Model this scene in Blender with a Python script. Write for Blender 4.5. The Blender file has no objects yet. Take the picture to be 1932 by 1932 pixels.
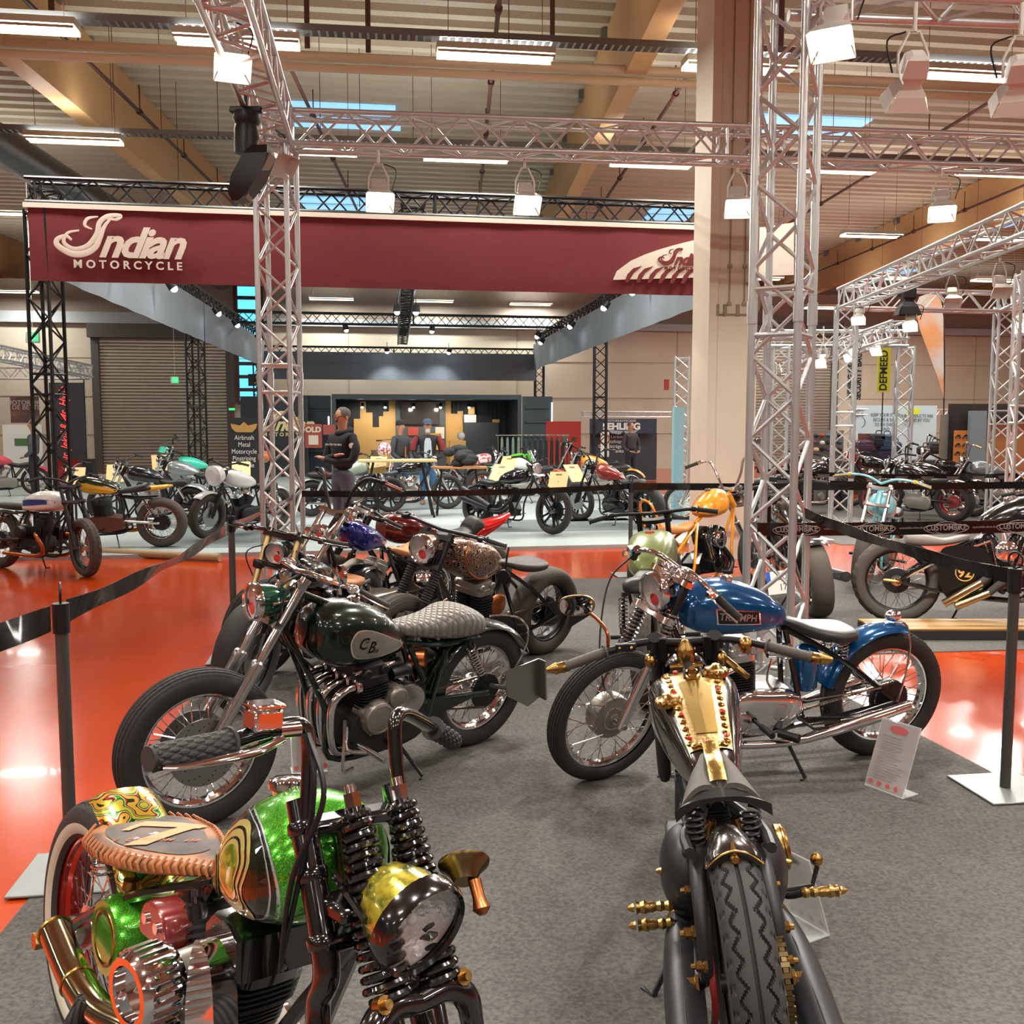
import bpy, math, random
import numpy as np
from mathutils import Matrix, Vector
from math import sin, cos, pi, radians, sqrt, atan2, hypot
random.seed(7)
sc = bpy.context.scene
COL = sc.collection
# ------------------------------------------------------------ camera, world, exposure
FPX, CAMH = 1850.0, 1.70
PIT = math.atan(168 / FPX)
cam = bpy.data.cameras.new('camera'); cam.sensor_width = 36; cam.lens = 36 * FPX / 1932; cam.clip_start = .05; cam.clip_end = 200
co = bpy.data.objects.new('camera', cam); COL.objects.link(co)
co.location = (0, 0, CAMH); co.rotation_euler = (pi / 2 - PIT, 0, 0); sc.camera = co
w = bpy.data.worlds.new('hall_air'); sc.world = w; w.use_nodes = True
w.node_tree.nodes['Background'].inputs[0].default_value = (.55, .65, .8, 1)
w.node_tree.nodes['Background'].inputs[1].default_value = .35
sc.view_settings.view_transform = 'Standard'; sc.view_settings.look = 'None'
sc.view_settings.exposure = 0.92; sc.view_settings.gamma = 1
LUM_W, UP_W, SPOT_W = 78, 17, 50     # watts: luminaire down, added upward fill for the deck, truss spotlight
def ray(px, py):
    u = (px - 966) / FPX; v = (py - 966) / FPX
    return np.array([u, cos(PIT) - v * sin(PIT), -sin(PIT) - v * cos(PIT)])
CAM = np.array([0, 0, CAMH])
def gr(px, py, z=0):
    d = ray(px, py); return CAM + d * (z - CAMH) / d[2]
def at(px, py, Y):
    d = ray(px, py); return CAM + d * Y / d[1]
# ------------------------------------------------------------ materials
def lin(h):
    if not isinstance(h, str): return tuple(h)
    h = h.lstrip('#'); c = [int(h[i:i + 2], 16) / 255 for i in (0, 2, 4)]
    return tuple(x / 12.92 if x <= .04045 else ((x + .055) / 1.055) ** 2.4 for x in c)
MATS = {}
def M(name, col='#808080', rough=.5, metal=0, coat=0, emit=None, es=0, alpha=None, trans=0, bump=None, noise=None, ior=None, spec=.5):
    if name in MATS: return MATS[name]
    m = bpy.data.materials.new(name); m.use_nodes = True; nt = m.node_tree; b = nt.nodes['Principled BSDF']
    c = lin(col)
    b.inputs['Specular IOR Level'].default_value = spec; b.inputs['Base Color'].default_value = (*c, 1); b.inputs['Roughness'].default_value = rough; b.inputs['Metallic'].default_value = metal
    if coat: b.inputs['Coat Weight'].default_value = coat; b.inputs['Coat Roughness'].default_value = .04
    if emit: b.inputs['Emission Color'].default_value = (*lin(emit), 1); b.inputs['Emission Strength'].default_value = es
    if trans: b.inputs['Transmission Weight'].default_value = trans
    if ior: b.inputs['IOR'].default_value = ior
    if alpha is not None: b.inputs['Alpha'].default_value = alpha
    tc = None
    def N(t, **k):
        n = nt.nodes.new(t)
        for a, v in k.items():
            if a in n.inputs: n.inputs[a].default_value = v
            else: setattr(n, a, v)
        return n
    def coord():
        nonlocal tc
        if tc is None: tc = N('ShaderNodeTexCoord')
        return tc.outputs['Object']
    if noise:   # (scale, colour2, contrast)
        n = N('ShaderNodeTexNoise', Scale=noise[0], Detail=6.0); nt.links.new(coord(), n.inputs['Vector'])
        r = N('ShaderNodeValToRGB'); r.color_ramp.elements[0].position = .5 - noise[2]; r.color_ramp.elements[1].position = .5 + noise[2]
        r.color_ramp.elements[0].color = (*c, 1); r.color_ramp.elements[1].color = (*lin(noise[1]), 1)
        nt.links.new(n.outputs['Fac'], r.inputs[0]); nt.links.new(r.outputs[0], b.inputs['Base Color'])
    if bump:    # (scale, strength, distance)
        n = N('ShaderNodeTexNoise', Scale=bump[0], Detail=4.0); nt.links.new(coord(), n.inputs['Vector'])
        bp_ = N('ShaderNodeBump', Strength=bump[1], Distance=bump[2]); nt.links.new(n.outputs['Fac'], bp_.inputs['Height']); nt.links.new(bp_.outputs[0], b.inputs['Normal'])
    MATS[name] = m; return m
def nodes(m): return m.node_tree.nodes, m.node_tree.links, m.node_tree.nodes['Principled BSDF']
def add_tex(m, kind, scale, stops, map_scale=(1, 1, 1), rot=(0, 0, 0), **kw):
    """colour ramp on a procedural texture into base colour; returns the texture node"""
    n, l, b = nodes(m); t = n.new(kind)
    if 'Scale' in t.inputs: t.inputs['Scale'].default_value = scale
    for a, v in kw.items():
        if a in t.inputs: t.inputs[a].default_value = v
        else: setattr(t, a, v)
    tc = n.new('ShaderNodeTexCoord'); mp = n.new('ShaderNodeMapping'); mp.inputs['Scale'].default_value = map_scale; mp.inputs['Rotation'].default_value = rot
    l.new(tc.outputs['Object'], mp.inputs[0]); l.new(mp.outputs[0], t.inputs['Vector'])
    r = n.new('ShaderNodeValToRGB'); e = r.color_ramp.elements
    while len(e) < len(stops): e.new(.5)
    for i, (p, c) in enumerate(stops): e[i].position = p; e[i].color = (*lin(c), 1)
    out = t.outputs['Fac'] if 'Fac' in t.outputs else t.outputs['Distance']
    l.new(out, r.inputs[0]); l.new(r.outputs[0], b.inputs['Base Color']); return t, r, mp
chrome = M('chrome', '#e8e8ea', .07, 1); alu = M('polished_aluminium', '#cfcfcf', .2, 1); steel = M('brushed_steel', '#9a9a98', .35, 1)
castal = M('cast_aluminium', '#9b968c', .42, .85, bump=(40, .2, .002)); black = M('gloss_black', '#0b0b0c', .16, 0, 1); satin = M('satin_black', '#17171a', .42, .2)
matte = M('matte_black', '#1c1b1a', .7); rubber = M('rubber', '#2a2725', .72, bump=(60, .15, .001)); rubber2 = M('dusty_rubber', '#443d35', .8, bump=(50, .2, .001))
griprub = M('grip_rubber', '#2a2725', .75); leather = M('black_leather', '#1f1d1b', .5, bump=(80, .25, .001)); brass = M('brass', '#b08c50', .25, 1, bump=(90, .35, .0015))
gold = M('gold_anodised', '#c2aa74', .35, .85); copper = M('copper', '#b4693f', .3, 1); glass = M('lens_glass', '#ffffff', .03, 0, trans=1, ior=1.3)
reflector = M('lamp_reflector', '#f0f2f4', .32, .85, bump=(60, .6, .01)); white = M('white_paint', '#dedbd4', .35, 0, .4); acryl = M('acrylic', '#f4f8f6', .05, 0, alpha=.32)
darkgreen = M('dark_green_metallic', '#0c2018', .22, .5, 1); tan = M('tan_leather', '#b9763f', .5, bump=(60, .2, .001)); redpaint = M('red_paint', '#8d1712', .2, .3, 1)
platew = M('plate_white', '#d9d8cf', .4); plateb = M('plate_blue', '#1750b4', .4); ink = M('black_ink', '#101010', .5); sticker = M('red_sticker', '#c43a33', .5)
wallwhite = M('whitewall_rubber', '#b9b5a2', .7); mirrorm = M('mirror_glass', '#e6e6e6', .02, 1)
# ------------------------------------------------------------ mesh builder
def V(*a): return np.array(a, float)
def nrm(v): return v / (np.linalg.norm(v) + 1e-12)
def basis(d):
    d = nrm(np.array(d, float)); a = V(0, 0, 1) if abs(d[2]) < .9 else V(0, 1, 0)
    x = nrm(np.cross(a, d)); return x, np.cross(d, x), d
def catmull(P, k):
    P = np.array(P, float)
    if k < 2 or len(P) < 3: return P
    Q = np.vstack([2 * P[0] - P[1], P, 2 * P[-1] - P[-2]]); out = []
    for i in range(1, len(Q) - 2):
        for j in range(k):
            t = j / k; a, b, c, d = Q[i - 1], Q[i], Q[i + 1], Q[i + 2]
            out.append(.5 * (2 * b + (c - a) * t + (2 * a - 5 * b + 4 * c - d) * t * t + (3 * b - a - 3 * c + d) * t ** 3))
    out.append(P[-1]); return np.array(out)
class MB:
    def __init__(s, T=None): s.v = []; s.f = []; s.mi = []; s.m = 0; s.n = 0; s.T = T
    def add(s, vs, fs):
        vs = np.array(vs, float)
        if s.T is not None: vs = vs @ np.array(s.T.to_3x3()).T + np.array(s.T.translation)
        s.v.append(vs); b = s.n
        for f in fs: s.f.append([i + b for i in f]); s.mi.append(s.m)
        s.n += len(vs); return s
    def mat(s, i): s.m = i; return s
    def box(s, c, d, R=None, ch=0):
        hx, hy, hz = [x / 2 for x in d]; c = V(*c)
        if ch:
            P = []
            for sx in (-1, 1):
                for sy in (-1, 1):
                    for sz in (-1, 1):
                        P += [(sx * (hx - ch), sy * (hy - ch), sz * hz), (sx * (hx - ch), sy * hy, sz * (hz - ch)), (sx * hx, sy * (hy - ch), sz * (hz - ch))]
            I = lambda a, b, e, k: 3 * (4 * a + 2 * b + e) + k
            F = []
            for a in (0, 1):
                q = [(0, 0), (0, 1), (1, 1), (1, 0)]
                F.append([I(a, y, z, 2) for y, z in q]); F.append([I(y, a, z, 1) for y, z in q]); F.append([I(y, z, a, 0) for y, z in q])
                for b in (0, 1):
                    F.append([I(0, a, b, 0), I(1, a, b, 0), I(1, a, b, 1), I(0, a, b, 1)]); F.append([I(a, 0, b, 0), I(a, 1, b, 0), I(a, 1, b, 2), I(a, 0, b, 2)]); F.append([I(a, b, 0, 1), I(a, b, 1, 1), I(a, b, 1, 2), I(a, b, 0, 2)])
                    for e in (0, 1): F.append([I(a, b, e, 0), I(a, b, e, 1), I(a, b, e, 2)])
            P = np.array(P)
        else:
            P = np.array([(x, y, z) for x in (-hx, hx) for y in (-hy, hy) for z in (-hz, hz)])
            F = [(0, 1, 3, 2), (4, 6, 7, 5), (0, 4, 5, 1), (2, 3, 7, 6), (0, 2, 6, 4), (1, 5, 7, 3)]
        if R is not None: P = P @ np.array(R).T
        return s.add(P + c, F)
    def loft(s, rings, cap=True, closed=False):
        n = len(rings[0]); F = []; k = len(rings)
        for i in range(k if closed else k - 1):
            a, b = i * n, ((i + 1) % k) * n
            for j in range(n): F.append((a + j, a + (j + 1) % n, b + (j + 1) % n, b + j))
        if cap and not closed: F.append(tuple(range(n))[::-1]); F.append(tuple((k - 1) * n + j for j in range(n)))
        return s.add(np.vstack(rings), F)
    def tube(s, P, r, n=8, k=0, closed=False, flat=1.0, cap=True):
        if k and not np.isscalar(r):
            r = catmull(np.array(r, float)[:, None], k)[:, 0]
        P = catmull(P, k) if k else np.array(P, float)
        if np.isscalar(r): r = [r] * len(P)
        m = len(P); rings = []; u = None
        for i in range(m):
            if closed: d = P[(i + 1) % m] - P[i - 1]
            else: d = (P[min(i + 1, m - 1)] - P[max(i - 1, 0)])
            d = nrm(d)
            if u is None: u = basis(d)[0]
            else: u = nrm(u - d * np.dot(u, d))
            w_ = np.cross(d, u)
            rings.append([P[i] + r[i] * (cos(t) * u + flat * sin(t) * w_) for t in np.linspace(0, 2 * pi, n, endpoint=False)])
        return s.loft(rings, cap, closed)
    def lathe(s, prof, o, d, n=24, a0=0, a1=2 * pi):
        """prof: (radius, height along axis)"""
        x, y, z = basis(d); o = V(*o); full = abs(a1 - a0 - 2 * pi) < 1e-6
        T = np.linspace(a0, a1, n, endpoint=not full); vs = []; F = []; m = len(prof)
        for t in T:
            for r, h in prof: vs.append(o + z * h + (x * cos(t) + y * sin(t)) * max(r, 1e-5))
        k = len(T)
        for i in range(k if full else k - 1):
            a, b = i * m, ((i + 1) % k) * m
            for j in range(m - 1): F.append((a + j, b + j, b + j + 1, a + j + 1))
        return s.add(vs, F)
    def cyl(s, a, b, r, n=12, r2=None):
        a = V(*a); b = V(*b); L = np.linalg.norm(b - a); r2 = r if r2 is None else r2
        return s.lathe([(0, 0), (r, 0), (r2, L), (0, L)], a, b - a, n)
    def ball(s, c, r, n=12):
        r = V(r, r, r) if np.isscalar(r) else V(*r); vs = []; F = []; m = n // 2
        for i in range(m + 1):
            for j in range(n):
                p = pi * i / m; t = 2 * pi * j / n; vs.append(V(*c) + r * V(sin(p) * cos(t), sin(p) * sin(t), cos(p)))
        for i in range(m):
            for j in range(n): F.append((i * n + j, i * n + (j + 1) % n, (i + 1) * n + (j + 1) % n, (i + 1) * n + j))
        return s.add(vs, F)
    def torus(s, c, d, R, r, n=32, m=8, flat=1.0):
        x, y, z = basis(d); c = V(*c)
        P = [c + R * (x * cos(t) + y * sin(t)) for t in np.linspace(0, 2 * pi, n, endpoint=False)]
        rings = []
        for i, t in enumerate(np.linspace(0, 2 * pi, n, endpoint=False)):
            e = x * cos(t) + y * sin(t); rings.append([P[i] + r * (cos(q) * e + flat * sin(q) * z) for q in np.linspace(0, 2 * pi, m, endpoint=False)])
        return s.loft(rings, False, True)
    def prism(s, pts, o, ux, uy, th):
        """outline in the plane (ux,uy), extruded by the vector th, centred"""
        o = V(*o); ux = V(*ux); uy = V(*uy); th = V(*th); A = [o + ux * a + uy * b for a, b in pts]
        return s.loft([[p - th / 2 for p in A], [p + th / 2 for p in A]])
    def spring(s, a, b, R, r, turns, n=10, m=5, R2=None):
        a = V(*a); b = V(*b); x, y, z = basis(b - a); N_ = int(turns * n); R2 = R2 or R
        P = [a + (b - a) * i / N_ + ((R + (R2 - R) * i / N_) * (x * cos(2 * pi * i / n) + y * sin(2 * pi * i / n))) for i in range(N_ + 1)]
        return s.tube(P, r, m)
    def build(s, name, mats, parent=None, smooth=38, label=None):
        me = bpy.data.meshes.new(name); vs = np.vstack(s.v)
        me.from_pydata(vs.tolist(), [], s.f)
        for m in (mats if isinstance(mats, (list, tuple)) else [mats]): me.materials.append(m)
        if len(me.materials) > 1: me.polygons.foreach_set('material_index', [min(i, len(me.materials) - 1) for i in s.mi])
        me.validate()
        import bmesh
        bm = bmesh.new(); bm.from_mesh(me); bmesh.ops.recalc_face_normals(bm, faces=bm.faces); bm.to_mesh(me); bm.free()
        if smooth:
            me.polygons.foreach_set('use_smooth', [True] * len(me.polygons)); me.set_sharp_from_angle(angle=radians(smooth))
        o = bpy.data.objects.new(name, me); COL.objects.link(o)
        if parent is not None: o.parent = parent
        if label: o['label'] = label
        return o
def tag(o, label, cat, group=None, kind=None):
    o['label'] = label; o['category'] = cat
    if group: o['group'] = group
    if kind: o['kind'] = kind
    return o
def struct(o, label=None):
    o['kind'] = 'structure'
    if label: o['label'] = label
    return o
def empty(name, loc=(0, 0, 0), rz=0, label=None, cat=None, group=None):
    o = bpy.data.objects.new(name, None); COL.objects.link(o); o.empty_display_size = .1
    o.location = loc; o.rotation_euler = (0, 0, rz)
    if label: tag(o, label, cat, group)
    return o
def text(s, size, mat, Mx, name, parent=None, shear=0, ext=.002, off=0, align='CENTER', sx=1, space=1, label=None, wrap=None):
    c = bpy.data.curves.new('t', 'FONT'); c.body = s; c.size = size; c.extrude = ext; c.offset = off; c.shear = shear
    c.align_x = align; c.align_y = 'CENTER'; c.space_character = space; c.resolution_u = 3
    o = bpy.data.objects.new('t', c); me = bpy.data.meshes.new_from_object(o); bpy.data.objects.remove(o); bpy.data.curves.remove(c)
    for v in me.vertices:
        v.co.x *= sx; v.co = Mx @ v.co
        if wrap: v.co = wrap(v.co)
    me.materials.clear(); me.materials.append(mat); me.name = name
    o = bpy.data.objects.new(name, me); COL.objects.link(o)
    if parent is not None: o.parent = parent
    if label: o['label'] = label
    return o
def frame(o, ux, uy):
    """matrix whose x axis is ux, y axis uy, origin o (text plane)"""
    ux = Vector(nrm(V(*ux))); uz = ux.cross(Vector(uy)).normalized(); uy = uz.cross(ux)
    m = Matrix((ux, uy, uz)).transposed().to_4x4(); m.translation = Vector(o); return m
def copy_tree(o, parent=None):
    c = o.copy(); COL.objects.link(c)
    if parent is not None: c.parent = parent
    for ch in o.children: copy_tree(ch, c)
    return c
# ------------------------------------------------------------ motorcycle parts
Y = V(0, 1, 0)
def sech(w): return w * .92 if w < .12 else .11 + (w - .12) * .22
def tire(mb, c, R, w, tread='plain', n=64, m=14, ww=False):
    h = sech(w); a = h / 2; b = w / 2; phs = np.linspace(-2.45, 2.45, m) if m < 40 else np.concatenate([np.linspace(-2.45, -1.25, 8), np.linspace(-1.18, 1.18, m - 16), np.linspace(1.25, 2.45, 8)]); c = V(*c); rings = []
    L = 2 * pi * R; rep = max(8, round(L / .055)); sw = lambda x: 2 * abs(x - math.floor(x + .5))
    for i in range(n):
        t = 2 * pi * i / n; s = rep * i / n; ring = []
        for j, p in enumerate(phs):
            u = p / 1.15; d = 0
            if abs(u) < 1 and tread != 'plain':
                if tread == 'rib': d = .008 if min(abs(abs(u) - k_ - .05 * (sw(s * 2) - .5)) for k_ in (.0, .27, .55, .83)) < .055 else 0
                elif tread == 'zig':
                    z_ = .3 * (sw(s) - .5)
                    d = .009 if (abs(u) < .04 or abs(abs(u) - .42 - z_) < .055) else 0
                    if .68 < abs(u) and sw(s * 1.0) < .25: d = .007
                    elif .8 < abs(u): d = .002
                elif tread == 'block': d = .006 if (sw(u * 2.5 + .25) < .22 or sw(s + (.25 if int(abs(u) * 5) % 2 else 0)) < .2) else 0
                elif tread == 'knob': d = .011 if (sw(u * 1.5) < .3 or sw(s * .8 + (.5 if abs(u) > .33 else 0)) < .3) else 0
                elif tread == 'vee': d = .004 if (abs(u) < .03 or sw(s * .55 + abs(u) * .9) < .12) else 0
            cp_, sp_ = cos(p), sin(p)
            r = (R - a) + a * (abs(cp_) ** .85) * (1 if cp_ > 0 else -1) - d
            y = b * (abs(sp_) ** .85) * (1 if sp_ > 0 else -1)
            ring.append(c + V(r * cos(t), y, r * sin(t)))
        rings.append(ring)
    F = []; k = m
    start = mb.n; vs = np.vstack(rings)
    fa, fb = [], []
    for i in range(n):
        A, B = i * k, ((i + 1) % n) * k
        for j in range(k - 1):
            q = (A + j, B + j, B + j + 1, A + j + 1); pm = abs(phs[j] + phs[j + 1]) / 2
            (fb if ww and (1.55 < pm < 2.05) else fa).append(q)
    mb.mat(0).add(vs, fa)
    if fb:
        for f in fb: mb.f.append([i + start for i in f]); mb.mi.append(1)
def wheel(name, parent, T, c, R, w, p, front, lod):
    rimm = p.get('rimf' if front else 'rimr', p['rim']); tm = p['tirem']; tread = p['treadf'] if front else p['treadr']
    Rr = R - sech(w) * .935; c = V(*c); hub = p['hubf'] if front else p['hubr']
    n, m = {3: (240, 76), 2: (96, 24), 1: (36, 9)}[lod]
    if tread in ('zig', 'block', 'knob', 'vee') and lod == 3: n = 330
    if lod == 1 : tread = 'plain'
    tb = MB(T); tire(tb, c, R, w, tread, n, m, p.get('ww') )
    rb = MB(T); hw = w * .36
    rb.lathe([(Rr + .012, -hw), (Rr + .014, -hw + .006), (Rr - .004, -hw + .01), (Rr - .006, -hw * .5), (Rr - .018, -hw * .3), (Rr - .018, hw * .3), (Rr - .006, hw * .5), (Rr - .004, hw - .01), (Rr + .014, hw - .006), (Rr + .012, hw)], c, Y, 72 if lod > 1 else 28)
    sb = MB(T); hb = MB(T)
    if p['wheel'] == 'spoke':
        ns = 40 if lod == 3 else 36 if lod == 2 else 18
        for i in range(ns):
            sd = 1 if i % 2 else -1; t = 2 * pi * i / ns; tw = .5 if (i // 2) % 2 else -.5; rh = .055 if hub != 'drum' else .09
            if lod == 1: tw *= .6
            a_ = c + V(rh * cos(t + tw), sd * .035, rh * sin(t + tw)); b_ = c + V((Rr - .015) * cos(t), sd * .006, (Rr - .015) * sin(t))
            sb.tube([a_, b_], .0022 if lod > 1 else .003, 4, cap=False)
            if lod == 3: sb.cyl(b_, b_ + (a_ - b_) * .09, .0042, 5)
        hb.lathe([(0, -.06), (.022, -.06), (.024, -.045), (.058, -.04), (.058, -.032), (.03, -.025), (.03, .025), (.058, .032), (.058, .04), (.024, .045), (.022, .06), (0, .06)], c, Y, 20)
    else:
        ns = {'mag5': 5, 'mag10': 10, 'mag7': 7}.get(p['wheel'], 6)
        for i in range(ns):
            t = 2 * pi * i / ns; e = V(cos(t), 0, sin(t)); q = V(-sin(t), 0, cos(t))
            for k_ in ((-1, 1) if p['wheel'] == 'mag5' else (0,)):
                a_ = c + e * .04 + q * .012 * k_; b_ = c + e * (Rr - .01) + q * .05 * k_
                sb.loft([[a_ + q * .014 + Y * .02, a_ - q * .014 + Y * .02, a_ - q * .014 - Y * .02, a_ + q * .014 - Y * .02], [b_ + q * .011 + Y * .014, b_ - q * .011 + Y * .014, b_ - q * .011 - Y * .014, b_ + q * .011 - Y * .014]])
        hb.cyl(c - Y * .05, c + Y * .05, .05, 18)
    hb.mat(1)
    if hub == 'drum': hb.lathe([(.05, -.05), (.105, -.045), (.11, -.02), (.11, .02), (.104, .032), (.06, .036), (.045, .044), (.03, .046), (.028, .058), (0, .06)], c, Y, 32)
    if lod == 1:
        rb.v += sb.v + hb.v; off = rb.n
        for q in (sb, hb):
            rb.f += [[i + off for i in f] for f in q.f]; rb.mi += [0] * len(q.f); off += q.n
        rb.n = off
        o = rb.build(name, [rimm], parent); tb.build('tire', [tm, wallwhite], o); return o
    o = rb.build(name, rimm, parent)
    tb.build('tire', [tm, wallwhite], o, label='dark tire with white side band' if p.get('ww') else None)
    sb.build('spokes' , p.get('spokem', chrome if p['wheel'] == 'spoke' else rimm), o); hb.build('hub', [p.get('hubm', alu), p.get('drumm', satin)], o)
    if hub in ('disc', 'discs'):
        for sd in ((-1, 1) if hub == 'discs' else (1,)):
            db = MB(T); db.lathe([(.085, -.0025), (.145, -.0025), (.145, .0025), (.085, .0025), (.085, -.0025)], c + Y * sd * .06, Y, 48); db.lathe([(.02, -.004), (.09, -.003), (.09, .003), (.02, .004)], c + Y * sd * .06, Y, 10)
            if lod == 3:
                db.mat(1)
                for i in range(36):
                    t = 2 * pi * i / 36; r_ = .1 + .012 * (i % 4); e = c + Y * sd * .06 + V(r_ * cos(t), 0, r_ * sin(t)); db.cyl(e - Y * .0035, e + Y * .0035, .0035, 6)
            db.build('brake_disc', [steel, matte], o)
    return o
def fender(mb, c, R, w, a0, a1, n=28, crown=.03, flat=False):
    c = V(*c); rings = []
    for i in range(n + 1):
        t = radians(a0 + (a1 - a0) * i / n); e = V(cos(t), 0, sin(t)); o = []; q = []
        k_ = 1 if flat else min(1, .35 + 1.3 * min(i / n, 1 - i / n) * 2)
        for j in range(9):
            s = radians(-80 + 20 * j); o.append(c + e * (R - crown + crown * cos(s)) + Y * w / 2 * sin(s) / sin(radians(80)) * k_); q.append(c + e * (R - crown + crown * cos(s) - .004) + Y * (w / 2 - .004) * sin(s) / sin(radians(80)) * k_)
        rings.append(o + q[::-1])
    mb.loft(rings)
def loftx(mb, secs, n=24, k=5, pt=2.4, pb=3.2, mid=.42, yo=0):
    S = catmull([(*q, 0)[:5] if len(q) < 5 else q for q in secs], k); rings = []
    for x, zb, zt, hw, yy in S:
        zt = max(zt, zb + .004); hw = max(hw, .003); zc = zb + (zt - zb) * mid; ring = []
        for t in np.linspace(0, 2 * pi, n, endpoint=False):
            cx, sy = cos(t), sin(t); pw = pt if sy >= 0 else pb
            y = hw * (1 if cx >= 0 else -1) * abs(cx) ** (2 / pw); z = zc + (zt - zc) * abs(sy) ** (2 / pw) if sy >= 0 else zc - (zc - zb) * abs(sy) ** (2 / pw)
            ring.append(V(x, y + yo + yy, z))
        rings.append(ring)
    return mb.loft(rings)
def finstack(mb, o, ax, ux, uy, a, b, n, pitch, core=.78, th=.45, taper=1.0, m=16, pw=4):
    o = V(*o); ax = nrm(V(*ax)); ux = nrm(V(*ux)); uy = nrm(V(*uy)); T_ = np.linspace(0, 2 * pi, m, endpoint=False)
    sh = [(abs(cos(t)) ** (2 / pw) * (1 if cos(t) >= 0 else -1), abs(sin(t)) ** (2 / pw) * (1 if sin(t) >= 0 else -1)) for t in T_]; rings = []
    def ring(h, f): rings.append([o + ax * h + ux * a * x * f + uy * b * y * f for x, y in sh])
    for i in range(n):
        f = 1 + (taper - 1) * i / max(1, n - 1); h = i * pitch
        ring(h, core); ring(h, f); ring(h + pitch * th, f); ring(h + pitch * th, core)
    ring(n * pitch, core); mb.loft(rings)
def disc_cover(mb, c, d, R, h, n=28, dome=.3):
    mb.lathe([(R, -h), (R, h * .5), (R * .94, h * .85), (R * .8, h), (R * .78, h * .9), (R * .5, h * (1 + dome * .3)), (0, h * (1 + dome * .4))], c, d, n)
def vtwin(R, x, z, p, s=1, lod=2):
    fm = p['finm']; cm = p['casem']; hm = p.get('rockm', chrome); crk = V(x, 0, z)
    e = MB(p['T'])
    e.prism([(-.15, -.1), (.15, -.1), (.19, .0), (.13, .1), (.04, .13), (-.08, .12), (-.2, .09), (-.26, .0), (-.24, -.09)], crk, (s, 0, 0), (0, 0, s), (0, .16 * s, 0))
    if lod > 1:
        for q in (-.22, -.1, .02, .12): e.box(crk + V(q * s, 0, -.05), (.008, .17 * s, .07))
    eng = e.build('engine', cm, R)
    parts = []
    for sg in (1, -1):
        ax = V(sin(radians(23 * sg)), 0, cos(radians(23))); ux = V(ax[2], 0, -ax[0]); o = crk + ax * .1 * s
        b = MB(p['T']); nf = 9 if lod > 1 else 5; pt = .105 * s / nf; finstack(b, o, ax, ux, Y, .072 * s, .072 * s, nf, pt, m=20 if lod > 2 else 12)
        finstack(b, o + ax * .107 * s, ax, ux, Y, .078 * s, .085 * s, 4 if lod > 1 else 2, .062 * s / (4 if lod > 1 else 2), core=.86, m=20 if lod > 2 else 12)
        cy = b.build('cylinder', fm, eng)
        b = MB(p['T']); q = o + ax * .17 * s; b.loft([[q + ax * h * s + ux * f * .08 * s * cx + Y * f * .075 * s * cy_ for cx, cy_ in [(abs(cos(t)) ** .5 * np.sign(cos(t)), abs(sin(t)) ** .5 * np.sign(sin(t))) for t in np.linspace(0, 2 * pi, 16, endpoint=False)]] for h, f in ((0, 1), (.03, 1), (.035, .9), (.06, .86), (.068, .7), (.07, .4))])
        if lod > 1:
            for bx in (-1, 1):
                for by in (-1, 1): b.cyl(q + ux * bx * .06 * s + Y * by * .055 * s + ax * .03 * s, q + ux * bx * .06 * s + Y * by * .055 * s + ax * .045 * s, .008, 8)
        b.build('rocker_cover', hm, eng)
        if lod > 1:
            b = MB(p['T'])
            for k_ in (-.5, .5): b.cyl(crk + V(sg * .05 * s + k_ * .03, -.085 * s, .02), o + ax * .2 * s + ux * k_ * .05 - Y * .07 * s, .008, 8)
            b.build('pushrod_tubes', chrome, eng)
    b = MB(p['T']); disc_cover(b, crk + V(.0, -.09 * s, -.02), -Y, .085 * s, .03 * s)
    b.build('cam_cover', p.get('coverm', cm), eng)
    b = MB(p['T']); q = crk + V(-.13 * s, .1 * s, -.02)
    sh = [(cos(t) * (.11 if cos(t) > 0 else .1) + (.15 if cos(t) > 0 else -.14), sin(t) * (.1 if cos(t) > 0 else .12)) for t in np.linspace(0, 2 * pi, 32, endpoint=False)]
    b.loft([[q + V(a * s * f, h * s, c_ * s * f) for a, c_ in sh] for h, f in ((-.03, 1), (.025, 1), (.035, .93), (.036, .8), (.045, .6))])
    b.build('primary_cover', p.get('coverm', cm), eng)
    if p.get('aircl', True):
        b = MB(p['T']); q = crk + V(0, -.12 * s, .2 * s); b.lathe([(0, -.04), (.075 * s, -.04), (.08 * s, -.02), (.08 * s, .025), (.06 * s, .04), (0, .045)], q, -Y, 28); b.build('air_cleaner', p.get('airm', chrome), eng)
    return eng
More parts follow.
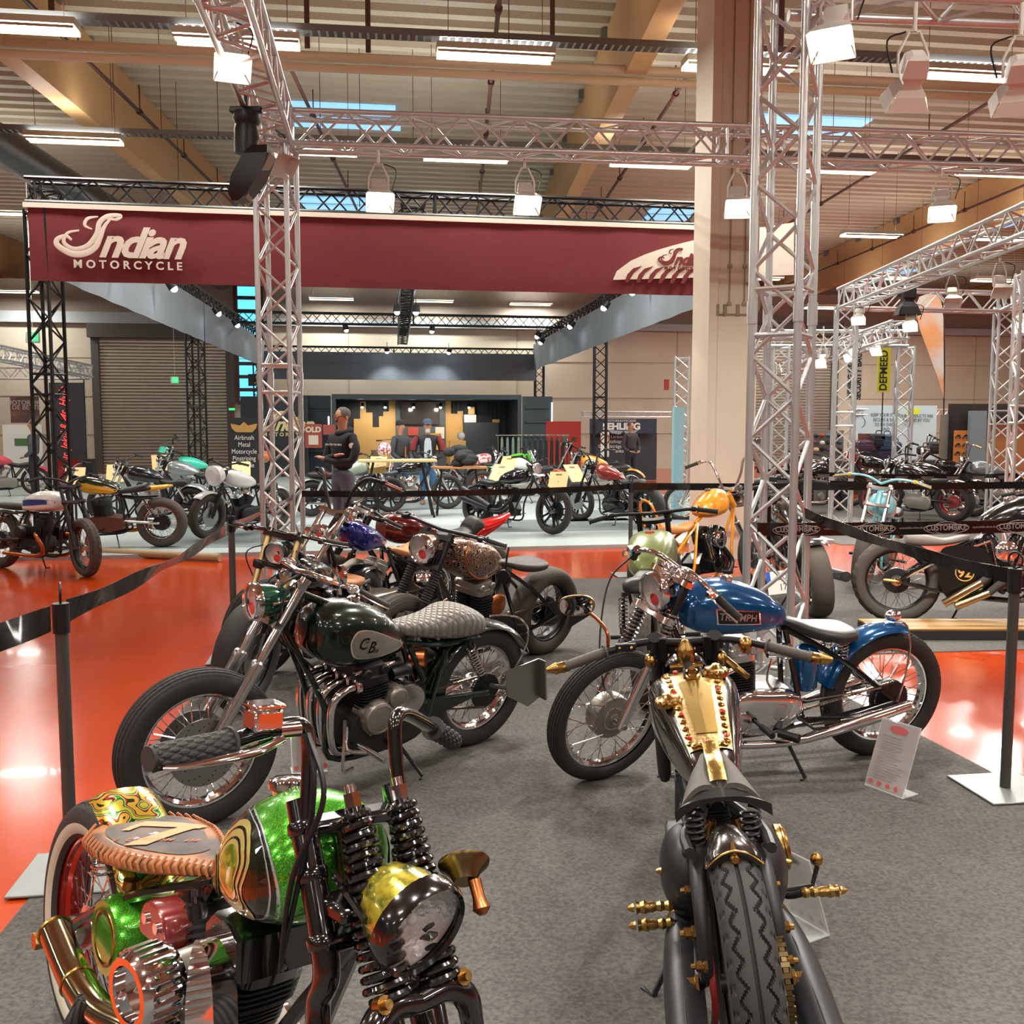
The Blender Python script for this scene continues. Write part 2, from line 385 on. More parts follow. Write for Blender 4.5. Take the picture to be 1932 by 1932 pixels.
def inline(R, x, z, p, kind='twin', s=1, lod=2):
    """upright cylinder block; kind twin / four / single"""
    wd = {'single': .075, 'twin': .12, 'four': .19}[kind] * s; tilt = p.get('tilt', .1); ax = V(sin(tilt), 0, cos(tilt)); ux = V(cos(tilt), 0, -sin(tilt)); o = V(x, 0, z)
    e = MB(p['T']); wc = wd * 1.9 if kind == 'four' else wd * 1.8
    e.prism([(-.13, -.13), (.12, -.13), (.17, -.05), (.15, .06), (.02, .08), (-.14, .06), (-.27, .05), (-.32, -.03), (-.28, -.1)], o, (s, 0, 0), (0, 0, s), (0, wc, 0))
    eng = e.build('engine', p['casem'], R)
    b = MB(p['T']); nf = 11 if lod == 3 else 8 if lod == 2 else 4; q = o + ax * .07 * s
    if kind == 'twin':
        for sd in (-1, 1): finstack(b, q + Y * sd * .068 * s, ax, ux, Y, .075 * s, .064 * s, nf, .15 * s / nf, m=20, pw=3)
    else: finstack(b, q, ax, ux, Y, .09 * s, wd, nf, .16 * s / nf, core=.88, m=24, pw=6)
    b.build('cylinder', p['finm'], eng)
    b = MB(p['T']); q = q + ax * .155 * s; b.loft([[q + ax * h * s + ux * .085 * s * f * cx + Y * wd * 1.02 * f * cy for cx, cy in [(abs(cos(t)) ** .4 * np.sign(cos(t)), abs(sin(t)) ** .4 * np.sign(sin(t))) for t in np.linspace(0, 2 * pi, 20, endpoint=False)]] for h, f in ((0, 1), (.035, 1), (.04, .93), (.08, .88), (.09, .7))])
    if lod > 1:
        for sd in (-1, 1):
            for k_ in (-.05, .05): b.lathe([(0, -.01), (.024, -.01), (.024, .012), (.018, .018), (0, .018)], q + ax * .055 * s + ux * k_ * s + Y * sd * wd * .9, Y * sd, 14)
    b.build('cylinder_head', p.get('rockm', p['finm']), eng)
    return eng
DEF = dict(wb=1.5, rf=.33, wf=.1, rr=.33, wr=.13, H=(1.13, .98), steer=0, paint=black, framem=satin, rim=chrome, tirem=rubber, treadf='rib', treadr='block', wheel='spoke', hubf='disc', hubr='drum',
    upper=chrome, lower=alu, slide=.5, fw=.1, clampm=alu, bar=[(0, 0, .06), (.01, .1, .1), (-.05, .22, .14), (-.12, .33, .12), (-.19, .42, .1)], grip=.12, gripm=griprub, barm=chrome, barr=.0125,
    head=(.12, -.02, .085, .13), headm=black, bezel=chrome, tank=[(.48, .74, .78, .03), (.54, .72, .84, .08), (.72, .7, .93, .13), (.92, .72, .97, .14), (1.03, .76, .95, .11), (1.07, .8, .9, .05)],
    seat=[(.05, .68, .7, .05), (.08, .67, .76, .11), (.2, .66, .76, .13), (.36, .67, .73, .11), (.5, .7, .76, .07), (.56, .72, .76, .03)], seatm=leather, rf_f=(20, 150, .03), fendm=None, ff=None, frame='shock',
    engine='vtwin', ex=.72, ez=.33, es=1, finm=alu, casem=castal, P=(.45, .36), S=(.5, .68), exh=[([(.85, -.12, .5), (.95, -.15, .35), (.8, -.17, .22), (.4, -.18, .2), (-.1, -.18, .24)], .025)], exhm=chrome, shock=True, lod=2, stand=True, plate=None, lever=True, T=None)
def bike(label, pos, az, lean, name='motorcycle', group=None, extra=None, **kw):
    p = dict(DEF); p.update(kw); lod = p['lod']; fendm = p['fendm'] or p['paint']
    R = bpy.data.objects.new(name, None); COL.objects.link(R); R.empty_display_size = .1
    R.matrix_world = Matrix.Translation((pos[0], pos[1], pos[2] if len(pos) > 2 else 0)) @ Matrix.Rotation(radians(az), 4, 'Z') @ Matrix.Rotation(-radians(lean), 4, 'X')
    tag(R, label, 'motorcycle', group)
    H = V(p['H'][0], 0, p['H'][1]); AX = V(p['wb'], 0, p['rf']); ax = nrm(H - AX); fw_ = nrm(V(ax[2], 0, -ax[0]))
    S = Matrix.Translation(Vector(H)) @ Matrix.Rotation(radians(p['steer']), 4, Vector(ax)) @ Matrix.Translation(-Vector(H)); p['S_'] = S; p['ax'] = ax; p['fwd'] = fw_; p['Hv'] = H
    wheel('rear_wheel', R, None, (0, 0, p['rr']), p['rr'], p['wr'], p, False, lod)
    wheel('front_wheel', R, S, AX, p['rf'], p['wf'], p, True, lod)
    # fork
    ns = 16 if lod > 2 else 10
    if p.get('fork', 'tele') == 'tele':
        f = MB(S); cl = MB(S)
        for sd in (-1, 1):
            top = H + fw_ * .03 + Y * sd * p['fw'] + ax * .03; bot = AX + Y * sd * p['fw']; mid = bot + (top - bot) * p['slide']
            f.mat(0).cyl(mid, top, .02, ns); f.mat(1).lathe([(0, -.02), (.02, -.02), (.026, .02), (.028, np.linalg.norm(mid - bot) - .03), (.032, np.linalg.norm(mid - bot) - .02), (.032, np.linalg.norm(mid - bot)), (.022, np.linalg.norm(mid - bot) + .01)], bot, mid - bot, ns)
            if p.get('gait'): f.mat(2).tube([mid + (top - mid) * t for t in np.linspace(0, .5, 27)], [.036 if i % 2 else .027 for i in range(27)], ns)
            if p.get('fspring'): f.mat(2).spring(mid, mid + (top - mid) * .6, .031, .0045, 13)
            cl.cyl(top - ax * .01, top + ax * .012, .024, ns)
        f.build('fork', [p['upper'], p['lower'], p.get('gaitm', rubber)], R)
        for t, th in ((.0, .028), (-.19, .03)):
            c = H + fw_ * .02 + ax * t; w2 = p['fw'] + .03
            cl.prism([(-.02, -w2 * .35), (-.02, w2 * .35), (.0, w2), (.04, w2), (.045, w2 * .7), (.02, 0), (.045, -w2 * .7), (.04, -w2), (0, -w2)], c, fw_, Y, ax * th)
        cl.build('triple_clamp', p['clampm'], R)
        a = MB(S); a.cyl(AX - Y * (p['fw'] + .03), AX + Y * (p['fw'] + .03), .012, 10); a.build('axle', steel, R)
    # bars
    bm_ = MB(S); GL = []
    for sd in (-1, 1):
        gm = MB(S); lv = MB(S); GL.append((gm, lv))
        pts = p['bar'] if sd > 0 else p.get('barR', p['bar'])
        P = [H + V(q[0], q[1] * sd, q[2]) for q in pts]; Pc = catmull(P, 5 if lod > 1 else 2); bm_.tube(Pc, p['barr'], 10 if lod > 1 else 6)
        e = Pc[-1]; d = nrm(Pc[-1] - Pc[-2]); g0 = e - d * p['grip']
        if lod > 1 and p.get('gripstyle') == 'waffle':
            x_, y_, z_ = basis(d); gm.loft([[g0 + d * t * p['grip'] + (x_ * cos(q) + y_ * sin(q)) * (.0185 + .0035 * min(1, 1.6 * abs(sin(5 * q + t * 14)) * abs(sin(5 * q - t * 14)))) for q in np.linspace(0, 2 * pi, 60, endpoint=False)] for t in np.linspace(0, 1, 60)])
        else: gm.tube([g0 + d * t * p['grip'] for t in np.linspace(0, 1, 14 if lod > 1 else 4)], [.018 if i % 2 else .0165 for i in range(14 if lod > 1 else 4)], 12 if lod > 1 else 7)
        gm.cyl(g0 - d * .006, g0, .026, 14 if lod > 1 else 8); gm.cyl(e - d * .004, e + d * .006, .02, 12)
        if p['lever'] and lod > 1:
            f0 = nrm(np.cross(np.cross(d, V(0, 0, 1)), d)); f1 = nrm(np.cross(d, V(0, 0, 1))) * -sd; f1 = f1 if f1[0] > 0 else -f1
            lv.cyl(g0 - d * .05, g0 - d * .015, .019, 12); lv.box(g0 - d * .035 + f1 * .03, (.035, .03, .03), ch=.005)
            lv.tube([g0 - d * .03 + f1 * .03, g0 + f1 * .055, g0 + d * .06 + f1 * .06, g0 + d * .13 + f1 * .05], [.007, .006, .005, .007], 8, 4, flat=.6)
    hb = bm_.build('handlebar', p['barm'], R)
    for gm, lv in GL:
        gm.build('grip', p['gripm'], hb)
        if lv.v: lv.build('lever', p.get('levm', p['barm']), hb)
    # headlight
    if p['head']:
        dx, dz, r, L = p['head']; c = H + V(dx, p.get('lamp_y', 0), dz); d = V(cos(.12), 0, -sin(.12)) if not p.get('headdir') else nrm(V(*p['headdir'])); n_ = 36 if lod > 2 else 20
        b = MB(S); b.lathe([(0, -L), (r * .3, -L), (r * .65, -L * .82), (r * .9, -L * .45), (r, 0), (r * .97, 0), (r * .85, -L * .4), (0, -L * .8)], c, d, n_); hl = b.build('headlight', p['headm'], R)
        b = MB(S); b.lathe([(r * 1.0, -.02), (r * 1.06, -.02), (r * 1.07, .008), (r * 1.0, .018), (r * .93, .012), (r * .93, 0)], c, d, n_); b.build('bezel', p['bezel'], hl)
        b = MB(S); b.lathe([(r * .96, .002), (r * .8, -r * .3), (r * .45, -r * .5), (r * .15, -r * .52)], c, d, n_); b.mat(1).ball(c - d * r * .3, r * .13, 10); b.build('reflector', [reflector, M('bulb', '#ffffff', .2)], hl)
        b = MB(S); b.lathe([(0, r * .22), (r * .3, r * .2), (r * .6, r * .13), (r * .96, .006), (r * .96, 0), (r * .6, r * .1), (0, r * .18)], c, d, n_); b.build('lens', glass, hl)
        if p.get('sticker'):
            x_, y_, z_ = basis(d); b = MB(S); q = c + d * (r * .17) - y_ * r * .28 * (1 if y_[2] > 0 else -1) + V(0, .3 * r, 0); b.lathe([(0, .004), (r * .34, .001), (r * .34, -.001)], q, d, 18); b.build('show_sticker', sticker, hl)
        if lod > 1:
            b = MB(S)
            for sd in (-1, 1): b.tube([c - d * L * .35 + Y * sd * r * .95, H + fw_ * .03 + Y * sd * p['fw'] * .8 - ax * .07], .007, 6)
            b.build('headlight_bracket', p['clampm'], hl)
    # frame
    N0 = H - fw_ * .03 - ax * .02; N1 = H - fw_ * .03 - ax * .17; Sx, Sz = p['S']; Px, Pz = p['P']; ex, ez = p['ex'], p['ez']; rr = p['rr']
    f = MB(); f.cyl(N1, N0, .032, 14); t_ = .0145 if lod > 1 else .017
    bot = ez - .15 * p['es']
    f.tube([N0, (N0 + V(Sx, 0, Sz)) / 2 + V(0, 0, .02), (Sx, 0, Sz)], .019, 10, 4)
    for sd in (-1, 1):
        f.tube([N1, (ex + .24 * p['es'], sd * .07, ez + .1), (ex + .2, sd * .09, bot), (ex - .1, sd * .1, bot - .02), (Px - .02, sd * .1, bot + .02), (Px, sd * .1, Pz)], t_, 8, 4)
        if p['frame'] == 'rigid':
            f.tube([(Sx, sd * .03, Sz), (Sx * .5, sd * .09, (Sz + rr) / 2 + .03), (0, sd * .115, rr)], t_, 8, 3)
            f.tube([(Px, sd * .1, bot + .02), (Px * .5, sd * .11, (bot + rr) / 2), (0, sd * .115, rr)], t_, 8, 3)
            f.tube([(Sx, sd * .03, Sz), (Px, sd * .1, Pz)], t_, 8)
        else:
            f.tube([(Sx, sd * .04, Sz), (Px, sd * .1, Pz)], t_, 8); f.tube([(Sx, sd * .04, Sz), (Sx * .6, sd * .1, Sz - .02), (Sx * .15, sd * .1, Sz - .01)], t_, 8, 3)
            f.tube([(Sx * .5, sd * .1, Sz - .02), (Px, sd * .1, Pz + .05)], t_ * .8, 8)
    f.build('frame', p['framem'], R)
    if p['frame'] != 'rigid':
        f = MB()
        for sd in (-1, 1): f.tube([(Px, sd * .1, Pz), (0, sd * .11, rr)], [.02, .017], 10)
        f.build('swingarm', p.get('swm', p['framem']), R)
        if p['shock']:
            for sd in (-1, 1):
                f = MB(); a_ = V(.19, sd * .13, Sz - .02); b_ = V(.05, sd * .13, rr + .08); f.cyl(a_, b_, .012, 8); f.mat(1)
                if lod > 1: f.spring(a_ + (b_ - a_) * .12, a_ + (b_ - a_) * .8, .027, .0045, 10 if lod > 2 else 8)
                else: f.cyl(a_ + (b_ - a_) * .12, a_ + (b_ - a_) * .8, .026, 8)
                f.mat(0).cyl(a_ + (b_ - a_) * .8, a_ + (b_ - a_) * .92, .022, 10); f.build('shock_absorber', [satin, p.get('sprm', chrome)], R)
    # tank, seat, fenders
    if p['tank']: b = MB(); loftx(b, p['tank'], 32 if lod > 2 else 20, 6 if lod > 1 else 3, p.get('tpt', 2.4), p.get('tpb', 3.4), p.get('tmid', .38)); tk = b.build('fuel_tank', p['paint'], R, 60); p['tk'] = tk
    if p['tank'] and lod > 1 and p.get('cap', True):
        q = p['tank'][len(p['tank']) // 2]; cx = p.get('capx', q[0]); zt = np.interp(cx, [a[0] for a in p['tank']], [a[2] for a in p['tank']]); b = MB(); b.lathe([(0, .018), (.022, .018), (.03, .012), (.03, -.01)], (cx, 0, zt), (0, 0, 1), 20); b.build('filler_cap', p.get('capm', chrome), tk)
    if p['seat']: b = MB(); loftx(b, p['seat'], 28 if lod > 2 else 16, 6 if lod > 1 else 3, 2.6, 4, .5); p['st'] = b.build('seat', p['seatm'], R, 60)
    if p['rf_f']:
        a0, a1, g = p['rf_f']; b = MB(); fender(b, (0, 0, rr), rr + g, p['wr'] + .05, a0, a1, 32 if lod > 1 else 14, .035, True); b.build('rear_fender', fendm, R, 60)
    if p['ff']:
        a0, a1, g = p['ff']; b = MB(S); fender(b, AX, p['rf'] + g, p['wf'] + .03, a0, a1, 24, .03, True); b.build('front_fender', p.get('ffm', fendm), R, 60)
    # engine
    if p['engine'] == 'vtwin': p['eng'] = vtwin(R, ex, ez, p, p['es'], lod)
    elif p['engine']: p['eng'] = inline(R, ex, ez, p, p['engine'], p['es'], lod)
    for i, (pts, r) in enumerate(p['exh']):
        b = MB(); b.tube(pts, r, 16 if lod > 1 else 8, 5 if lod > 1 else 3); b.build('exhaust_pipe', p['exhm'], R)
    if lod > 1:
        if p.get('chain', True):
            b = MB(); yc = p.get('yc', .085)
            c0 = V(Px + .06, yc, Pz); n_ = 70 if lod > 2 else 40
            for (za, zb_) in ((.035, .09), (-.035, -.09)):
                for i in range(n_):
                    t = (i + .5) / n_; q = c0 + V(0, 0, za) + (V(0, yc, rr + zb_) - c0 - V(0, 0, za)) * t; L_ = np.linalg.norm(V(0, yc, rr) - c0) / n_; b.box(q, (L_ * .85, .014 if i % 2 else .009, .011))
            b.build('chain', M('chain_steel', '#7a6e60', .4, .9), R)
            b = MB(); nt_ = 40; c1 = V(0, yc, rr)
            b.prism([((.09 + .006 * (i % 2)) * cos(2 * pi * i / 80), (.09 + .006 * (i % 2)) * sin(2 * pi * i / 80)) for i in range(80)], c1, (1, 0, 0), (0, 0, 1), (0, .006, 0)); b.build('sprocket', satin, R)
        b = MB()
        for sd in (-1, 1):
            fx = p.get('pegx', ex - .05); b.cyl((fx, sd * .12, bot + .06), (fx, sd * .2, bot + .06), .009, 8); b.cyl((fx, sd * .2, bot + .06), (fx, sd * .3, bot + .06), .016, 10)
            b.tube([(fx + .02, sd * .13, bot + .05), (fx + .12, sd * .15, bot + .07), (fx + .19, sd * .16, bot + .09), (fx + .19, sd * .22, bot + .09)], .006, 6)
        if p.get('pegs', True): b.build('foot_pegs', p.get('pegm', satin), R)
    if p['stand']:
        b = MB(); yy = .23; b.tube([(Px + .12, .1, bot), (Px + .04, yy, yy * math.tan(radians(lean)) + .006), (Px + .08, yy + .03, (yy + .03) * math.tan(radians(lean)) + .006)], .009, 6); b.build('side_stand', satin, R)
    if p['plate']:
        (px_, pz_, txt, tilt, two) = p['plate']; plate(R, (px_, 0, pz_), tilt, txt, two)
    if extra: extra(R, p)
    return R
def plate(R, c, tilt, txt, two=True, eu=True, ydir=None):
    """German plate facing backwards (-x)"""
    W_, Hh = (.24, .2) if two else (.2, .13); n = V(-cos(tilt), 0, sin(tilt)); up = V(sin(tilt), 0, cos(tilt)); c = V(*c)
    b = MB(); b.prism([(-W_ / 2, -Hh / 2), (W_ / 2, -Hh / 2), (W_ / 2, Hh / 2), (-W_ / 2, Hh / 2)], c, -Y, up, n * .004); o = b.build('licence_plate', platew, R)
    q = MB(); q.prism([(-W_ / 2, 0), (-W_ / 2 + .035, 0), (-W_ / 2 + .035, Hh / 2), (-W_ / 2, Hh / 2)], c + n * .0028, -Y, up, n * .001); q.build('blue_band', plateb, o)
    for i, t in enumerate(txt.split('|')): text(t, .085 if two else .07, ink, frame(c + n * .003 + up * ((.045 - .09 * i) if two else 0) - Y * .012, -Y, up), 'plate_number', o, sx=.8, ext=.0006)
# ------------------------------------------------------------ the hall
YW = radians(8); HX = V(cos(YW), sin(YW), 0); HY = V(-sin(radians(3.2)), cos(radians(3.2)), 0)
redfloor = M('red_epoxy_floor', '#b23c08', .18, 0, .08, bump=(3.5, .06, .02), noise=(.5, '#9c3208', .25), spec=.35)
carpetm = M('grey_carpet', '#605d58', .95, bump=(160, .9, .006), noise=(70, '#45423f', .16))
deckm = M('roof_deck', '#bbb49f', .55); gluem = M('glulam', '#c98f4c', .5)
add_tex(gluem, 'ShaderNodeTexWave', 3, [(0, '#bd925e'), (.5, '#cba06e'), (1, '#d4ae7e')], (.15, .15, 4), wave_type='BANDS', bands_direction='Z', Distortion=2.5)
wallm = M('beige_wall', '#bfb9a8', .7, noise=(.6, '#afa895', .3)); brownw = M('upper_wall', '#8d8378', .7); galv = M('galvanised', '#8c8f90', .4, .8)
def quad(P, th=.012):
    b = MB(); A = [V(*p) for p in P]; b.loft([[a - V(0, 0, th) for a in A], A]); return b
struct(quad([(-32, -14, 0), (34, -14, 0), (34, 66, 0), (-32, 66, 0)], .1).build('floor', redfloor, smooth=0), 'shiny red epoxy hall floor')
for nm, P, z, lab in (('floor_carpet', [(-1.62, -3, 0), (1.0 + 2.9, -3, 0), (2.383, 4.428, 0), (1.87, 7.02, 0), (9.5, 7.9, 0), (9.0, 11.2, 0), (-2.42, 10.4, 0), (-1.705, 3.125, 0)], .006, 'dark grey carpet under the show bikes'),
                 ('floor_carpet', [(4.6, 13.6, 0), (15, 15, 0), (14.4, 21.5, 0), (4.0, 20, 0)], .006, 'grey carpet under the far right bikes')):
    struct(quad([(x, y, z) for x, y, _ in P], .005).build(nm, carpetm, smooth=0), lab)
# roof deck: trapezoid ribs along HX
b = MB(); rows = []; y = -14.0
ZD = 8.2
while y < 64:
    for dy, z in ((0, ZD), (.16, ZD), (.2, ZD + .13), (.26, ZD + .13), (.3, ZD + .1), (.34, ZD + .13), (.42, ZD + .13), (.46, ZD)): rows.append((y + dy, z))
    y += .5
vs = []; F = []
for yy, z in rows:
    for s in (-34, 36): vs.append(V(0, yy, z) + HX * s - V(0, HX[1] * 1 * 0, 0))
for i in range(len(rows) - 1): F.append((2 * i, 2 * i + 1, 2 * i + 3, 2 * i + 2))
b.add(vs, F); struct(b.build('ceiling', deckm, smooth=0), 'pale corrugated steel roof deck')
for i, (X, Y0) in enumerate(((-7.0, 12), (2.0, 12), (12.9, 24), (-17, 20), (24, 20))):
    c = V(X, Y0, 0); a_ = c - HY * 26; e_ = c + HY * 52; mid = (a_ + e_) / 2
    b = MB(); b.prism([(-39, 0), (39, 0), (39, 1.35), (-39, 1.35)], mid + V(0, 0, 6.84), HY, (0, 0, 1), HX * .32)
    o = struct(b.build('trim_%d' % (i + 1), gluem, smooth=0), ['glulam roof beam at upper left', 'glulam roof beam behind the white column', 'glulam roof beam at right', 'glulam roof beam beyond left', 'glulam roof beam beyond right'][i])
    if i < 3:
        b = MB()
        for k in range(13):
            q = c + HY * (k * 3 - 4) - HX * .2 + V(0, 0, 8.1); b.box(q, (.1, .3, .16))
        b.build('beam_brackets', galv, o)
# walls
WL = V(-11.7, 34, 0); WX = V(cos(radians(8.5)), sin(radians(8.5)), 0)
def wp(a, z=0, off=0): return WL + WX * a + V(.148, -.989, 0) * off + V(0, 0, z)
def wall_box(a0, a1, z0, z1, th=.25, off=0):
    b = MB(); b.prism([(a0, z0), (a1, z0), (a1, z1), (a0, z1)], wp(0) + V(-.148, .989, 0) * (th / 2 - off), WX, (0, 0, 1), V(-.148, .989, 0) * th); return b
def awall(px, y0=34):   # wall coordinate seen at image column px
    u = (px - 966) / FPX; # x = u*y ; point on wall line
    return (u * WL[1] - WL[0]) / (WX[0] - u * WX[1])
holes = [(awall(196), awall(432), 0, 4.62), (awall(1412), awall(1562), 0, 5.0), (awall(452), awall(500), 2.4, 6.25)]
xs = sorted([-16, 46] + [h[0] for h in holes] + [h[1] for h in holes]); b = None; wl = MB()
for i in range(len(xs) - 1):
    a0, a1 = xs[i], xs[i + 1]; hs = [h for h in holes if h[0] < (a0 + a1) / 2 < h[1]]
    for z0, z1 in ([(0, 5.2)] if not hs else [(0, hs[0][2]), (hs[0][3], 5.2)] if hs[0][3] < 5.2 else [(0, hs[0][2])]):
        if z1 > z0 + .01: q = wall_box(a0, a1, z0, z1); wl.add(np.vstack(q.v), q.f)
struct(wl.build('wall_back', wallm, smooth=0), 'beige panel back wall')
wl = MB()
for a0, a1 in ((-16, holes[2][0]), (holes[2][1], 46)):
    q = wall_box(a0, a1, 5.2, 6.5); wl.add(np.vstack(q.v), q.f)
struct(wl.build('wall_back_upper', brownw, smooth=0), 'brown upper band of the back wall')
b = MB()
for z in (1.3, 2.6, 3.9): b.prism([(-16, z), (46, z), (46, z + .025), (-16, z + .025)], wp(0, 0, .01), WX, (0, 0, 1), V(-.148, .989, 0) * .02)
for a in range(-12, 44, 6): b.prism([(a, 0), (a + .03, 0), (a + .03, 5.2), (a, 5.2)], wp(0, 0, .01), WX, (0, 0, 1), V(-.148, .989, 0) * .02)
struct(b.build('trim_6', M('joint', '#9d937f', .8), smooth=0), 'panel joints of the back wall')
b = MB(); b.prism([(-16, 5.05), (holes[2][0] - .1, 5.05), (holes[2][0] - .1, 5.42), (-16, 5.42)], wp(0, 0, .15), WX, (0, 0, 1), V(-.148, .989, 0) * .2)
b.prism([(holes[2][1] + .1, 5.05), (46, 5.05), (46, 5.3), (holes[2][1] + .1, 5.3)], wp(0, 0, .15), WX, (0, 0, 1), V(-.148, .989, 0) * .2)
struct(b.build('trim_7', M('ledge_grey', '#9aa3a6', .5), smooth=0), 'grey ledge along the back wall')
for i, h in enumerate(holes[:2]):
    sm = M('shutter_steel', '#a9a395', .38, .75); b = MB(); n = int(h[3] / .11); prof = []
    for k in range(n): z = h[3] - .11 * (k + 1); prof += [(z, 0), (z + .03, .05), (z + .08, .05), (z + .1, 0)]
    prof.sort(); vs = []; F = []
    for z, d in prof: vs += [wp(h[0], z, d), wp(h[1], z, d)]
    for k in range(len(prof) - 1): F.append((2 * k, 2 * k + 1, 2 * k + 3, 2 * k + 2))
    b.add(vs, F); o = struct(b.build('door_%d' % (i + 1), sm, smooth=0), ['steel roller shutter door at left', 'steel roller shutter door behind the column'][i])
    b = MB(); b.prism([(h[0] - .3, h[3] - .05), (h[1] + .3, h[3] - .05), (h[1] + .3, h[3] + .42), (h[0] - .3, h[3] + .42)], wp(0, 0, .2), WX, (0, 0, 1), V(-.148, .989, 0) * .35)
    for a in (h[0] - .12, h[1] + .12): b.prism([(a - .12, 0), (a + .12, 0), (a + .12, h[3]), (a - .12, h[3])], wp(0, 0, .1), WX, (0, 0, 1), V(-.148, .989, 0) * .12)
    b.build('shutter_box', M('shutter_frame', '#4a4743', .6), o)
h = holes[2]; b = MB(); nb = 9
b.prism([(h[0], h[2]), (h[1], h[2]), (h[1], h[3] + .2), (h[0], h[3] + .2)], wp(0, 0, -.1), WX, (0, 0, 1), V(-.148, .989, 0) * .03)
wn = struct(b.build('window_1', M('daylight_glass', '#3c8fc4', .3, emit='#4fb4e8', es=1.3), smooth=0), 'tall blue daylight window left of the container')
add_tex(MATS['daylight_glass'], 'ShaderNodeTexNoise', 9, [(.42, '#2c3a46'), (.5, '#3c8fc4')])
b = MB()
for k in range(nb + 1): z = h[2] + (h[3] + .2 - h[2]) * k / nb; b.prism([(h[0], z - .06), (h[1], z - .06), (h[1], z + .06), (h[0], z + .06)], wp(0, 0, 0), WX, (0, 0, 1), V(-.148, .989, 0) * .14)
for a in (h[0], h[1]): b.prism([(a - .07, h[2]), (a + .07, h[2]), (a + .07, h[3] + .2), (a - .07, h[3] + .2)], wp(0, 0, 0), WX, (0, 0, 1), V(-.148, .989, 0) * .14)
b.build('window_frame', M('window_frame_red', '#4a2420', .5), wn)
sidew = M('side_wall', '#8f8a80', .8)
for nm, P0, P1, zz in (('wall_left', (-31, -13.5), (-31, 65), 8.4), ('wall_right', (33, -13.5), (33, 65), 8.4), ('wall_front', (-31, -13.5), (33, -13.5), 8.4), ('wall_far', (-31, 64), (33, 64), 8.4)):
    a_, b_ = V(*P0, 0), V(*P1, 0); d = nrm(b_ - a_); q = MB(); q.prism([(0, 0), (np.linalg.norm(b_ - a_), 0), (np.linalg.norm(b_ - a_), zz), (0, zz)], a_, d, (0, 0, 1), np.cross(d, V(0, 0, 1)) * .2); struct(q.build(nm, sidew, smooth=0), 'plain hall side wall')
# white column
b = MB(); cx, cy = 2.66, 12.45; s_ = .31
for (x0, x1, y0, y1) in ((-.31, .31, -.31, .31),):
    pts = [(-.31, -.31), (-.2, -.31), (-.18, -.28), (.2, -.28), (.22, -.31), (.31, -.31), (.31, .31), (-.31, .31)]
    b.prism(pts, (cx, cy, 4.1), HX, (-HX[1], HX[0], 0), (0, 0, 8.2))
colm = M('column_paint', '#d9d0bc', .55, noise=(1.3, '#cdc3ad', .3)); o = struct(b.build('trim_8', colm, smooth=0), 'white square concrete column'); q = V(cx, cy, 0) - V(-HX[1], HX[0], 0) * .3
b = MB()
for k in (-.05, .14):
    b.cyl(q + HX * k + V(0, 0, 3.15), q + HX * k + V(0, 0, 8), .008, 6)
    for z in (3.15, 3.6, 5.1, 6.9): b.box(q + HX * k + V(0, 0, z), (.05, .04, .04))
b.cyl(q + HX * -.22 + V(0, 0, 3.02), q + HX * .25 + V(0, 0, 3.02), .012, 6)
for k in (-.2, -.1, .06): b.cyl(q + HX * k + V(0, 0, 3.0), q + HX * k + V(0, 0, 3.14), .022, 8)
b.tube([q + HX * .14 + V(0, 0, 3.4), q + HX * .3 + V(0, 0, 3.35), q + HX * .33 + V(0, 0, 3.1), q + HX * .25 + V(0, 0, 3.02)], .012, 6, 4)
b.build('conduits', M('conduit', '#8f8470', .5), o)
# skylights in the deck
skym = M('skylight', '#9fc6ea', .4, emit='#6fa9e0', es=.8)
for i, (pa, pb, Yd) in enumerate((((530, 205), (745, 205), 19), ((1415, 228), (1640, 228), 21), ((560, 378), (700, 378), 28), ((1225, 398), (1310, 398), 29), ((1640, 510), (1730, 510), 42), ((1860, 412), (1940, 412), 33), ((-80, 470), (45, 470), 37))):
    Z = ZD - .02; A_ = gr(pa[0], pa[1], Z); B_ = gr(pb[0], pb[1], Z); c = (A_ + B_) / 2; L_ = np.linalg.norm(B_ - A_); b = MB()
    for k in (0, 1.0): b.prism([(-L_ / 2, -.3), (L_ / 2, -.3), (L_ / 2, .3), (-L_ / 2, .3)], c + V(0, k, 0), HX, (-HX[1], HX[0], 0), (0, 0, .06))
    struct(b.build('window_%d' % (i + 2), skym, smooth=0), 'bluish skylight panel in the roof deck')
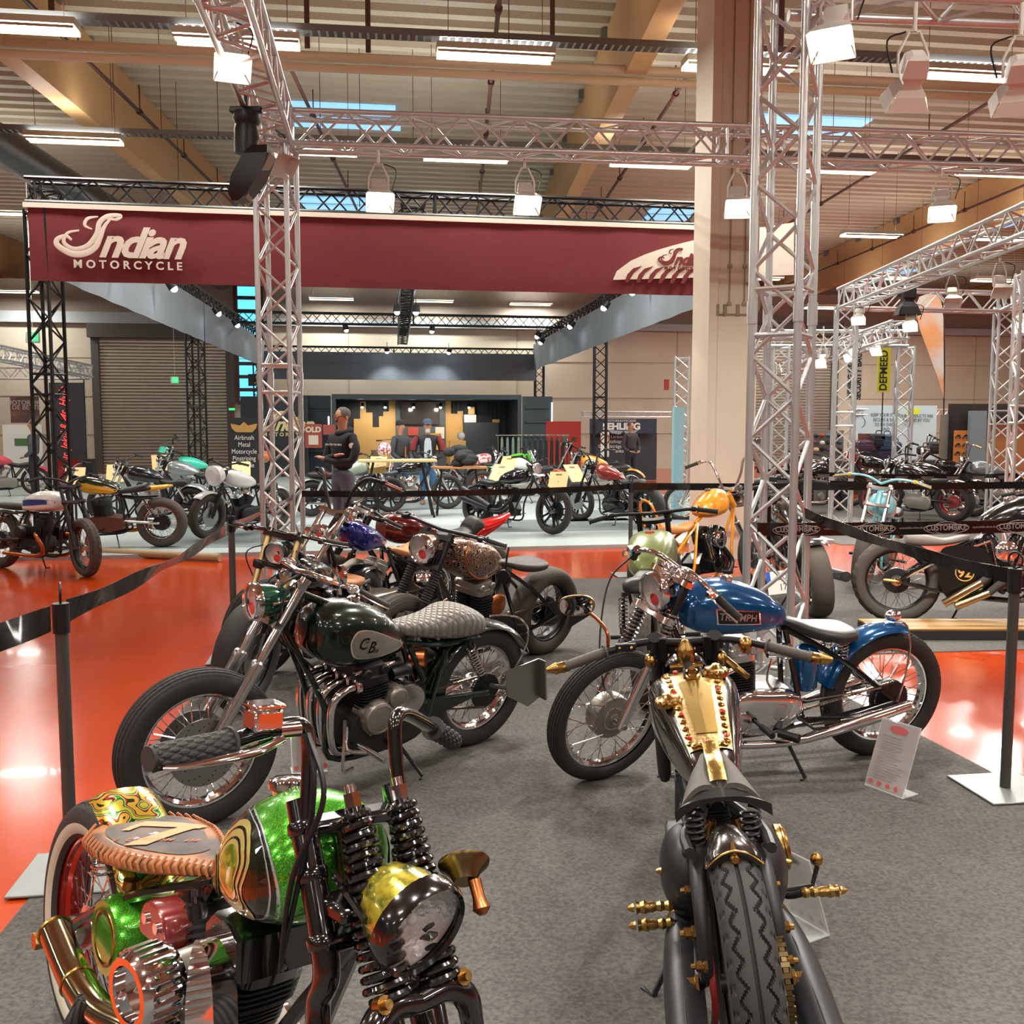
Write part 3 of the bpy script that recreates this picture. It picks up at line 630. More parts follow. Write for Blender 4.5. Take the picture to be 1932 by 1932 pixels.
# ------------------------------------------------------------ luminaires, trays, pipes
lumw = M('luminaire_housing', '#c9c6bb', .4, .2); tube_m = M('lit_tubes', '#ffffff', .5, emit='#fff3d2', es=7.5); louv = M('louvre', '#d9d9cf', .25, .8)
def luminaire(L_=1.5, lod=2, zh=6.35):
    b = MB(); b.prism([(-.16, 0), (.16, 0), (.13, .09), (-.13, .09)], (0, 0, 0), (0, 1, 0), (0, 0, 1), (L_, 0, 0)); h = b.build('luminaire', lumw, smooth=0)
    b = MB(); b.prism([(-.145, -.012), (.145, -.012), (.145, -.002), (-.145, -.002)], (0, 0, 0), (0, 1, 0), (0, 0, 1), (L_ - .04, 0, 0)); b.build('lit_tubes', tube_m, h, smooth=0)
    if lod > 1:
        b = MB()
        for i in range(30): b.box((-L_ / 2 + .04 + i * (L_ - .08) / 29, 0, -.028), (.006, .28, .03))
        for s in (-1, 0, 1): b.box((0, s * .145, -.028), (L_ - .02, .006, .032))
        b.build('louvre', louv, h, smooth=0)
    else:
        b = MB()
        for s in (-1, 1): b.box((0, s * .15, -.028), (L_ - .02, .008, .04))
        b.build('louvre', louv, h, smooth=0)
    for s in (-1, 1): b = MB(); b.cyl((s * L_ * .4, 0, .08), (s * L_ * .4, 0, ZD - zh - .03), .005, 4); b.build('suspension_wire', brown, h, 0)
    ld = bpy.data.lights.new('lamp_light', 'AREA'); ld.shape = 'RECTANGLE'; ld.size = L_ - .1; ld.size_y = .26; ld.energy = LUM_W; ld.color = (1, .97, .91)
    lo = bpy.data.objects.new('lamp_light', ld); COL.objects.link(lo); lo.parent = h; lo.location = (0, 0, -.06)
    ld = bpy.data.lights.new('deck_fill_light', 'AREA'); ld.shape = 'RECTANGLE'; ld.size = L_ - .1; ld.size_y = .2; ld.energy = UP_W; ld.color = (1, .97, .91)  # added fill light pointing up, brightens the roof deck
    lo = bpy.data.objects.new('deck_fill_light', ld); COL.objects.link(lo); lo.parent = h; lo.location = (0, 0, .1); lo.rotation_euler = (pi, 0, 0)
    return h
brown = M('brown_pipe', '#4b2a22', .5); LP = {}
first = {}; LP2 = luminaire(lod=1, zh=6.4)
ORD = ['first', 'second', 'third', 'fourth', 'fifth', 'sixth', 'seventh', 'eighth']
rows_ = [('nearest row, on the upper cable tray', 6.35, [(20, 48), (448, 76), (935, 103), (1395, 126), (1830, 140)]),
         ('second row, on the thin tray', 6.3, [(140, 263), (590, 285), (880, 298), (1230, 309), (1580, 320), (1880, 326)]),
         ('third row, beyond the trusses', 6.2, [(18, 400), (1645, 443), (1885, 449), (1405, 437)]),
         ('fourth row, above the booth rear', 5.9, [(25, 549), (100, 592), (625, 563), (815, 567), (1002, 573), (1700, 524), (1880, 528), (1430, 524)]),
         ('farthest row at right', 5.6, [(1560, 580), (1480, 618), (1660, 618), (1750, 578), (1850, 622), (1280, 616)])]
for ri, (rn, z, L_) in enumerate(rows_):
    for i, (px, py) in enumerate(L_):
        c = gr(px, py, z); o = luminaire(lod=2 if ri < 2 else 1, zh=z) if ri not in LP else copy_tree(LP[ri]); LP.setdefault(ri, o)
        o.location = c; o.rotation_euler.z = YW
        tag(o, '%s fluorescent luminaire from the left in the %s' % (ORD[sorted(range(len(L_)), key=lambda q: L_[q][0]).index(i)], rn) if i != -1 else '', 'ceiling light', 'hanging fluorescent luminaires')
for X in (-20, -10, -3.5, 3.5, 10, 20):  # assumed further rows out of view, added for illumination
    for Y_ in (-9, -3, 3):
        o = LP2 if not first else copy_tree(LP2); first[1] = 1; o.location = V(X, Y_, 6.4) + V(0, X * .12, 0); o.rotation_euler.z = YW; tag(o, 'unseen fluorescent luminaire added for light above and behind the viewer', 'ceiling light', 'added luminaires overhead out of the picture')
for X in (-22, -14, 14, 22, 28):  # more unseen luminaires at the sides, also added for illumination
    for Y_ in (9, 16, 24):
        o = copy_tree(LP2); o.location = V(X, Y_, 6.4) + V(0, X * .12, 0); o.rotation_euler.z = YW; tag(o, 'unseen fluorescent luminaire added for light beside the picture', 'ceiling light', 'added luminaires beside the picture')
def run(name, lab, cat, A_, B_, fn, mats, grp=None): b = MB(); fn(b, V(*A_), V(*B_)); o = b.build(name, mats); tag(o, lab, cat, grp); return o
def tray(b, A_, B_):
    d = nrm(B_ - A_); n = nrm(np.cross(d, V(0, 0, 1))); L_ = np.linalg.norm(B_ - A_)
    for s in (-1, 1): b.prism([(0, 0), (L_, 0), (L_, .08), (0, .08)], A_ + n * s * .1, d, (0, 0, 1), n * .004)
    for i in range(int(L_ / .1)): b.box(A_ + d * (i * .1), (.03, .2, .006), R=np.array([d, n, V(0, 0, 1)]).T)
def onz(px, py, z): return gr(px, py, z)
for i, (a_, e_, z) in enumerate((((-60, 32), (1960, 128), 6.5), ((-40, 245), (1960, 312), 6.42))):
    run('cable_tray', ['perforated cable tray carrying the nearest luminaire row', 'thin cable tray carrying the second luminaire row'][i], 'cable tray', onz(*a_, z), onz(*e_, z), tray, galv, 'cable trays')
pipem = M('beige_pipe', '#c6ab8c', .45); brown = M('brown_pipe', '#4b2a22', .5)
run('ceiling_pipe', 'upper beige pipe of the pair across the ceiling', 'pipe', onz(-60, 78, 6.9), onz(1960, 168, 6.9), lambda b, A_, B_: b.cyl(A_, B_, .075, 14), pipem)
run('ceiling_pipe', 'lower beige pipe of the pair across the ceiling', 'pipe', onz(-60, 98, 6.72), onz(1960, 188, 6.72), lambda b, A_, B_: b.cyl(A_, B_, .06, 14), pipem)
def spr(b, A_, B_):
    b.cyl(A_, B_, .035, 8); L_ = np.linalg.norm(B_ - A_); d = nrm(B_ - A_)
    for i in range(int(L_ / 3)): b.cyl(A_ + d * (i * 3 + .5), A_ + d * (i * 3 + .62), .06, 8); b.cyl(A_ + d * (i * 3 + .56), A_ + d * (i * 3 + .56) + V(0, 0, .5), .012, 5)
for i, (px, py) in enumerate(((400, 345), (652, 350), (905, 370), (1140, 380), (1490, 420), (1740, 430))):
    c = gr(px, py, 7.5); run('sprinkler_pipe', '%s dark brown sprinkler pipe from the left under the roof' % ORD[i], 'pipe', c - HY * 24, c + HY * 26, spr, brown, 'sprinkler pipes')
for wi, (px, y0, y1, z) in enumerate(((217, 5, 252, 6.4), (305, 5, 262, 6.4), (412, 0, 256, 6.4), (605, 0, 270, 6.4), (680, 0, 290, 6.4), (780, 110, 292, 6.4), (960, 0, 80, 6.4), (1160, 200, 305, 6.4), (337, 260, 345, 6.3), (1570, 100, 310, 6.4), (1630, 150, 315, 6.4))):
    wires = MB(); c = gr(px, y1, z); wires.cyl(c, (c[0], c[1], ZD - .02), .006, 4); tag(wires.build('hanger_rod', brown), 'thin vertical rod below the roof, %s from the left' % (ORD + ['ninth', 'tenth', 'eleventh'])[wi], 'hanger rod', 'thin hanger rods')
for wi, (px, py) in enumerate(((99, 60), (580, 92), (695, 100), (1042, 112), (1472, 130))):
    wires = MB(); c = gr(px, py, 6.97); wires.box((c[0], c[1], 7.58), (.07, .04, 1.2)); tag(wires.build('pipe_hanger', brown), 'dark brown pipe hanger strap at the top, %s from the left' % ORD[wi], 'pipe hanger', 'pipe hangers')
b = MB(); c = gr(-20, 262, 6.6); b.cyl(c - HY * 10, c + HY * 20, .35, 20); tag(b.build('ventilation_duct', M('duct', '#7f8488', .35, .8, bump=(6, .4, .02))), 'round silver ventilation duct at the far left under the beam', 'duct')
# ------------------------------------------------------------ trusses
trs = M('truss_aluminium', '#cdd0d0', .33, .7, bump=(14, .12, .004)); trb = M('black_truss', '#1a1c1e', .4, .3)
def truss(name, lab, A_, B_, s=.29, r=.025, mat=trs, up=(0, 0, 1), grp=None, pitch=None, lod=2, rz=0, joints=True):
    A_ = V(*A_); B_ = V(*B_); d = nrm(B_ - A_); L_ = np.linalg.norm(B_ - A_); u = nrm(np.cross(d, V(*up))); v = np.cross(u, d)
    if rz: u, v = u * cos(rz) + v * sin(rz), v * cos(rz) - u * sin(rz)
    n = 12 if lod > 1 else 6; pitch = pitch or s * .92; m = max(2, int(round(L_ / pitch))); cs = [u * a * s / 2 + v * c * s / 2 for a, c in ((-1, -1), (1, -1), (1, 1), (-1, 1))]
    R = empty(name, tuple(A_)); tag(R, lab, 'truss', grp); R_ = Matrix.Translation(-Vector(A_))
    for q in cs:
        b = MB(R_); b.cyl(A_ + q, B_ + q, r, n)
        if joints and lod > 1:
            for t in (.004, .996) + ((.5,) if L_ > 3.4 else ()):
                c = A_ + q + (B_ - A_) * t; b.cyl(c - d * .07, c + d * .07, r * 1.25, n)
        b.build('chord', mat, R)
    b = MB(R_)
    for f in range(4):
        a, c = cs[f], cs[(f + 1) % 4]
        for i in range(m):
            p0, p1 = (a, c) if (i + f) % 2 else (c, a); b.cyl(A_ + p0 + d * L_ * i / m, A_ + p1 + d * L_ * (i + 1) / m, r * .5, 8 if lod > 1 else 5)
        for t in (0.012, .988) + ((.47, .53) if L_ > 3.4 else ()): b.cyl(A_ + a + d * L_ * t, A_ + c + d * L_ * t, r * .6, 8 if lod > 1 else 5)
    b.build('lacing', mat, R); return R
G1 = 'silver trusses of the near lighting rig'
TL = V(-2.18, 9.3, 0); ZT = 4.38
truss('truss_post', 'slim silver truss post at left in front of the dark red banner', TL + V(0, 0, .02), TL + V(0, 0, 4.2), grp=G1, rz=.0, up=(0.11, .99, 0))
dX = V(cos(radians(6.5)), sin(radians(6.5)), 0)
truss('truss_span', 'long silver truss beam crossing the picture below the roof', TL - dX * .15 + V(0, 0, ZT), TL + dX * 9.2 + V(0, 0, ZT), grp=G1)
truss('truss_span', 'silver truss beam running from the left post top towards the viewer', TL + V(0, .1, ZT), TL + V(.135, -.99, 0) * 6.6 + V(0, 0, ZT), grp=G1)
TR = V(1.70, 6.25, 0)
truss('truss_post', 'big silver truss post at right of the white column', TR + V(0, 0, .02), TR + V(0, 0, 4.75), grp=G1, up=(.55, .83, 0), r=.026)
dX2 = V(cos(radians(5)), sin(radians(5)), 0)
truss('truss_span', 'silver truss beam running right from the big post at upper right', TR + dX2 * .1 + V(0, 0, 4.42), TR + dX2 * 6 + V(0, 0, 4.42), grp=G1, s=.34, r=.027)
truss('truss_span', 'silver truss beam from the big post towards the viewer at top right', TR + V(.05, -.1, 4.42), TR + V(.7, -4.2, 4.42), grp=G1)
G2 = 'silver trusses of the far right stand'
def post(px, D, z1, lab, s=.29, mat=trs, grp=G2, z0=.02, r=.025):
    X = (px - 966) / FPX * D; return truss('truss_post', lab, (X, D, z0), (X, D, z1), s, r, mat, grp=grp, lod=1, up=(.2, 1, 0))
post(1588, 15.3, 3.5, 'silver truss post at the left corner of the far right stand'); post(1886, 15.8, 3.55, 'silver truss post near the right edge behind the yellow chopper'); post(1929, 12.6, 3.6, 'silver truss post at the very right edge')
post(1700, 19.5, 3.2, 'silver truss post between the yellow flag and the feather flag'); post(1468, 19.5, 3.2, 'distant silver truss post behind the big post'); post(1284, 21, 3.1, 'distant silver truss post left of the white column')
P_ = lambda px, D, z: V((px - 966) / FPX * D, D, z)
for i, (a_, e_, lab) in enumerate(((P_(1588, 15.3, 3.6), P_(1960, 9.6, 3.7), 'silver truss beam rising to the right edge over the far stand'), (P_(1588, 15.3, 3.6), P_(1886, 15.8, 3.6), 'silver truss beam across the front of the far right stand'), (P_(1886, 15.8, 3.6), P_(1960, 13.5, 3.6), 'short silver truss beam joining the two right edge posts'), (P_(1440, 19.5, 3.35), P_(1700, 19.5, 3.35), 'distant silver truss beam behind the big post'), (P_(1470, 24, 3.0), P_(1690, 17, 3.3), 'distant slanting silver truss beam over the grey flag'))):
    truss('truss_span', lab, a_, e_, lod=1, grp=G2)
truss('truss_post', 'silver truss post at far left by the red script banner', P_(165, 26, .02), P_(165, 26, 2.9), lod=1, grp='silver trusses at far left'); truss('truss_span', 'silver truss beam at far left above the posters', P_(-40, 26, 3.0), P_(172, 26, 3.0), lod=1, grp='silver trusses at far left')
truss('truss_span', 'upper silver truss beam slanting at the far left edge', P_(-60, 20, 3.25), P_(172, 26, 3.05), lod=1, grp='silver trusses at far left')
truss('truss_span', 'thin silver truss beam above the navy sign of the far stand', P_(1098, 28.5, 1.95), P_(1262, 29.5, 1.95), s=.15, r=.02, lod=1, grp='thin silver trusses'); truss('truss_beam', 'thin silver truss beam above the luggage stand backdrop', P_(1600, 27, 2.0), P_(1790, 28, 2.0), s=.15, r=.02, lod=1, grp='thin silver trusses')
# ------------------------------------------------------------ the booth with the red banner
BO = V(-5.93, 12.4, 0); BU = V(cos(radians(9.5)), sin(radians(9.5)), 0); BV = V(-.118, .993, 0)
def bp(a, b_, z=0): return BO + BU * a + BV * b_ + V(0, 0, z)
G3 = 'black trusses of the banner booth'
for a, b_, lab in ((.05, .2, 'front left'), (9.35, .2, 'front right'), (.05, 9.6, 'middle left'), (9.35, 9.9, 'middle right'), (.05, 20, 'rear left'), (9.35, 20, 'rear right')):
    q = bp(a, b_); truss('truss_post', 'black truss post at the %s of the banner booth' % lab, q + V(0, 0, .03), q + V(0, 0, 4.0 if b_ > 19 else 4.35), mat=trb, lod=1, grp=G3, up=(.16, .98, 0))
for a0, b0, a1, b1, z, lab in ((-.1, .2, 9.5, .2, 4.58, 'above the dark red banner'), (.05, .2, .05, 20, 4.5, 'along the left side of the booth'), (9.35, .2, 9.35, 20, 4.5, 'along the right side of the booth'), (.05, 20, 9.35, 20, 4.05, 'across the rear of the booth'), (.05, 15, 9.35, 15, 4.6, 'across the booth before the rear one'), (4.7, .2, 4.7, 20, 4.45, 'down the middle of the booth')):
    truss('truss_span', 'black truss beam ' + lab, bp(a0, b0, z), bp(a1, b1, z), mat=trb, lod=1, grp=G3)
banm = M('dark_red_fabric', '#702328', .75, bump=(5, .25, .02)); val = M('grey_fabric', '#7d868c', .75, bump=(3, .5, .03)); cream = M('cream_print', '#e3dccd', .6)
def cloth(nm, A_, B_, z0, z1, mat, amp=.015, n=60, th=.01, wav=9):
    A_ = V(*A_); B_ = V(*B_); d = B_ - A_; nn = nrm(np.cross(d, V(0, 0, 1))); R1 = []; R2 = []
    for i in range(n + 1):
        t = i / n; o_ = nn * amp * (sin(t * wav * 2 * pi) + .5 * sin(t * wav * 5.3 + 1)); q = A_ + d * t + o_; q2 = A_ + d * t + o_ * .3
        R1.append([q2 + V(0, 0, z1) - nn * th, q2 + V(0, 0, z1), q + V(0, 0, z0), q + V(0, 0, z0) - nn * th])
    return MB().loft(R1).build(nm, mat, smooth=50)
ban = cloth('banner', bp(-.05, 0), bp(9.5, 0), 3.46, 4.36, banm, .006); tag(ban, 'long dark red fabric banner with white script across the booth front', 'banner')
b = MB(); b.prism([(-.1, 4.35), (9.55, 4.35), (9.55, 4.41), (-.1, 4.41)], BO, BU, (0, 0, 1), BV * .04); b.build('banner_rail', cream, ban, smooth=0)
for A_, B_, lab in ((bp(.25, .3), bp(.25, 20), 'grey fabric valance along the left inside of the booth'), (bp(9.15, .3), bp(9.15, 20), 'grey fabric valance along the right inside of the booth'), (bp(.2, 19.8), bp(9.2, 19.8), 'dark grey fabric valance across the rear of the booth')):
    o = cloth('valance', A_, B_, 3.12 if 'rear' in lab else 3.5, 4.02 if 'rear' in lab else 4.35, M('dark_grey_fabric', '#6a7178', .8, bump=(3, .5, .03)) if 'rear' in lab else val, .012, 90, wav=16); tag(o, lab, 'fabric valance')
# logo lettering: script I with swashes, then sheared letters
def logo(o_, s, mat, parent, ux=BU, motor=True, nm='logo_lettering', nv=None, swash=True):
    uz = V(0, 0, 1); n = nrm(np.cross(ux, uz)); o_ = V(*o_)
    fr = frame(o_, ux, uz); text('ndian', s * 1.12, mat, fr @ Matrix.Translation((.62 * s, -.05 * s, 0)), nm, parent, shear=.42, ext=.004, off=s * .035, sx=.98, space=.92)
    b = MB()
    def st(P, w0): P = catmull(P, 8); P = [o_ + ux * p[0] * s + uz * p[1] * s for p in P]; m_ = len(P); b.tube(P, [s * w0 * (.35 + .65 * sin(pi * min(1, max(0, i / (m_ - 1))))) for i in range(m_)], 8)
    st([(-.95, .28), (-1.25, .2), (-1.35, -.05), (-1.1, -.22), (-.75, -.12), (-.5, .2), (-.42, .5), (-.2, .68), (.12, .7), (.02, .6), (-.25, .62)], .07)
    st([(-.1, .66), (-.3, .4), (-.42, .1), (-.55, -.15), (-.8, -.32), (-1.15, -.35), (-1.5, -.15), (-1.52, .02), (-1.3, .12), (-1.15, .02)], .085)
    st([(-.62, .32), (-.8, .42), (-.72, .6), (-.45, .66)], .045)
    for v in b.v: pass
    q = b.build(nm, mat, parent)
    # flatten strokes against the cloth
    for v in q.data.vertices:
        r_ = np.array(v.co) - o_; k = np.dot(r_, n); v.co = Vector(o_ + r_ - n * k * .95)
    if motor: text('MOTORCYCLE', s * .3, mat, frame(o_ - uz * .62 * s + ux * .28 * s, ux, uz), nm, parent, ext=.004, off=s * .008, space=1.62)
lo_ = V(*at(205, 462, 12.5)); a_ = np.dot(lo_ - BO, BU); logo(bp(a_ + .1, 0, lo_[2] + .04) - V(0, .04, 0) + V(0, 0, 0), .46, cream, ban)
# feather headdress at the right end
hm_ = at(1240, 495, 13.7); ha = np.dot(hm_ - BO, BU)
pts = [(-.62, -.28)] + [(-.62 + 2.6 * t, -.28 + .85 * math.sqrt(t)) for t in np.linspace(.02, 1, 14)] + [(2.0, -.15)]
base = [(2.0 - 2.3 * t, -.15 - .02 * t) for t in np.linspace(0, 1, 3)][1:-1]
b = MB(); b.prism(pts, bp(ha, 0, hm_[2] + .03) - BV * .02, BU, (0, 0, 1), BV * .012)
o_ = b.build('feather_emblem', cream, ban, smooth=0)
for k in range(11):
    x = -.46 + k * .16; b = MB(); b.prism([(x, -.31), (x + .05, -.31), (x + .13, -.18), (x + .25, -.08), (x + .12, -.12), (x + .04, -.2)], bp(ha, 0, hm_[2] + .03) - BV * .03, BU, (0, 0, 1), BV * .004); b.build('feather_gap', banm, o_, 0)
logo(bp(ha + .33, 0, hm_[2] + .05) - BV * .035, .2, banm, ban)
# booth floor
bf = M('booth_floor', '#a9b4b3', .45, noise=(.7, '#98a3a3', .2)); b = MB(); b.prism([(-7, 0), (10.6, 0), (10.6, 20.6), (-7, 20.6)], bp(0, 0, .025) - BV * .35 , BU, BV, (0, 0, .05)); struct(b.build('floor_booth', bf, smooth=0), 'pale grey booth floor panels')
b = MB()
for k, (a0, b0, a1, b1) in enumerate(((1.2, .2, 3.2, 3.0), (5.5, 1.4, 8.4, 3.2), (7.2, 2.8, 9.8, 4.8), (.4, 3.4, 2.8, 5.6), (3.6, 5.5, 6.0, 8), (2.0, 7.5, 5, 10))): b.prism([(a0, b0), (a1, b0), (a1, b1), (a0, b1)], bp(0, 0, .0525), BU, BV, (0, 0, .004))
struct(b.build('floor_booth_mats', M('booth_mat', '#6f7a7a', .7), smooth=0), 'darker grey mats on the booth floor')
b = MB(); A_ = gr(175, 1040, .055); B_ = gr(415, 1052, .055); b.cyl(A_, B_, .05, 14); tag(b.build('carpet_roll', M('cardboard', '#9c8462', .6)), 'long tan cardboard roll lying along the booth floor edge', 'cardboard roll')
# booth spot lamps
ledm = M('lit_led', '#ffffff', .5, emit='#f4f8ff', es=30); warmled = M('lit_lamp', '#ffffff', .5, emit='#fff0da', es=16)
def booth_spot(c, tgt, lab, W=46):
    c = V(*c); tgt = V(*tgt); d = nrm(tgt - c); R = empty('booth_spot', tuple(c)); tag(R, lab, 'spotlight', 'booth spotlights'); T = Matrix.Translation(-Vector(c))
    b = MB(T); b.lathe([(0, -.16), (.07, -.15), (.09, 0), (.08, 0), (.06, -.03)], c, d, 16); b.tube([c, c + V(0, 0, .3)], .01, 6); b.build('housing', satin, R)
    b = MB(T); b.ball(c + d * .01, .06, 12); b.build('lens', ledm, R)
    ld = bpy.data.lights.new('lamp_light', 'SPOT'); ld.energy = W * 4; ld.spot_size = radians(110); ld.spot_blend = .6; ld.shadow_soft_size = .07; ld.color = (.93, .97, 1)
    lo = bpy.data.objects.new('lamp_light', ld); COL.objects.link(lo); lo.parent = R; lo.location = tuple(d * .02); lo.rotation_euler = Vector(d).to_track_quat('-Z', 'Y').to_euler()
for i, (a, b_, z) in enumerate(((.6, 2.6, 4.0), (.6, 5.0, 4.05), (.6, 9.4, 4.1), (.6, 12, 4.1), (.6, 16, 4.1), (4.5, 3, 4.1), (4.9, 3, 4.1), (4.5, 8, 4.05), (4.9, 8, 4.05), (3.1, 15, 4.3), (5.5, 15, 4.3), (8.8, 4.5, 4.1), (8.8, 7, 4.1), (8.8, 11, 4.1), (8.8, 16, 4.1), (8.4, 14, 4.1), (4.2, 19.1, 4.0), (6.2, 19.1, 4.0))):
    booth_spot(bp(a, b_, z), bp(4.7 + (a - 4.7) * .3, b_ + .6, 0), 'small bright white booth spotlight, ' + ('%s from the front on the left truss' % ORD[i] if a < 2 else '%s from the front on the right truss' % {4.5: 'first', 7: 'second', 11: 'third', 14: 'fourth', 16: 'fifth'}[b_] if a > 8 else {(4.5, 3): 'front one left of the middle truss', (4.9, 3): 'front one right of the middle truss', (4.5, 8): 'rear one left of the middle truss', (4.9, 8): 'rear one right of the middle truss', (3.1, 15): 'left one on the cross truss', (5.5, 15): 'right one on the cross truss', (4.2, 19.1): 'left one washing the rear valance', (6.2, 19.1): 'right one washing the rear valance'}[(a, b_)]))
# ------------------------------------------------------------ show motorcycles
from mathutils.bvhtree import BVHTree
def bvh(o): me = o.data; return BVHTree.FromPolygons([v.co[:] for v in me.vertices], [p.vertices[:] for p in me.polygons])
def decal(parent, tree, pts, mat, name, axis='y', off=.002, rings=5, side=1):
    pts = np.array(pts); c = pts.mean(0); n = len(pts); R_ = [c + (pts - c) * f for f in np.linspace(1, .02, rings)]; vs = []
    for r in R_:
        for a, z in r:
            if axis == 'y': o_ = Vector((a, side * .6, z)); d = Vector((0, -side, 0))
            else: o_ = Vector((a, z, 2)); d = Vector((0, 0, -1))
            h = tree.ray_cast(o_, d)
            if h[0] is None: h = tree.find_nearest(Vector((a, side * .12, z)) if axis == 'y' else Vector((a, z, .75)))
            q = h[0] - d * off
            vs.append(tuple(q))
    F = [(i * n + j, i * n + (j + 1) % n, (i + 1) * n + (j + 1) % n, (i + 1) * n + j) for i in range(rings - 1) for j in range(n)]
    b = MB(); b.add(vs, F); return b.build(name, mat, parent, 0)
def wrapf(tree, axis='y', side=1, off=.003):
    def f(co):
        if axis == 'y': o_ = Vector((co.x, side * .6, co.z)); d = Vector((0, -side, 0))
        else: o_ = Vector((co.x, co.y, 2)); d = Vector((0, 0, -1))
        h = tree.ray_cast(o_, d)
        if h[0] is None: h = tree.find_nearest(Vector((co.x, side * .12, co.z)) if axis == 'y' else Vector((co.x, co.y, .7)))
        return h[0] - d * (off + .0005)
    return f
def smoothpoly(P, k=6): P = list(P); Q = catmull(P[-2:] + P + P[:3], k); return Q[2 * k:(len(P) + 2) * k]
flake = M('green_flake', '#1d8a18', .22, .75, 1); add_tex(flake, 'ShaderNodeTexVoronoi', 420, [(.0, '#0f5a10'), (.45, '#2fae22'), (.8, '#8ae04a')])
flake2 = M('flake_swirl', '#b79b45', .25, .6, 1)
def swirl(m, scale, dist, stops):
    t, r, mp = add_tex(m, 'ShaderNodeTexWave', scale, stops, wave_type='RINGS', rings_direction='SPHERICAL', Distortion=dist, Detail=1.0); t.inputs['Detail Scale'].default_value = 1.2; r.color_ramp.interpolation = 'CONSTANT'; return mp
mp = swirl(flake2, 9, 5.5, [(0, '#14200f'), (.3, '#c2a254'), (.48, '#14200f'), (.56, '#3a7a22'), (.74, '#c9b066'), (.86, '#2a1a10'), (.93, '#8a3a14')]); mp.inputs['Location'].default_value = (-.9, .14, -.86)
fend7 = M('fender_flake', '#b0a040', .2, .6, 1); swirl(fend7, 14, 8, [(0, '#c4b43c'), (.2, '#1c2a14'), (.34, '#2fae22'), (.52, '#d8d2c0'), (.62, '#b4281c'), (.78, '#1c2a14'), (.88, '#d0a63c')])
tattoo = M('etched_paint', '#c9c2b4', .25, .6, 1); swirl(tattoo, 22, 16, [(0, '#14110f'), (.42, '#b9b3a8'), (.7, '#1c1512'), (.85, '#b46a3c')])
quilt = M('grey_quilted_leather', '#77736a', .55)
def quiltbump(m, s, c2):
    n, l, b_ = nodes(m); tc = n.new('ShaderNodeTexCoord'); mx = None; outs = []
    for r in (.7, -.7):
        mp = n.new('ShaderNodeMapping'); mp.inputs['Rotation'].default_value = (0, 0, r); w_ = n.new('ShaderNodeTexWave'); w_.inputs['Scale'].default_value = s; l.new(tc.outputs['Object'], mp.inputs[0]); l.new(mp.outputs[0], w_.inputs['Vector']); p_ = n.new('ShaderNodeMath'); p_.operation = 'POWER'; p_.inputs[1].default_value = .35; l.new(w_.outputs['Fac'], p_.inputs[0]); outs.append(p_)
    mi = n.new('ShaderNodeMath'); mi.operation = 'MINIMUM'; l.new(outs[0].outputs[0], mi.inputs[0]); l.new(outs[1].outputs[0], mi.inputs[1]); bu = n.new('ShaderNodeBump'); bu.inputs['Strength'].default_value = .9; bu.inputs['Distance'].default_value = .012; l.new(mi.outputs[0], bu.inputs['Height']); l.new(bu.outputs[0], b_.inputs['Normal'])
quiltbump(quilt, 11, None)
blue = M('candy_blue', '#0a5288', .16, .45, 1); olive = M('olive_paint', '#76824a', .32, .2, .6); orange = M('orange_paint', '#d9801c', .25, .1, 1, noise=(14, '#e39a2c', .1))
carbon = M('dark_carbon', '#2b251f', .2, .5, 1); gunm = M('gun_grey_metal', '#37383a', .42, .6); redg = M('ruby', '#b0201c', .1, 0, 1); gold2 = M('engraved_gold', '#b8965a', .28, 1, bump=(90, .6, .003))
diamond = M('waffle_rubber', '#2a2826', .7); quiltbump(diamond, 22, None)
rustleather = M('tooled_leather', '#9c6238', .42, 0, .3, noise=(7, '#2c211b', .1)); lacel = M('leather_lace', '#a8683c', .55)

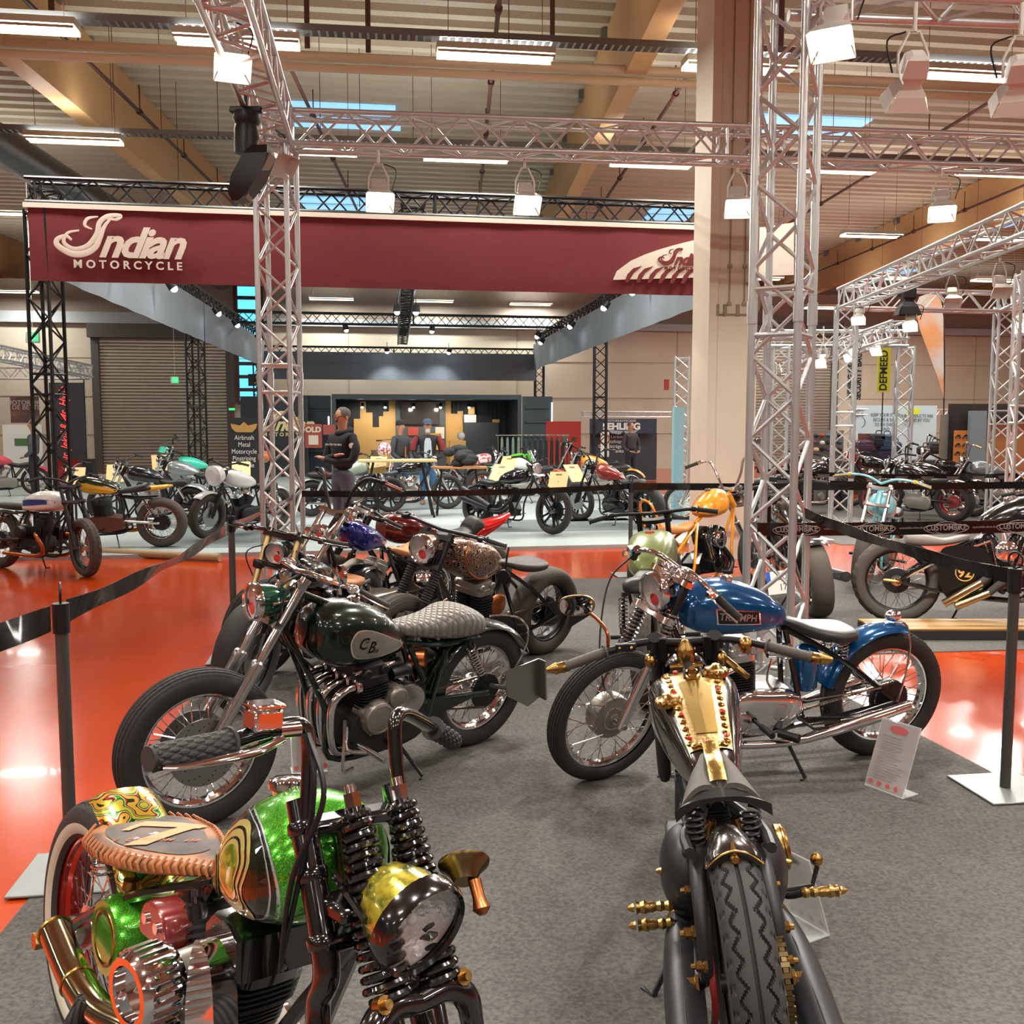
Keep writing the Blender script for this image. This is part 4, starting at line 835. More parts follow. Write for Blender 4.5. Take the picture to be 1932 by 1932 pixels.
# --- 1 dark green bobber
def x_green(R, p):
    S = p['S_']; tr = bvh(p['tk'])
    # teardrop badge with lettering
    o_ = smoothpoly([(.90, .73), (.89, .775), (.85, .80), (.77, .785), (.65, .73), (.575, .69), (.57, .67), (.63, .655), (.76, .655), (.87, .675)])
    e = decal(R, tr, o_, M('badge_rim', '#e4e4e0', .25, .6), 'tank_badge', off=.0025); decal(e, tr, np.array(o_).mean(0) + (np.array(o_) - np.array(o_).mean(0)) * .95, M('badge_grey', '#8a857a', .3, .5, 1), 'badge_field', off=.004)
    for s_, x_, z_, sz in (('C', .835, .735, .075), ('B', .785, .71, .075), ('afe', .81, .742, .02), ('ob', .755, .69, .028)):
        text(s_, sz, ink, frame((x_, .2, z_), (-1, 0, -.12), (0, 0, 1)), 'badge_letter', e, shear=.3, ext=.0004, off=.001 if sz > .05 else 0, wrap=wrapf(tr, off=.005))
    # gussets and pivot bolts
    for sd in (-1, 1):
        b = MB(); b.prism([(.53, .66), (.49, .64), (.42, .45), (.33, .6), (.29, .6), (.36, .3), (.43, .26), (.3, .33), (.12, .34), (.12, .36), (.38, .38), (.47, .36)][:0] or [(.5, .48), (.44, .5), (.40, .27), (.43, .25), (.5, .3)], (0, sd * .115, 0), (1, 0, 0), (0, 0, 1), (0, .008, 0)); b.prism([(.43, .26), (.41, .37), (.1, .35), (.12, .325)], (0, sd * .115, 0), (1, 0, 0), (0, 0, 1), (0, .01, 0)); b.tube([(.53, sd * .1, .66), (.44, sd * .115, .48)], .015, 8); b.tube([(.31, sd * .105, .61), (.4, sd * .112, .28)], .013, 8)
        g = b.build('frame_gusset', darkgreen, R)
        b = MB(); b.lathe([(0, .02), (.014, .018), (.016, 0), (0, 0)], (.46, sd * .12, .33), (0, sd, 0), 16); b.lathe([(0, .02), (.012, .018), (.014, 0), (0, 0)], (.47, sd * .12, .43), (0, sd, 0), 16); b.build('pivot_bolts', alu, g)
    b = MB(); b.loft([[(x, y, z) for y, z in ((-.085, z0), (.085, z0), (.085, z1), (-.085, z1))] for x, z0, z1 in ((.27, .35, .62), (.33, .3, .63), (.4, .29, .5))]); b.build('inner_fender', darkgreen, R)
    # four downpipes
    for i, y in enumerate((.14, .05, -.04, -.13)):
        b = MB(); b.lathe([(.028, 0), (.034, .006), (.034, .022), (.024, .03)], (.83, y, .535), (1, 0, -.1), 16); b.tube([(.84, y, .535), (.9, y, .53), (.955, y * 1.02, .5), (.975, y, .44), (.965, y * .95, .33), (.93, y * .85, .235), (.86, y * .7, .2)], .0185, 16, 5); b.build('downpipe', chrome, R, label='chrome exhaust downpipe')
    b = MB(); b.tube([(.86, 0, .2), (.6, -.02, .17), (.3, -.1, .18), (-.05, -.17, .24)], [.03, .045, .05, .045], 18, 4); b.build('silencer', chrome, R)
    # round engine covers
    for (x, z, r, h, y0) in ((.755, .385, .078, .03, .19), (.655, .465, .05, .03, .185)):
        b = MB(); b.cyl((x, .1, z), (x, y0, z), r * 1.08, 36); disc_cover(b, (x, y0, z), Y, r, h, 40)
        for k in range(6): t = k * pi / 3; b.cyl((x + r * 1.05 * cos(t), y0 - .012, z + r * 1.05 * sin(t)), (x + r * 1.05 * cos(t), y0 + .012, z + r * 1.05 * sin(t)), .007, 8)
        b.build('round_engine_cover', castal, p['eng'])
    b = MB(); b.loft([[(.585 + .1 * cos(t) * f * (1.1 if cos(t) < 0 else .9), y, .425 + .085 * sin(t) * f) for t in np.linspace(0, 2 * pi, 32, endpoint=False)] for y, f in ((.09, 1), (.17, 1), (.185, .93), (.19, .6))]); b.build('sprocket_cover', alu, p['eng'])
    b = MB()
    for y in (.13, .05, -.03): b.lathe([(.0, -.05), (.028, -.05), (.03, .03), (.034, .035), (.034, .05), (0, .055)], (.6, y, .56), (-1, 0, .1), 16)
    b.build('carburettors', satin, p['eng'])
    b = MB(); b.lathe([(.04, -.04), (.045, -.035), (.045, .04), (.02, .045), (0, .045)], (.46, .08, .585), (-.6, .7, .1), 24); b.build('cone_air_filter', copper, p['eng'])
    b = MB(); b.tube([(.86, .13, .595), (.74, .14, .61), (.64, .13, .615)], [.014, .024, .01], 14, 6, flat=.7); b.build('cam_cover_trim', chrome, p['eng'])
    # loop around the fender and side plate holder
    b = MB(); b.tube([(-.02, .14, .32), (-.16, .15, .48), (-.22, .14, .62), (-.18, .12, .70), (-.1, .09, .725), (-.0, .07, .73)], .006, 8, 6); b.build('fender_stay', chrome, R)
    b = MB(); b.prism([(-.02, .47), (-.26, .50), (-.30, .28), (-.21, .24), (-.05, .33)], (0, .2, 0), (1, 0, 0), (0, 0, 1), (0, .004, 0)); b.prism([(-.26, .5), (-.3, .28), (-.29, .275), (-.25, .5)], (0, .225, 0), (1, 0, 0), (0, 0, 1), (0, .05, 0)); b.cyl((-.02, .1, .36), (-.06, .2, .37), .012, 10); b.build('side_plate_holder', M('brushed_plate', '#8f8f8a', .28, .9), R)
    # gear lever, peg
    b = MB(); b.tube([(.9, .16, .36), (.92, .2, .27), (.86, .27, .27)], .01, 8, 3); b.cyl((.86, .2, .28), (.84, .38, .27), .014, 14); b.tube([(.92, .17, .4), (.93, .19, .32), (.94, .21, .18), (.88, .2, .17)], .008, 8, 4); b.build('foot_control', alu, R)
    # cables
    b = MB(S)
    for k in (-.07, .03, .08): b.tube([(1.05, k, 1.08), (1.2, k * 1.4, 1.0), (1.19, k, .8), (1.02, k * .6, .62)], .0045, 6, 6)
    b.build('cables', satin, R)
    b = MB(S); b.tube([(1.06, .34, 1.03), (1.08, .37, 1.08), (1.09, .38, 1.11)], .005, 6); b.lathe([(0, 0), (.04, .004), (.042, .016), (0, .018)], (1.09, .38, 1.12), (-1, 0, .1), 20); b.build('bar_end_mirror', chrome, R)
bike('dark green chrome bobber with grey quilted seat and silver tank badge at left', (-0.229, 5.087), -137, 8, wb=1.53, steer=-8, paint=darkgreen, framem=darkgreen, rf=.345, wf=.125, wr=.125, lod=3, H=(1.10, 1.0), treadf='rib', treadr='block',
     head=(.2, -.05, .078, .17), headm=M('green_shell', '#0f4a36', .18, .5, 1), sticker=True, tank=[(.50, .645, .69, .03), (.54, .63, .735, .075), (.66, .61, .84, .118), (.80, .605, .9, .142), (.93, .62, .915, .145), (1.02, .67, .89, .12), (1.06, .72, .84, .06)],
     seat=[(.04, .67, .70, .06), (.07, .655, .76, .12), (.16, .65, .795, .14), (.24, .65, .80, .135), (.34, .66, .775, .11), (.45, .68, .765, .085), (.54, .7, .76, .06), (.58, .72, .745, .03)], seatm=quilt, rf_f=(25, 152, .03), engine='four', ex=.74, ez=.335, es=.95, finm=satin, casem=matte, rockm=satin,
     hubf='discs', exh=[], S=(.53, .66), bar=[(0, 0, .07), (-.01, .1, .075), (-.03, .22, .07), (-.11, .31, .04), (-.24, .37, -.035)], grip=.13, slide=.52, extra=x_green, hubr='none', plate=None, headdir=(1, 0, 0), clampm=chrome, cap=True, wheel='spoke', tirem=rubber)
# --- 2 blue bobber
def x_blue(R, p):
    S = p['S_']; tr = bvh(p['tk'])
    o_ = [(1.03, .875), (.8, .85), (.79, .785), (1.02, .8)]; o_ = np.array([np.array(o_[i]) * (1 - t) + np.array(o_[(i + 1) % 4]) * t for i in range(4) for t in np.linspace(0, 1, 8, endpoint=False)])
    e = decal(R, tr, o_, chrome, 'tank_badge', off=.004, rings=6); decal(e, tr, o_.mean(0) + (o_ - o_.mean(0)) * (.93, .86), ink, 'badge_field', off=.006, rings=6)
    text('TRIUMPH', .047, M('silver_letter', '#d8d8d8', .3, .7), frame((.915, .2, .828), (-1, 0, -.1), (0, 0, 1)), 'badge_letters', e, ext=.0005, off=.0008, wrap=wrapf(tr, off=.008))
    b = MB(); b.lathe([(0, -.11), (.055, -.11), (.065, -.095), (.065, .07), (.05, .1), (.02, .115), (0, .115)], (.47, .03, .52), (0, 0, 1), 30); b.build('oil_tank', blue, R)
    for y in (-.07, .07): b = MB(); b.spring((.3, y, .57), (.3, y, .66), .028, .004, 5); b.build('seat_spring', chrome, R)
    # polished primary cover with inner rounds
    b = MB(); sh = smoothpoly([(.93, .40), (.90, .30), (.83, .24), (.72, .235), (.6, .27), (.53, .33), (.54, .4), (.6, .44), (.72, .45), (.85, .455)])
    c_ = np.array(sh).mean(0); b.loft([[(c_[0] + (a - c_[0]) * f, y, c_[1] + (z - c_[1]) * f) for a, z in sh] for y, f in ((.09, 1), (.135, 1), (.15, .95), (.16, .84), (.163, .5))]); e = b.build('primary_cover', chrome, p['eng'])
    b = MB(); disc_cover(b, (.865, .15, .31), Y, .055, .02, 30); disc_cover(b, (.66, .152, .35), Y, .05, .012, 30); b.build('cover_discs', alu, e)
    b = MB()
    for y in (-.09, .09):
        b.lathe([(0, -.03), (.026, -.03), (.032, 0), (.026, .03), (0, .034)], (.78, y, .665), (-.2, .98 if y > 0 else -.98, .1), 20); b.lathe([(0, -.03), (.026, -.03), (.032, 0), (.026, .03), (0, .034)], (.89, y, .665), (.2, .98 if y > 0 else -.98, .1), 20)
    b.build('rocker_caps', alu, p['eng'])
    b = MB(); b.lathe([(.0, -.04), (.03, -.04), (.032, .02), (.04, .03), (.045, .07), (.038, .075), (.02, .03)], (.66, .06, .62), (-1, .2, .05), 24); b.build('bell_mouth', chrome, p['eng'])
    b = MB(); b.tube([(.7, .1, .6), (.72, .11, .5), (.68, .11, .44)], .006, 6, 4); b.tube([(.62, .1, .4), (.5, .12, .38), (.1, .13, .42)], .004, 6); b.build('fuel_and_brake_rods', chrome, R)
    b = MB(); b.lathe([(.0, .0), (.1, .0), (.102, .02), (.09, .035), (.04, .04), (0, .045)], (0, .045, .33), Y, 36); b.cyl((0, .06, .33), (0, .15, .33), .013, 10); b.tube([(0, .1, .25), (.2, .12, .27), (.5, .13, .3)], .004, 6); b.build('brake_drum', satin, R)
    b = MB(); b.tube([(-.01, .03, .72), (-.06, .055, .71), (-.07, .09, .6), (-.03, .125, .45), (0, .13, .34)], .006, 8, 5); b.build('fender_strut', chrome, R)
    b = MB(); b.ball((-.02, 0, .745), (.045, .03, .03), 18); b.build('tail_lamp', chrome, R)
    b = MB(); b.cyl((.66, .16, .245), (.6, .24, .245), .022, 16); b.tube([(.56, .15, .31), (.5, .2, .27), (.42, .2, .27)], .007, 6); b.build('foot_control', satin, R)
    b = MB(S); b.lathe([(0, -.02), (.03, -.02), (.034, .01), (.03, .022), (0, .022)], (1.2, .06, 1.03), (-.5, 0, .8), 24); b.lathe([(0, -.02), (.03, -.02), (.034, .01), (.03, .022), (0, .022)], (1.2, -.03, 1.03), (-.5, 0, .8), 24); b.build('instruments', chrome, R)
    b = MB(S); b.tube([(1.2, -.3, 1.0), (1.3, -.34, .85), (1.42, -.2, .6), (1.46, -.06, .4)], .0045, 6, 8); b.build('brake_cable', satin, R)
bike('blue chrome bobber with black ribbed solo seat behind the gold plated tank', (1.866, 4.927), -165, 7, wb=1.47, steer=17, lod=3, paint=blue, framem=black, H=(1.17, .99), rf=.335, wf=.088, wr=.11, rr=.338, treadf='rib', treadr='block',
     tank=[(.60, .755, .79, .03), (.64, .745, .85, .085), (.76, .73, .925, .122), (.92, .725, .975, .137), (1.05, .735, .97, .132), (1.14, .77, .93, .105), (1.175, .81, .88, .05)], head=(.13, -.05, .088, .13), headm=chrome, sticker=True,
     seat=[(.21, .675, .70, .05), (.25, .66, .715, .115), (.34, .655, .72, .135), (.45, .668, .735, .1), (.55, .71, .765, .06), (.61, .74, .775, .03)], seatm=M('ribbed_leather', '#2a2928', .4, bump=(30, .3, .003)), rf_f=(12, 100, .035), fendm=blue, frame='rigid', S=(.6, .72), P=(.5, .27), engine='twin', ex=.83, ez=.385, es=.95,
     finm=satin, casem=alu, rockm=alu, exh=[([(.9, .1, .56), (.98, .12, .53), (1.03, .14, .4), (.98, .15, .25), (.88, .16, .205), (.66, .16, .19), (.54, .165, .2), (.44, .17, .225), (.2, .19, .29), (-.02, .2, .35)], [.019, .019, .019, .019, .02, .02, .021, .027, .03, .026]), ([(.9, -.1, .56), (.98, -.12, .53), (1.03, -.14, .4), (.95, -.15, .23), (.6, -.16, .19), (0, -.2, .33)], .02)], exhm=chrome,
     bar=[(0, 0, .05), (.03, .1, .08), (.04, .2, .07), (.02, .29, .03), (-.04, .38, -.04)], slide=.44, fspring=True, gaitm=chrome, lower=chrome, upper=satin, extra=x_blue, rim=chrome, hubr='none', spokem=chrome, hubf='drum', drumm=castal, ww=False, clampm=chrome)
# --- 3 dark bike seen from behind with the gold tank plate
def x_gold(R, p):
    S = p['S_']; tr = bvh(p['tk']); F3 = lambda *a: V(*a)
    # gold plate conforming to the tank top
    def rect(x0, x1, w0, w1): P = np.array([(x0, -w0), (x0, w0), (x1, w1), (x1, -w1)]); return np.array([P[i] * (1 - t) + P[(i + 1) % 4] * t for i in range(4) for t in np.linspace(0, 1, 12, endpoint=False)])
    def arr(o_): c = o_.mean(0); return np.array([c + (q - c) * (1 - .06 * (abs((q - c)[1]) / abs(o_[:, 1]).max() > .9 and (abs((q - c)[0]) > .85 * abs(o_[:, 0] - c[0]).max()))) for q in o_])
    e = decal(R, tr, arr(rect(.33, .87, .06, .102)), gold2, 'engraved_plate', 'z', .004, 9, 1); decal(e, tr, arr(rect(.41, .74, .03, .05)), M('plain_gold', '#b9964a', .28, 1), 'plate_centre', 'z', .0055, 6)
    b = MB(); w = wrapf(tr, 'z', 1, .006)
    for sd in (-1, 1):
        for k in range(13):
            x = .37 + k * .039; y = sd * (.052 + (x - .37) * .06); r = .0105
            b.tube([w(Vector((x + r * (1 - t / 9) * cos(t), y + r * (1 - t / 9) * sin(t), .9))) for t in np.linspace(0, 7, 16)], .0032, 6)
    for y in np.linspace(-.04, .04, 5): b.tube([w(Vector((.35 + .009 * cos(t), y + .009 * sin(t), .9))) for t in np.linspace(0, 5.5, 12)], .003, 6)
    b.build('scrollwork', brass, e)
    b = MB()
    for x, y in ((.39, .052), (.39, -.052), (.52, .06), (.52, -.06), (.66, .067), (.66, -.067), (.84, .05), (.84, -.05)): q = w(Vector((x, y, .9))); b.ball((q.x, q.y, q.z + .002), (.0085, .0085, .006), 10)
    b.build('rubies', redg, e)
    b = MB(); b.tube([(.34, 0, .83), (.3, 0, .81), (.25, 0, .805), (.19, 0, .775)], .022, 8, 3, flat=.18); b.build('seat_strap', gold2, R)
    for x, y in ((.62, .105), (.8, -.09)):
        q = w(Vector((x, y * .85, .9))); b = MB(); b.lathe([(0, .03), (.012, .03), (.02, .02), (.036, .016), (.04, .006), (.038, -.008)], tuple(q), (0, y * 1.5, 1), 24)
        for k in range(12): t = k * pi / 6; b.ball((q.x + .036 * cos(t), q.y + .036 * sin(t), q.z + .006), .008, 8)
        b.build('fuel_cap', brass, R)
    b = MB(); q = w(Vector((.78, 0, .9))); b.lathe([(0, .03), (.01, .03), (.016, .015), (.026, .01), (.026, 0)], tuple(q), (-.4, 0, 1), 20); b.mat(1)
    for sd in (-1, 1): b.tube([q + Vector((0, sd * .02, .012)), q + Vector((-.03, sd * .026, .03)), q + Vector((-.07, sd * .028, .012))], .004, 6, 3)
    b.build('plate_latch', [brass, satin], R)
    # split seat shell
    b = MB(); rings = []
    for t in np.linspace(0, 1, 12):
        x = .31 - .125 * t; hw = .055 + .05 * t ** .8; z = .795 - .035 * t; o_ = []; q_ = []
        for u in np.linspace(-1, 1, 21): zz = z + .018 * abs(sin(u * pi)) * (1 - .3 * t) - .035 * abs(u) ** 3 - .012 * (abs(u) < .12); o_.append((x - .03 * t * (abs(u) ** 2), hw * u, zz)); q_.append((x - .03 * t * (abs(u) ** 2), hw * u * .98, zz - .014))
        rings.append(o_ + q_[::-1])
    b.loft(rings); b.build('seat', M('grey_suede', '#5b5751', .75, bump=(120, .3, .001)), R)
    b = MB(); rings = []
    for t in np.linspace(0, 1, 6):
        x = .187 - .03 * t; hw = .106 + .016 * t; z = .757 - .014 * t; rings.append([(x - .03 * u * u, hw * u, z - .035 * abs(u) ** 2.5 + .02 * t * u * u) for u in np.linspace(-1, 1, 21)] + [(x - .03 * u * u, hw * u, z - .035 * abs(u) ** 2.5 - .012) for u in np.linspace(1, -1, 21)])
    b.loft(rings); b.build('seat_lip', leather, R)
    for sd in (-1, 1): b = MB(); b.spring((.17, sd * .07, .6), (.17, sd * .07, .7), .026, .0045, 6); b.mat(1).cyl((.17, sd * .045, .62), (.17, sd * .03, .68), .014, 10); b.build('seat_spring', [satin, brass], R)
    # tail hump and lamp
    b = MB(); loftx(b, [(.17, .58, .65, .04), (.13, .58, .685, .055), (.06, .6, .70, .066), (-.01, .63, .698, .07), (-.045, .65, .688, .064)], 20, 4, 2.2, 6, .1); e = b.build('tail_cowl', carbon, R); b = MB(); b.tube([(-.048, y, .652 + .038 * (1 - (y / .068) ** 2)) for y in np.linspace(-.066, .066, 15)], .003, 6); b.tube([(-.046 + .02 * (abs(y) / .078), y, .65) for y in np.linspace(-.068, .068, 9)], .003, 6); b.lathe([(0, .012), (.008, .012), (.016, 0)], (-.05, 0, .67), (-1, 0, .3), 12); b.loft([[(-.02, -.003, .70), (-.02, .003, .70), (-.02, 0, .704)], [(-.052, -.009, .682), (-.052, .009, .682), (-.056, 0, .686)]]); b.build('gold_trim', brass, e)
    # seat stays and side cases
    for sd in (-1, 1):
        b = MB(); b.tube([(.2, sd * .05, .62), (.1, sd * .08, .6), (0, sd * .088, .5), (-.03, sd * .092, .38), (0, sd * .1, .335)], [.018, .022, .02, .016, .014], 10, 5, flat=.5); b.build('swing_arm_plate', gunm, R)
        b = MB(); b.ball((.33, sd * .1, .47), (.12, .075, .13), 28); b.mat(1); b.lathe([(0, .014), (.006, .014), (.01, 0)], (.3, sd * .17, .49), (0, sd, 0), 10); b.build('side_case', [gunm, brass], R)
        b = MB(); b.tube([(.42, sd * .11, .28), (.3, sd * .13, .33), (.1, sd * .145, .32), (-.12, sd * .155, .28), (-.3, sd * .16, .25), (-.36, sd * .16, .24)], [.026, .04, .05, .05, .042, .01], 24, 5); b.mat(1).torus((.33, sd * .125, .32), (-1, sd * .2, .2), .04, .007, 24, 8); b.mat(2).tube([(.3, sd * .13, .372), (.1, sd * .145, .371), (-.12, sd * .155, .331), (-.3, sd * .16, .293)], .002, 5); b.build('silencer', [gunm, brass, matte], R)
        b = MB()
        for x, y, z, r in ((0, .125, .335, .02), (.09, .115, .42, .015), (-.03, .1, .4, .013), (.2, .08, .6, .012), (.16, .1, .5, .012)): b.lathe([(0, .03), (r * .5, .028), (r * .6, .018), (r, .016), (r, -.002), (r * 1.3, -.004), (r * 1.3, -.012), (0, -.012)], (x, sd * y, z), (0, sd, 0), 8)
        b.build('gold_nuts', brass, R)
        for k, (x, z) in enumerate(((.2, .43), (.22, .37)) if sd > 0 else ((.3, .39),)):
            b = MB(); yo = .085 if sd > 0 else .03; b.tube([(x + .05, sd * (.16 - yo), z), (x + .03, sd * (.2 - yo), z - .01), (x + .02, sd * (.24 - yo), z)], .01, 10, 3); b.mat(1).tube([(x + .02, sd * (.235 - yo + .011 * i), z) for i in range(10)], [.011 + .004 * (i % 2) + .003 * (i > 5) for i in range(10)], 12); b.lathe([(.012, 0), (.009, .012), (0, .022)], (x + .02, sd * (.34 - yo), z), (0, sd, 0), 10); b.build('foot_peg', [satin, gold2], R)
    b = MB(); b.lathe([(.0, .02), (.05, .018), (.062, .006), (.065, -.01)], (.4, -.175, .49), (0, -1, .1), 32); b.torus((.4, -.18, .49), (0, -1, .1), .058, .006, 32, 8); b.build('inspection_ring', brass, R)
    b = MB(); b.tube([(.4, -.17, .36), (.4, -.25, .37), (.41, -.27, .42)], .007, 6); b.mat(1).ball((.41, -.27, .44), (.018, .018, .02), 12); b.build('shift_lever', [satin, brass], R)
    b = MB(); b.tube([(.25, .06, .5), (.1, .075, .48), (-.02, .08, .38), (-.04, .08, .3), (0, .09, .2)], .009, 8, 5); b.build('red_brake_hose', M('red_hose', '#7d1c1c', .45), R)
    b = MB()
    for i in range(38):
        t = -1.2 + 3.6 * i / 38; q = V(-.0 - .23 * cos(t) * .0, -.088, .335) + V(-sin(t + pi / 2) * 0, 0, 0) + V(cos(pi - t) * .125, 0, sin(pi - t) * .125); tt = pi - t; b.box(q, (.008, .022 if i % 2 else .012, .011), R=np.array(Matrix.Rotation(-tt, 3, 'Y')))
    for i in range(60): b.box((.02 + .42 * i / 60, -.088, .46 - .06 * i / 60), (.0062, .02 if i % 2 else .012, .01))
    b.build('drive_chain', M('bronze_chain', '#6d5c3c', .35, .9), R)
    # bar fittings
    b = MB(S); Hx = p['Hv']
    b.mat(1)
    for sd in (-1, 1):
        for k in (.025, -.02): b.box(Hx + V(-.0, sd * .075, .01 + k * 0), (.035, .03, .08), ch=.004)
    b.mat(0); b.lathe([(0, .06), (.012, .055), (.02, .04), (.03, .03), (.033, .01), (.028, -.02)], Hx + V(-.02, 0, -.01), (-.25, 0, 1), 24)
    for k in range(10): b.ball(Hx + V(-.02 + .03 * cos(k * .628), .03 * sin(k * .628), .012), .007, 6)
    for sd in (-1, 1):
        b.cyl(Hx + V(-.04, sd * .012, -.045), Hx + V(-.04, sd * .055, -.045), .014, 12); b.ball(Hx + V(-.0, sd * .12, -.03), (.026, .022, .026), 14); b.lathe([(.017, 0), (.02, .01), (.018, .03), (.022, .035), (.014, .055), (.008, .07), (0, .07)], Hx + V(-.09, sd * .40, -.017), (-.2, sd, -.1), 18)
    b.ball(Hx + V(-.03, -.2, .02), (.03, .024, .03), 14); b.tube([Hx + V(.0, -.13, -.03), Hx + V(-.04, -.17, -.06), Hx + V(-.03, -.2, -.09)], .012, 8, 3); b.build('bar_ornaments', [brass, satin], R)
    b = MB(S); b.box(Hx + V(-.03, .2, .028), (.02, .07, .025), ch=.003); b.mat(1); [b.ball(Hx + V(-.042, .2 + k, .028), .007, 8) for k in (-.02, .02)]; b.build('switch_block', [satin, brass], R)
    b = MB(S); q = Hx + V(-.03, .26, .03); b.tube([q, q + V(0, 0, .05), q + V(.03, .03, .09), q + V(.02, .06, .12)], .006, 8, 4); e = b.build('mirror_arm', copper, R)
    c_ = q + V(.02, .1, .145); T_ = np.linspace(0, 2 * pi, 32, endpoint=False); b = MB(S); sh = [(.062 * np.sign(cos(t)) * abs(cos(t)) ** .75, .036 * np.sign(sin(t)) * abs(sin(t)) ** .8) for t in T_]
    b.loft([[c_ + V(x_, a * f, z * f) for a, z in sh] for x_, f in ((.0, 1), (.01, 1.02), (.022, .8), (.028, .3))]); e2 = b.build('mirror', brass, R); b = MB(S); b.loft([[c_ + V(x_, a * .93, z * .93) for a, z in sh] for x_ in (-.002, .002)]); b.build('mirror_glass', mirrorm, e2)
bike('dark bike from behind with engraved gold tank plate and gold nuts in the foreground', (.61, 2.29), 85, 6.5, wb=1.42, steer=-4, rr=.335, wr=.122, shock=False, pegs=False, wf=.1, rf=.34, lod=3, paint=carbon, framem=gunm, H=(1.0, .93), treadr='zig', treadf='rib', upper=gunm, lower=gunm, clampm=satin,
     tank=[(.25, .74, .775, .04), (.29, .72, .8, .065), (.42, .69, .83, .09), (.6, .68, .87, .118), (.78, .69, .895, .142), (.88, .72, .885, .14), (.94, .77, .85, .09)], tpt=3.6, seat=None, rf_f=None, head=(.12, -.1, .08, .12), cap=False, bar=[(0, 0, .03), (-.0, .14, .035), (-.04, .27, .015), (-.09, .40, -.015)], grip=.14, barm=satin, lever=False, gripm=M('wrapped_grip', '#57504a', .7),
     frame='mono', S=(.3, .66), P=(.42, .36), ex=.72, ez=.36, finm=satin, casem=gunm, rockm=gunm, aircl=False, exh=[], chain=False, extra=x_gold, rimr=gunm, rimf=gunm, spokem=gunm, hubm=satin, hubr='none', stand=True)
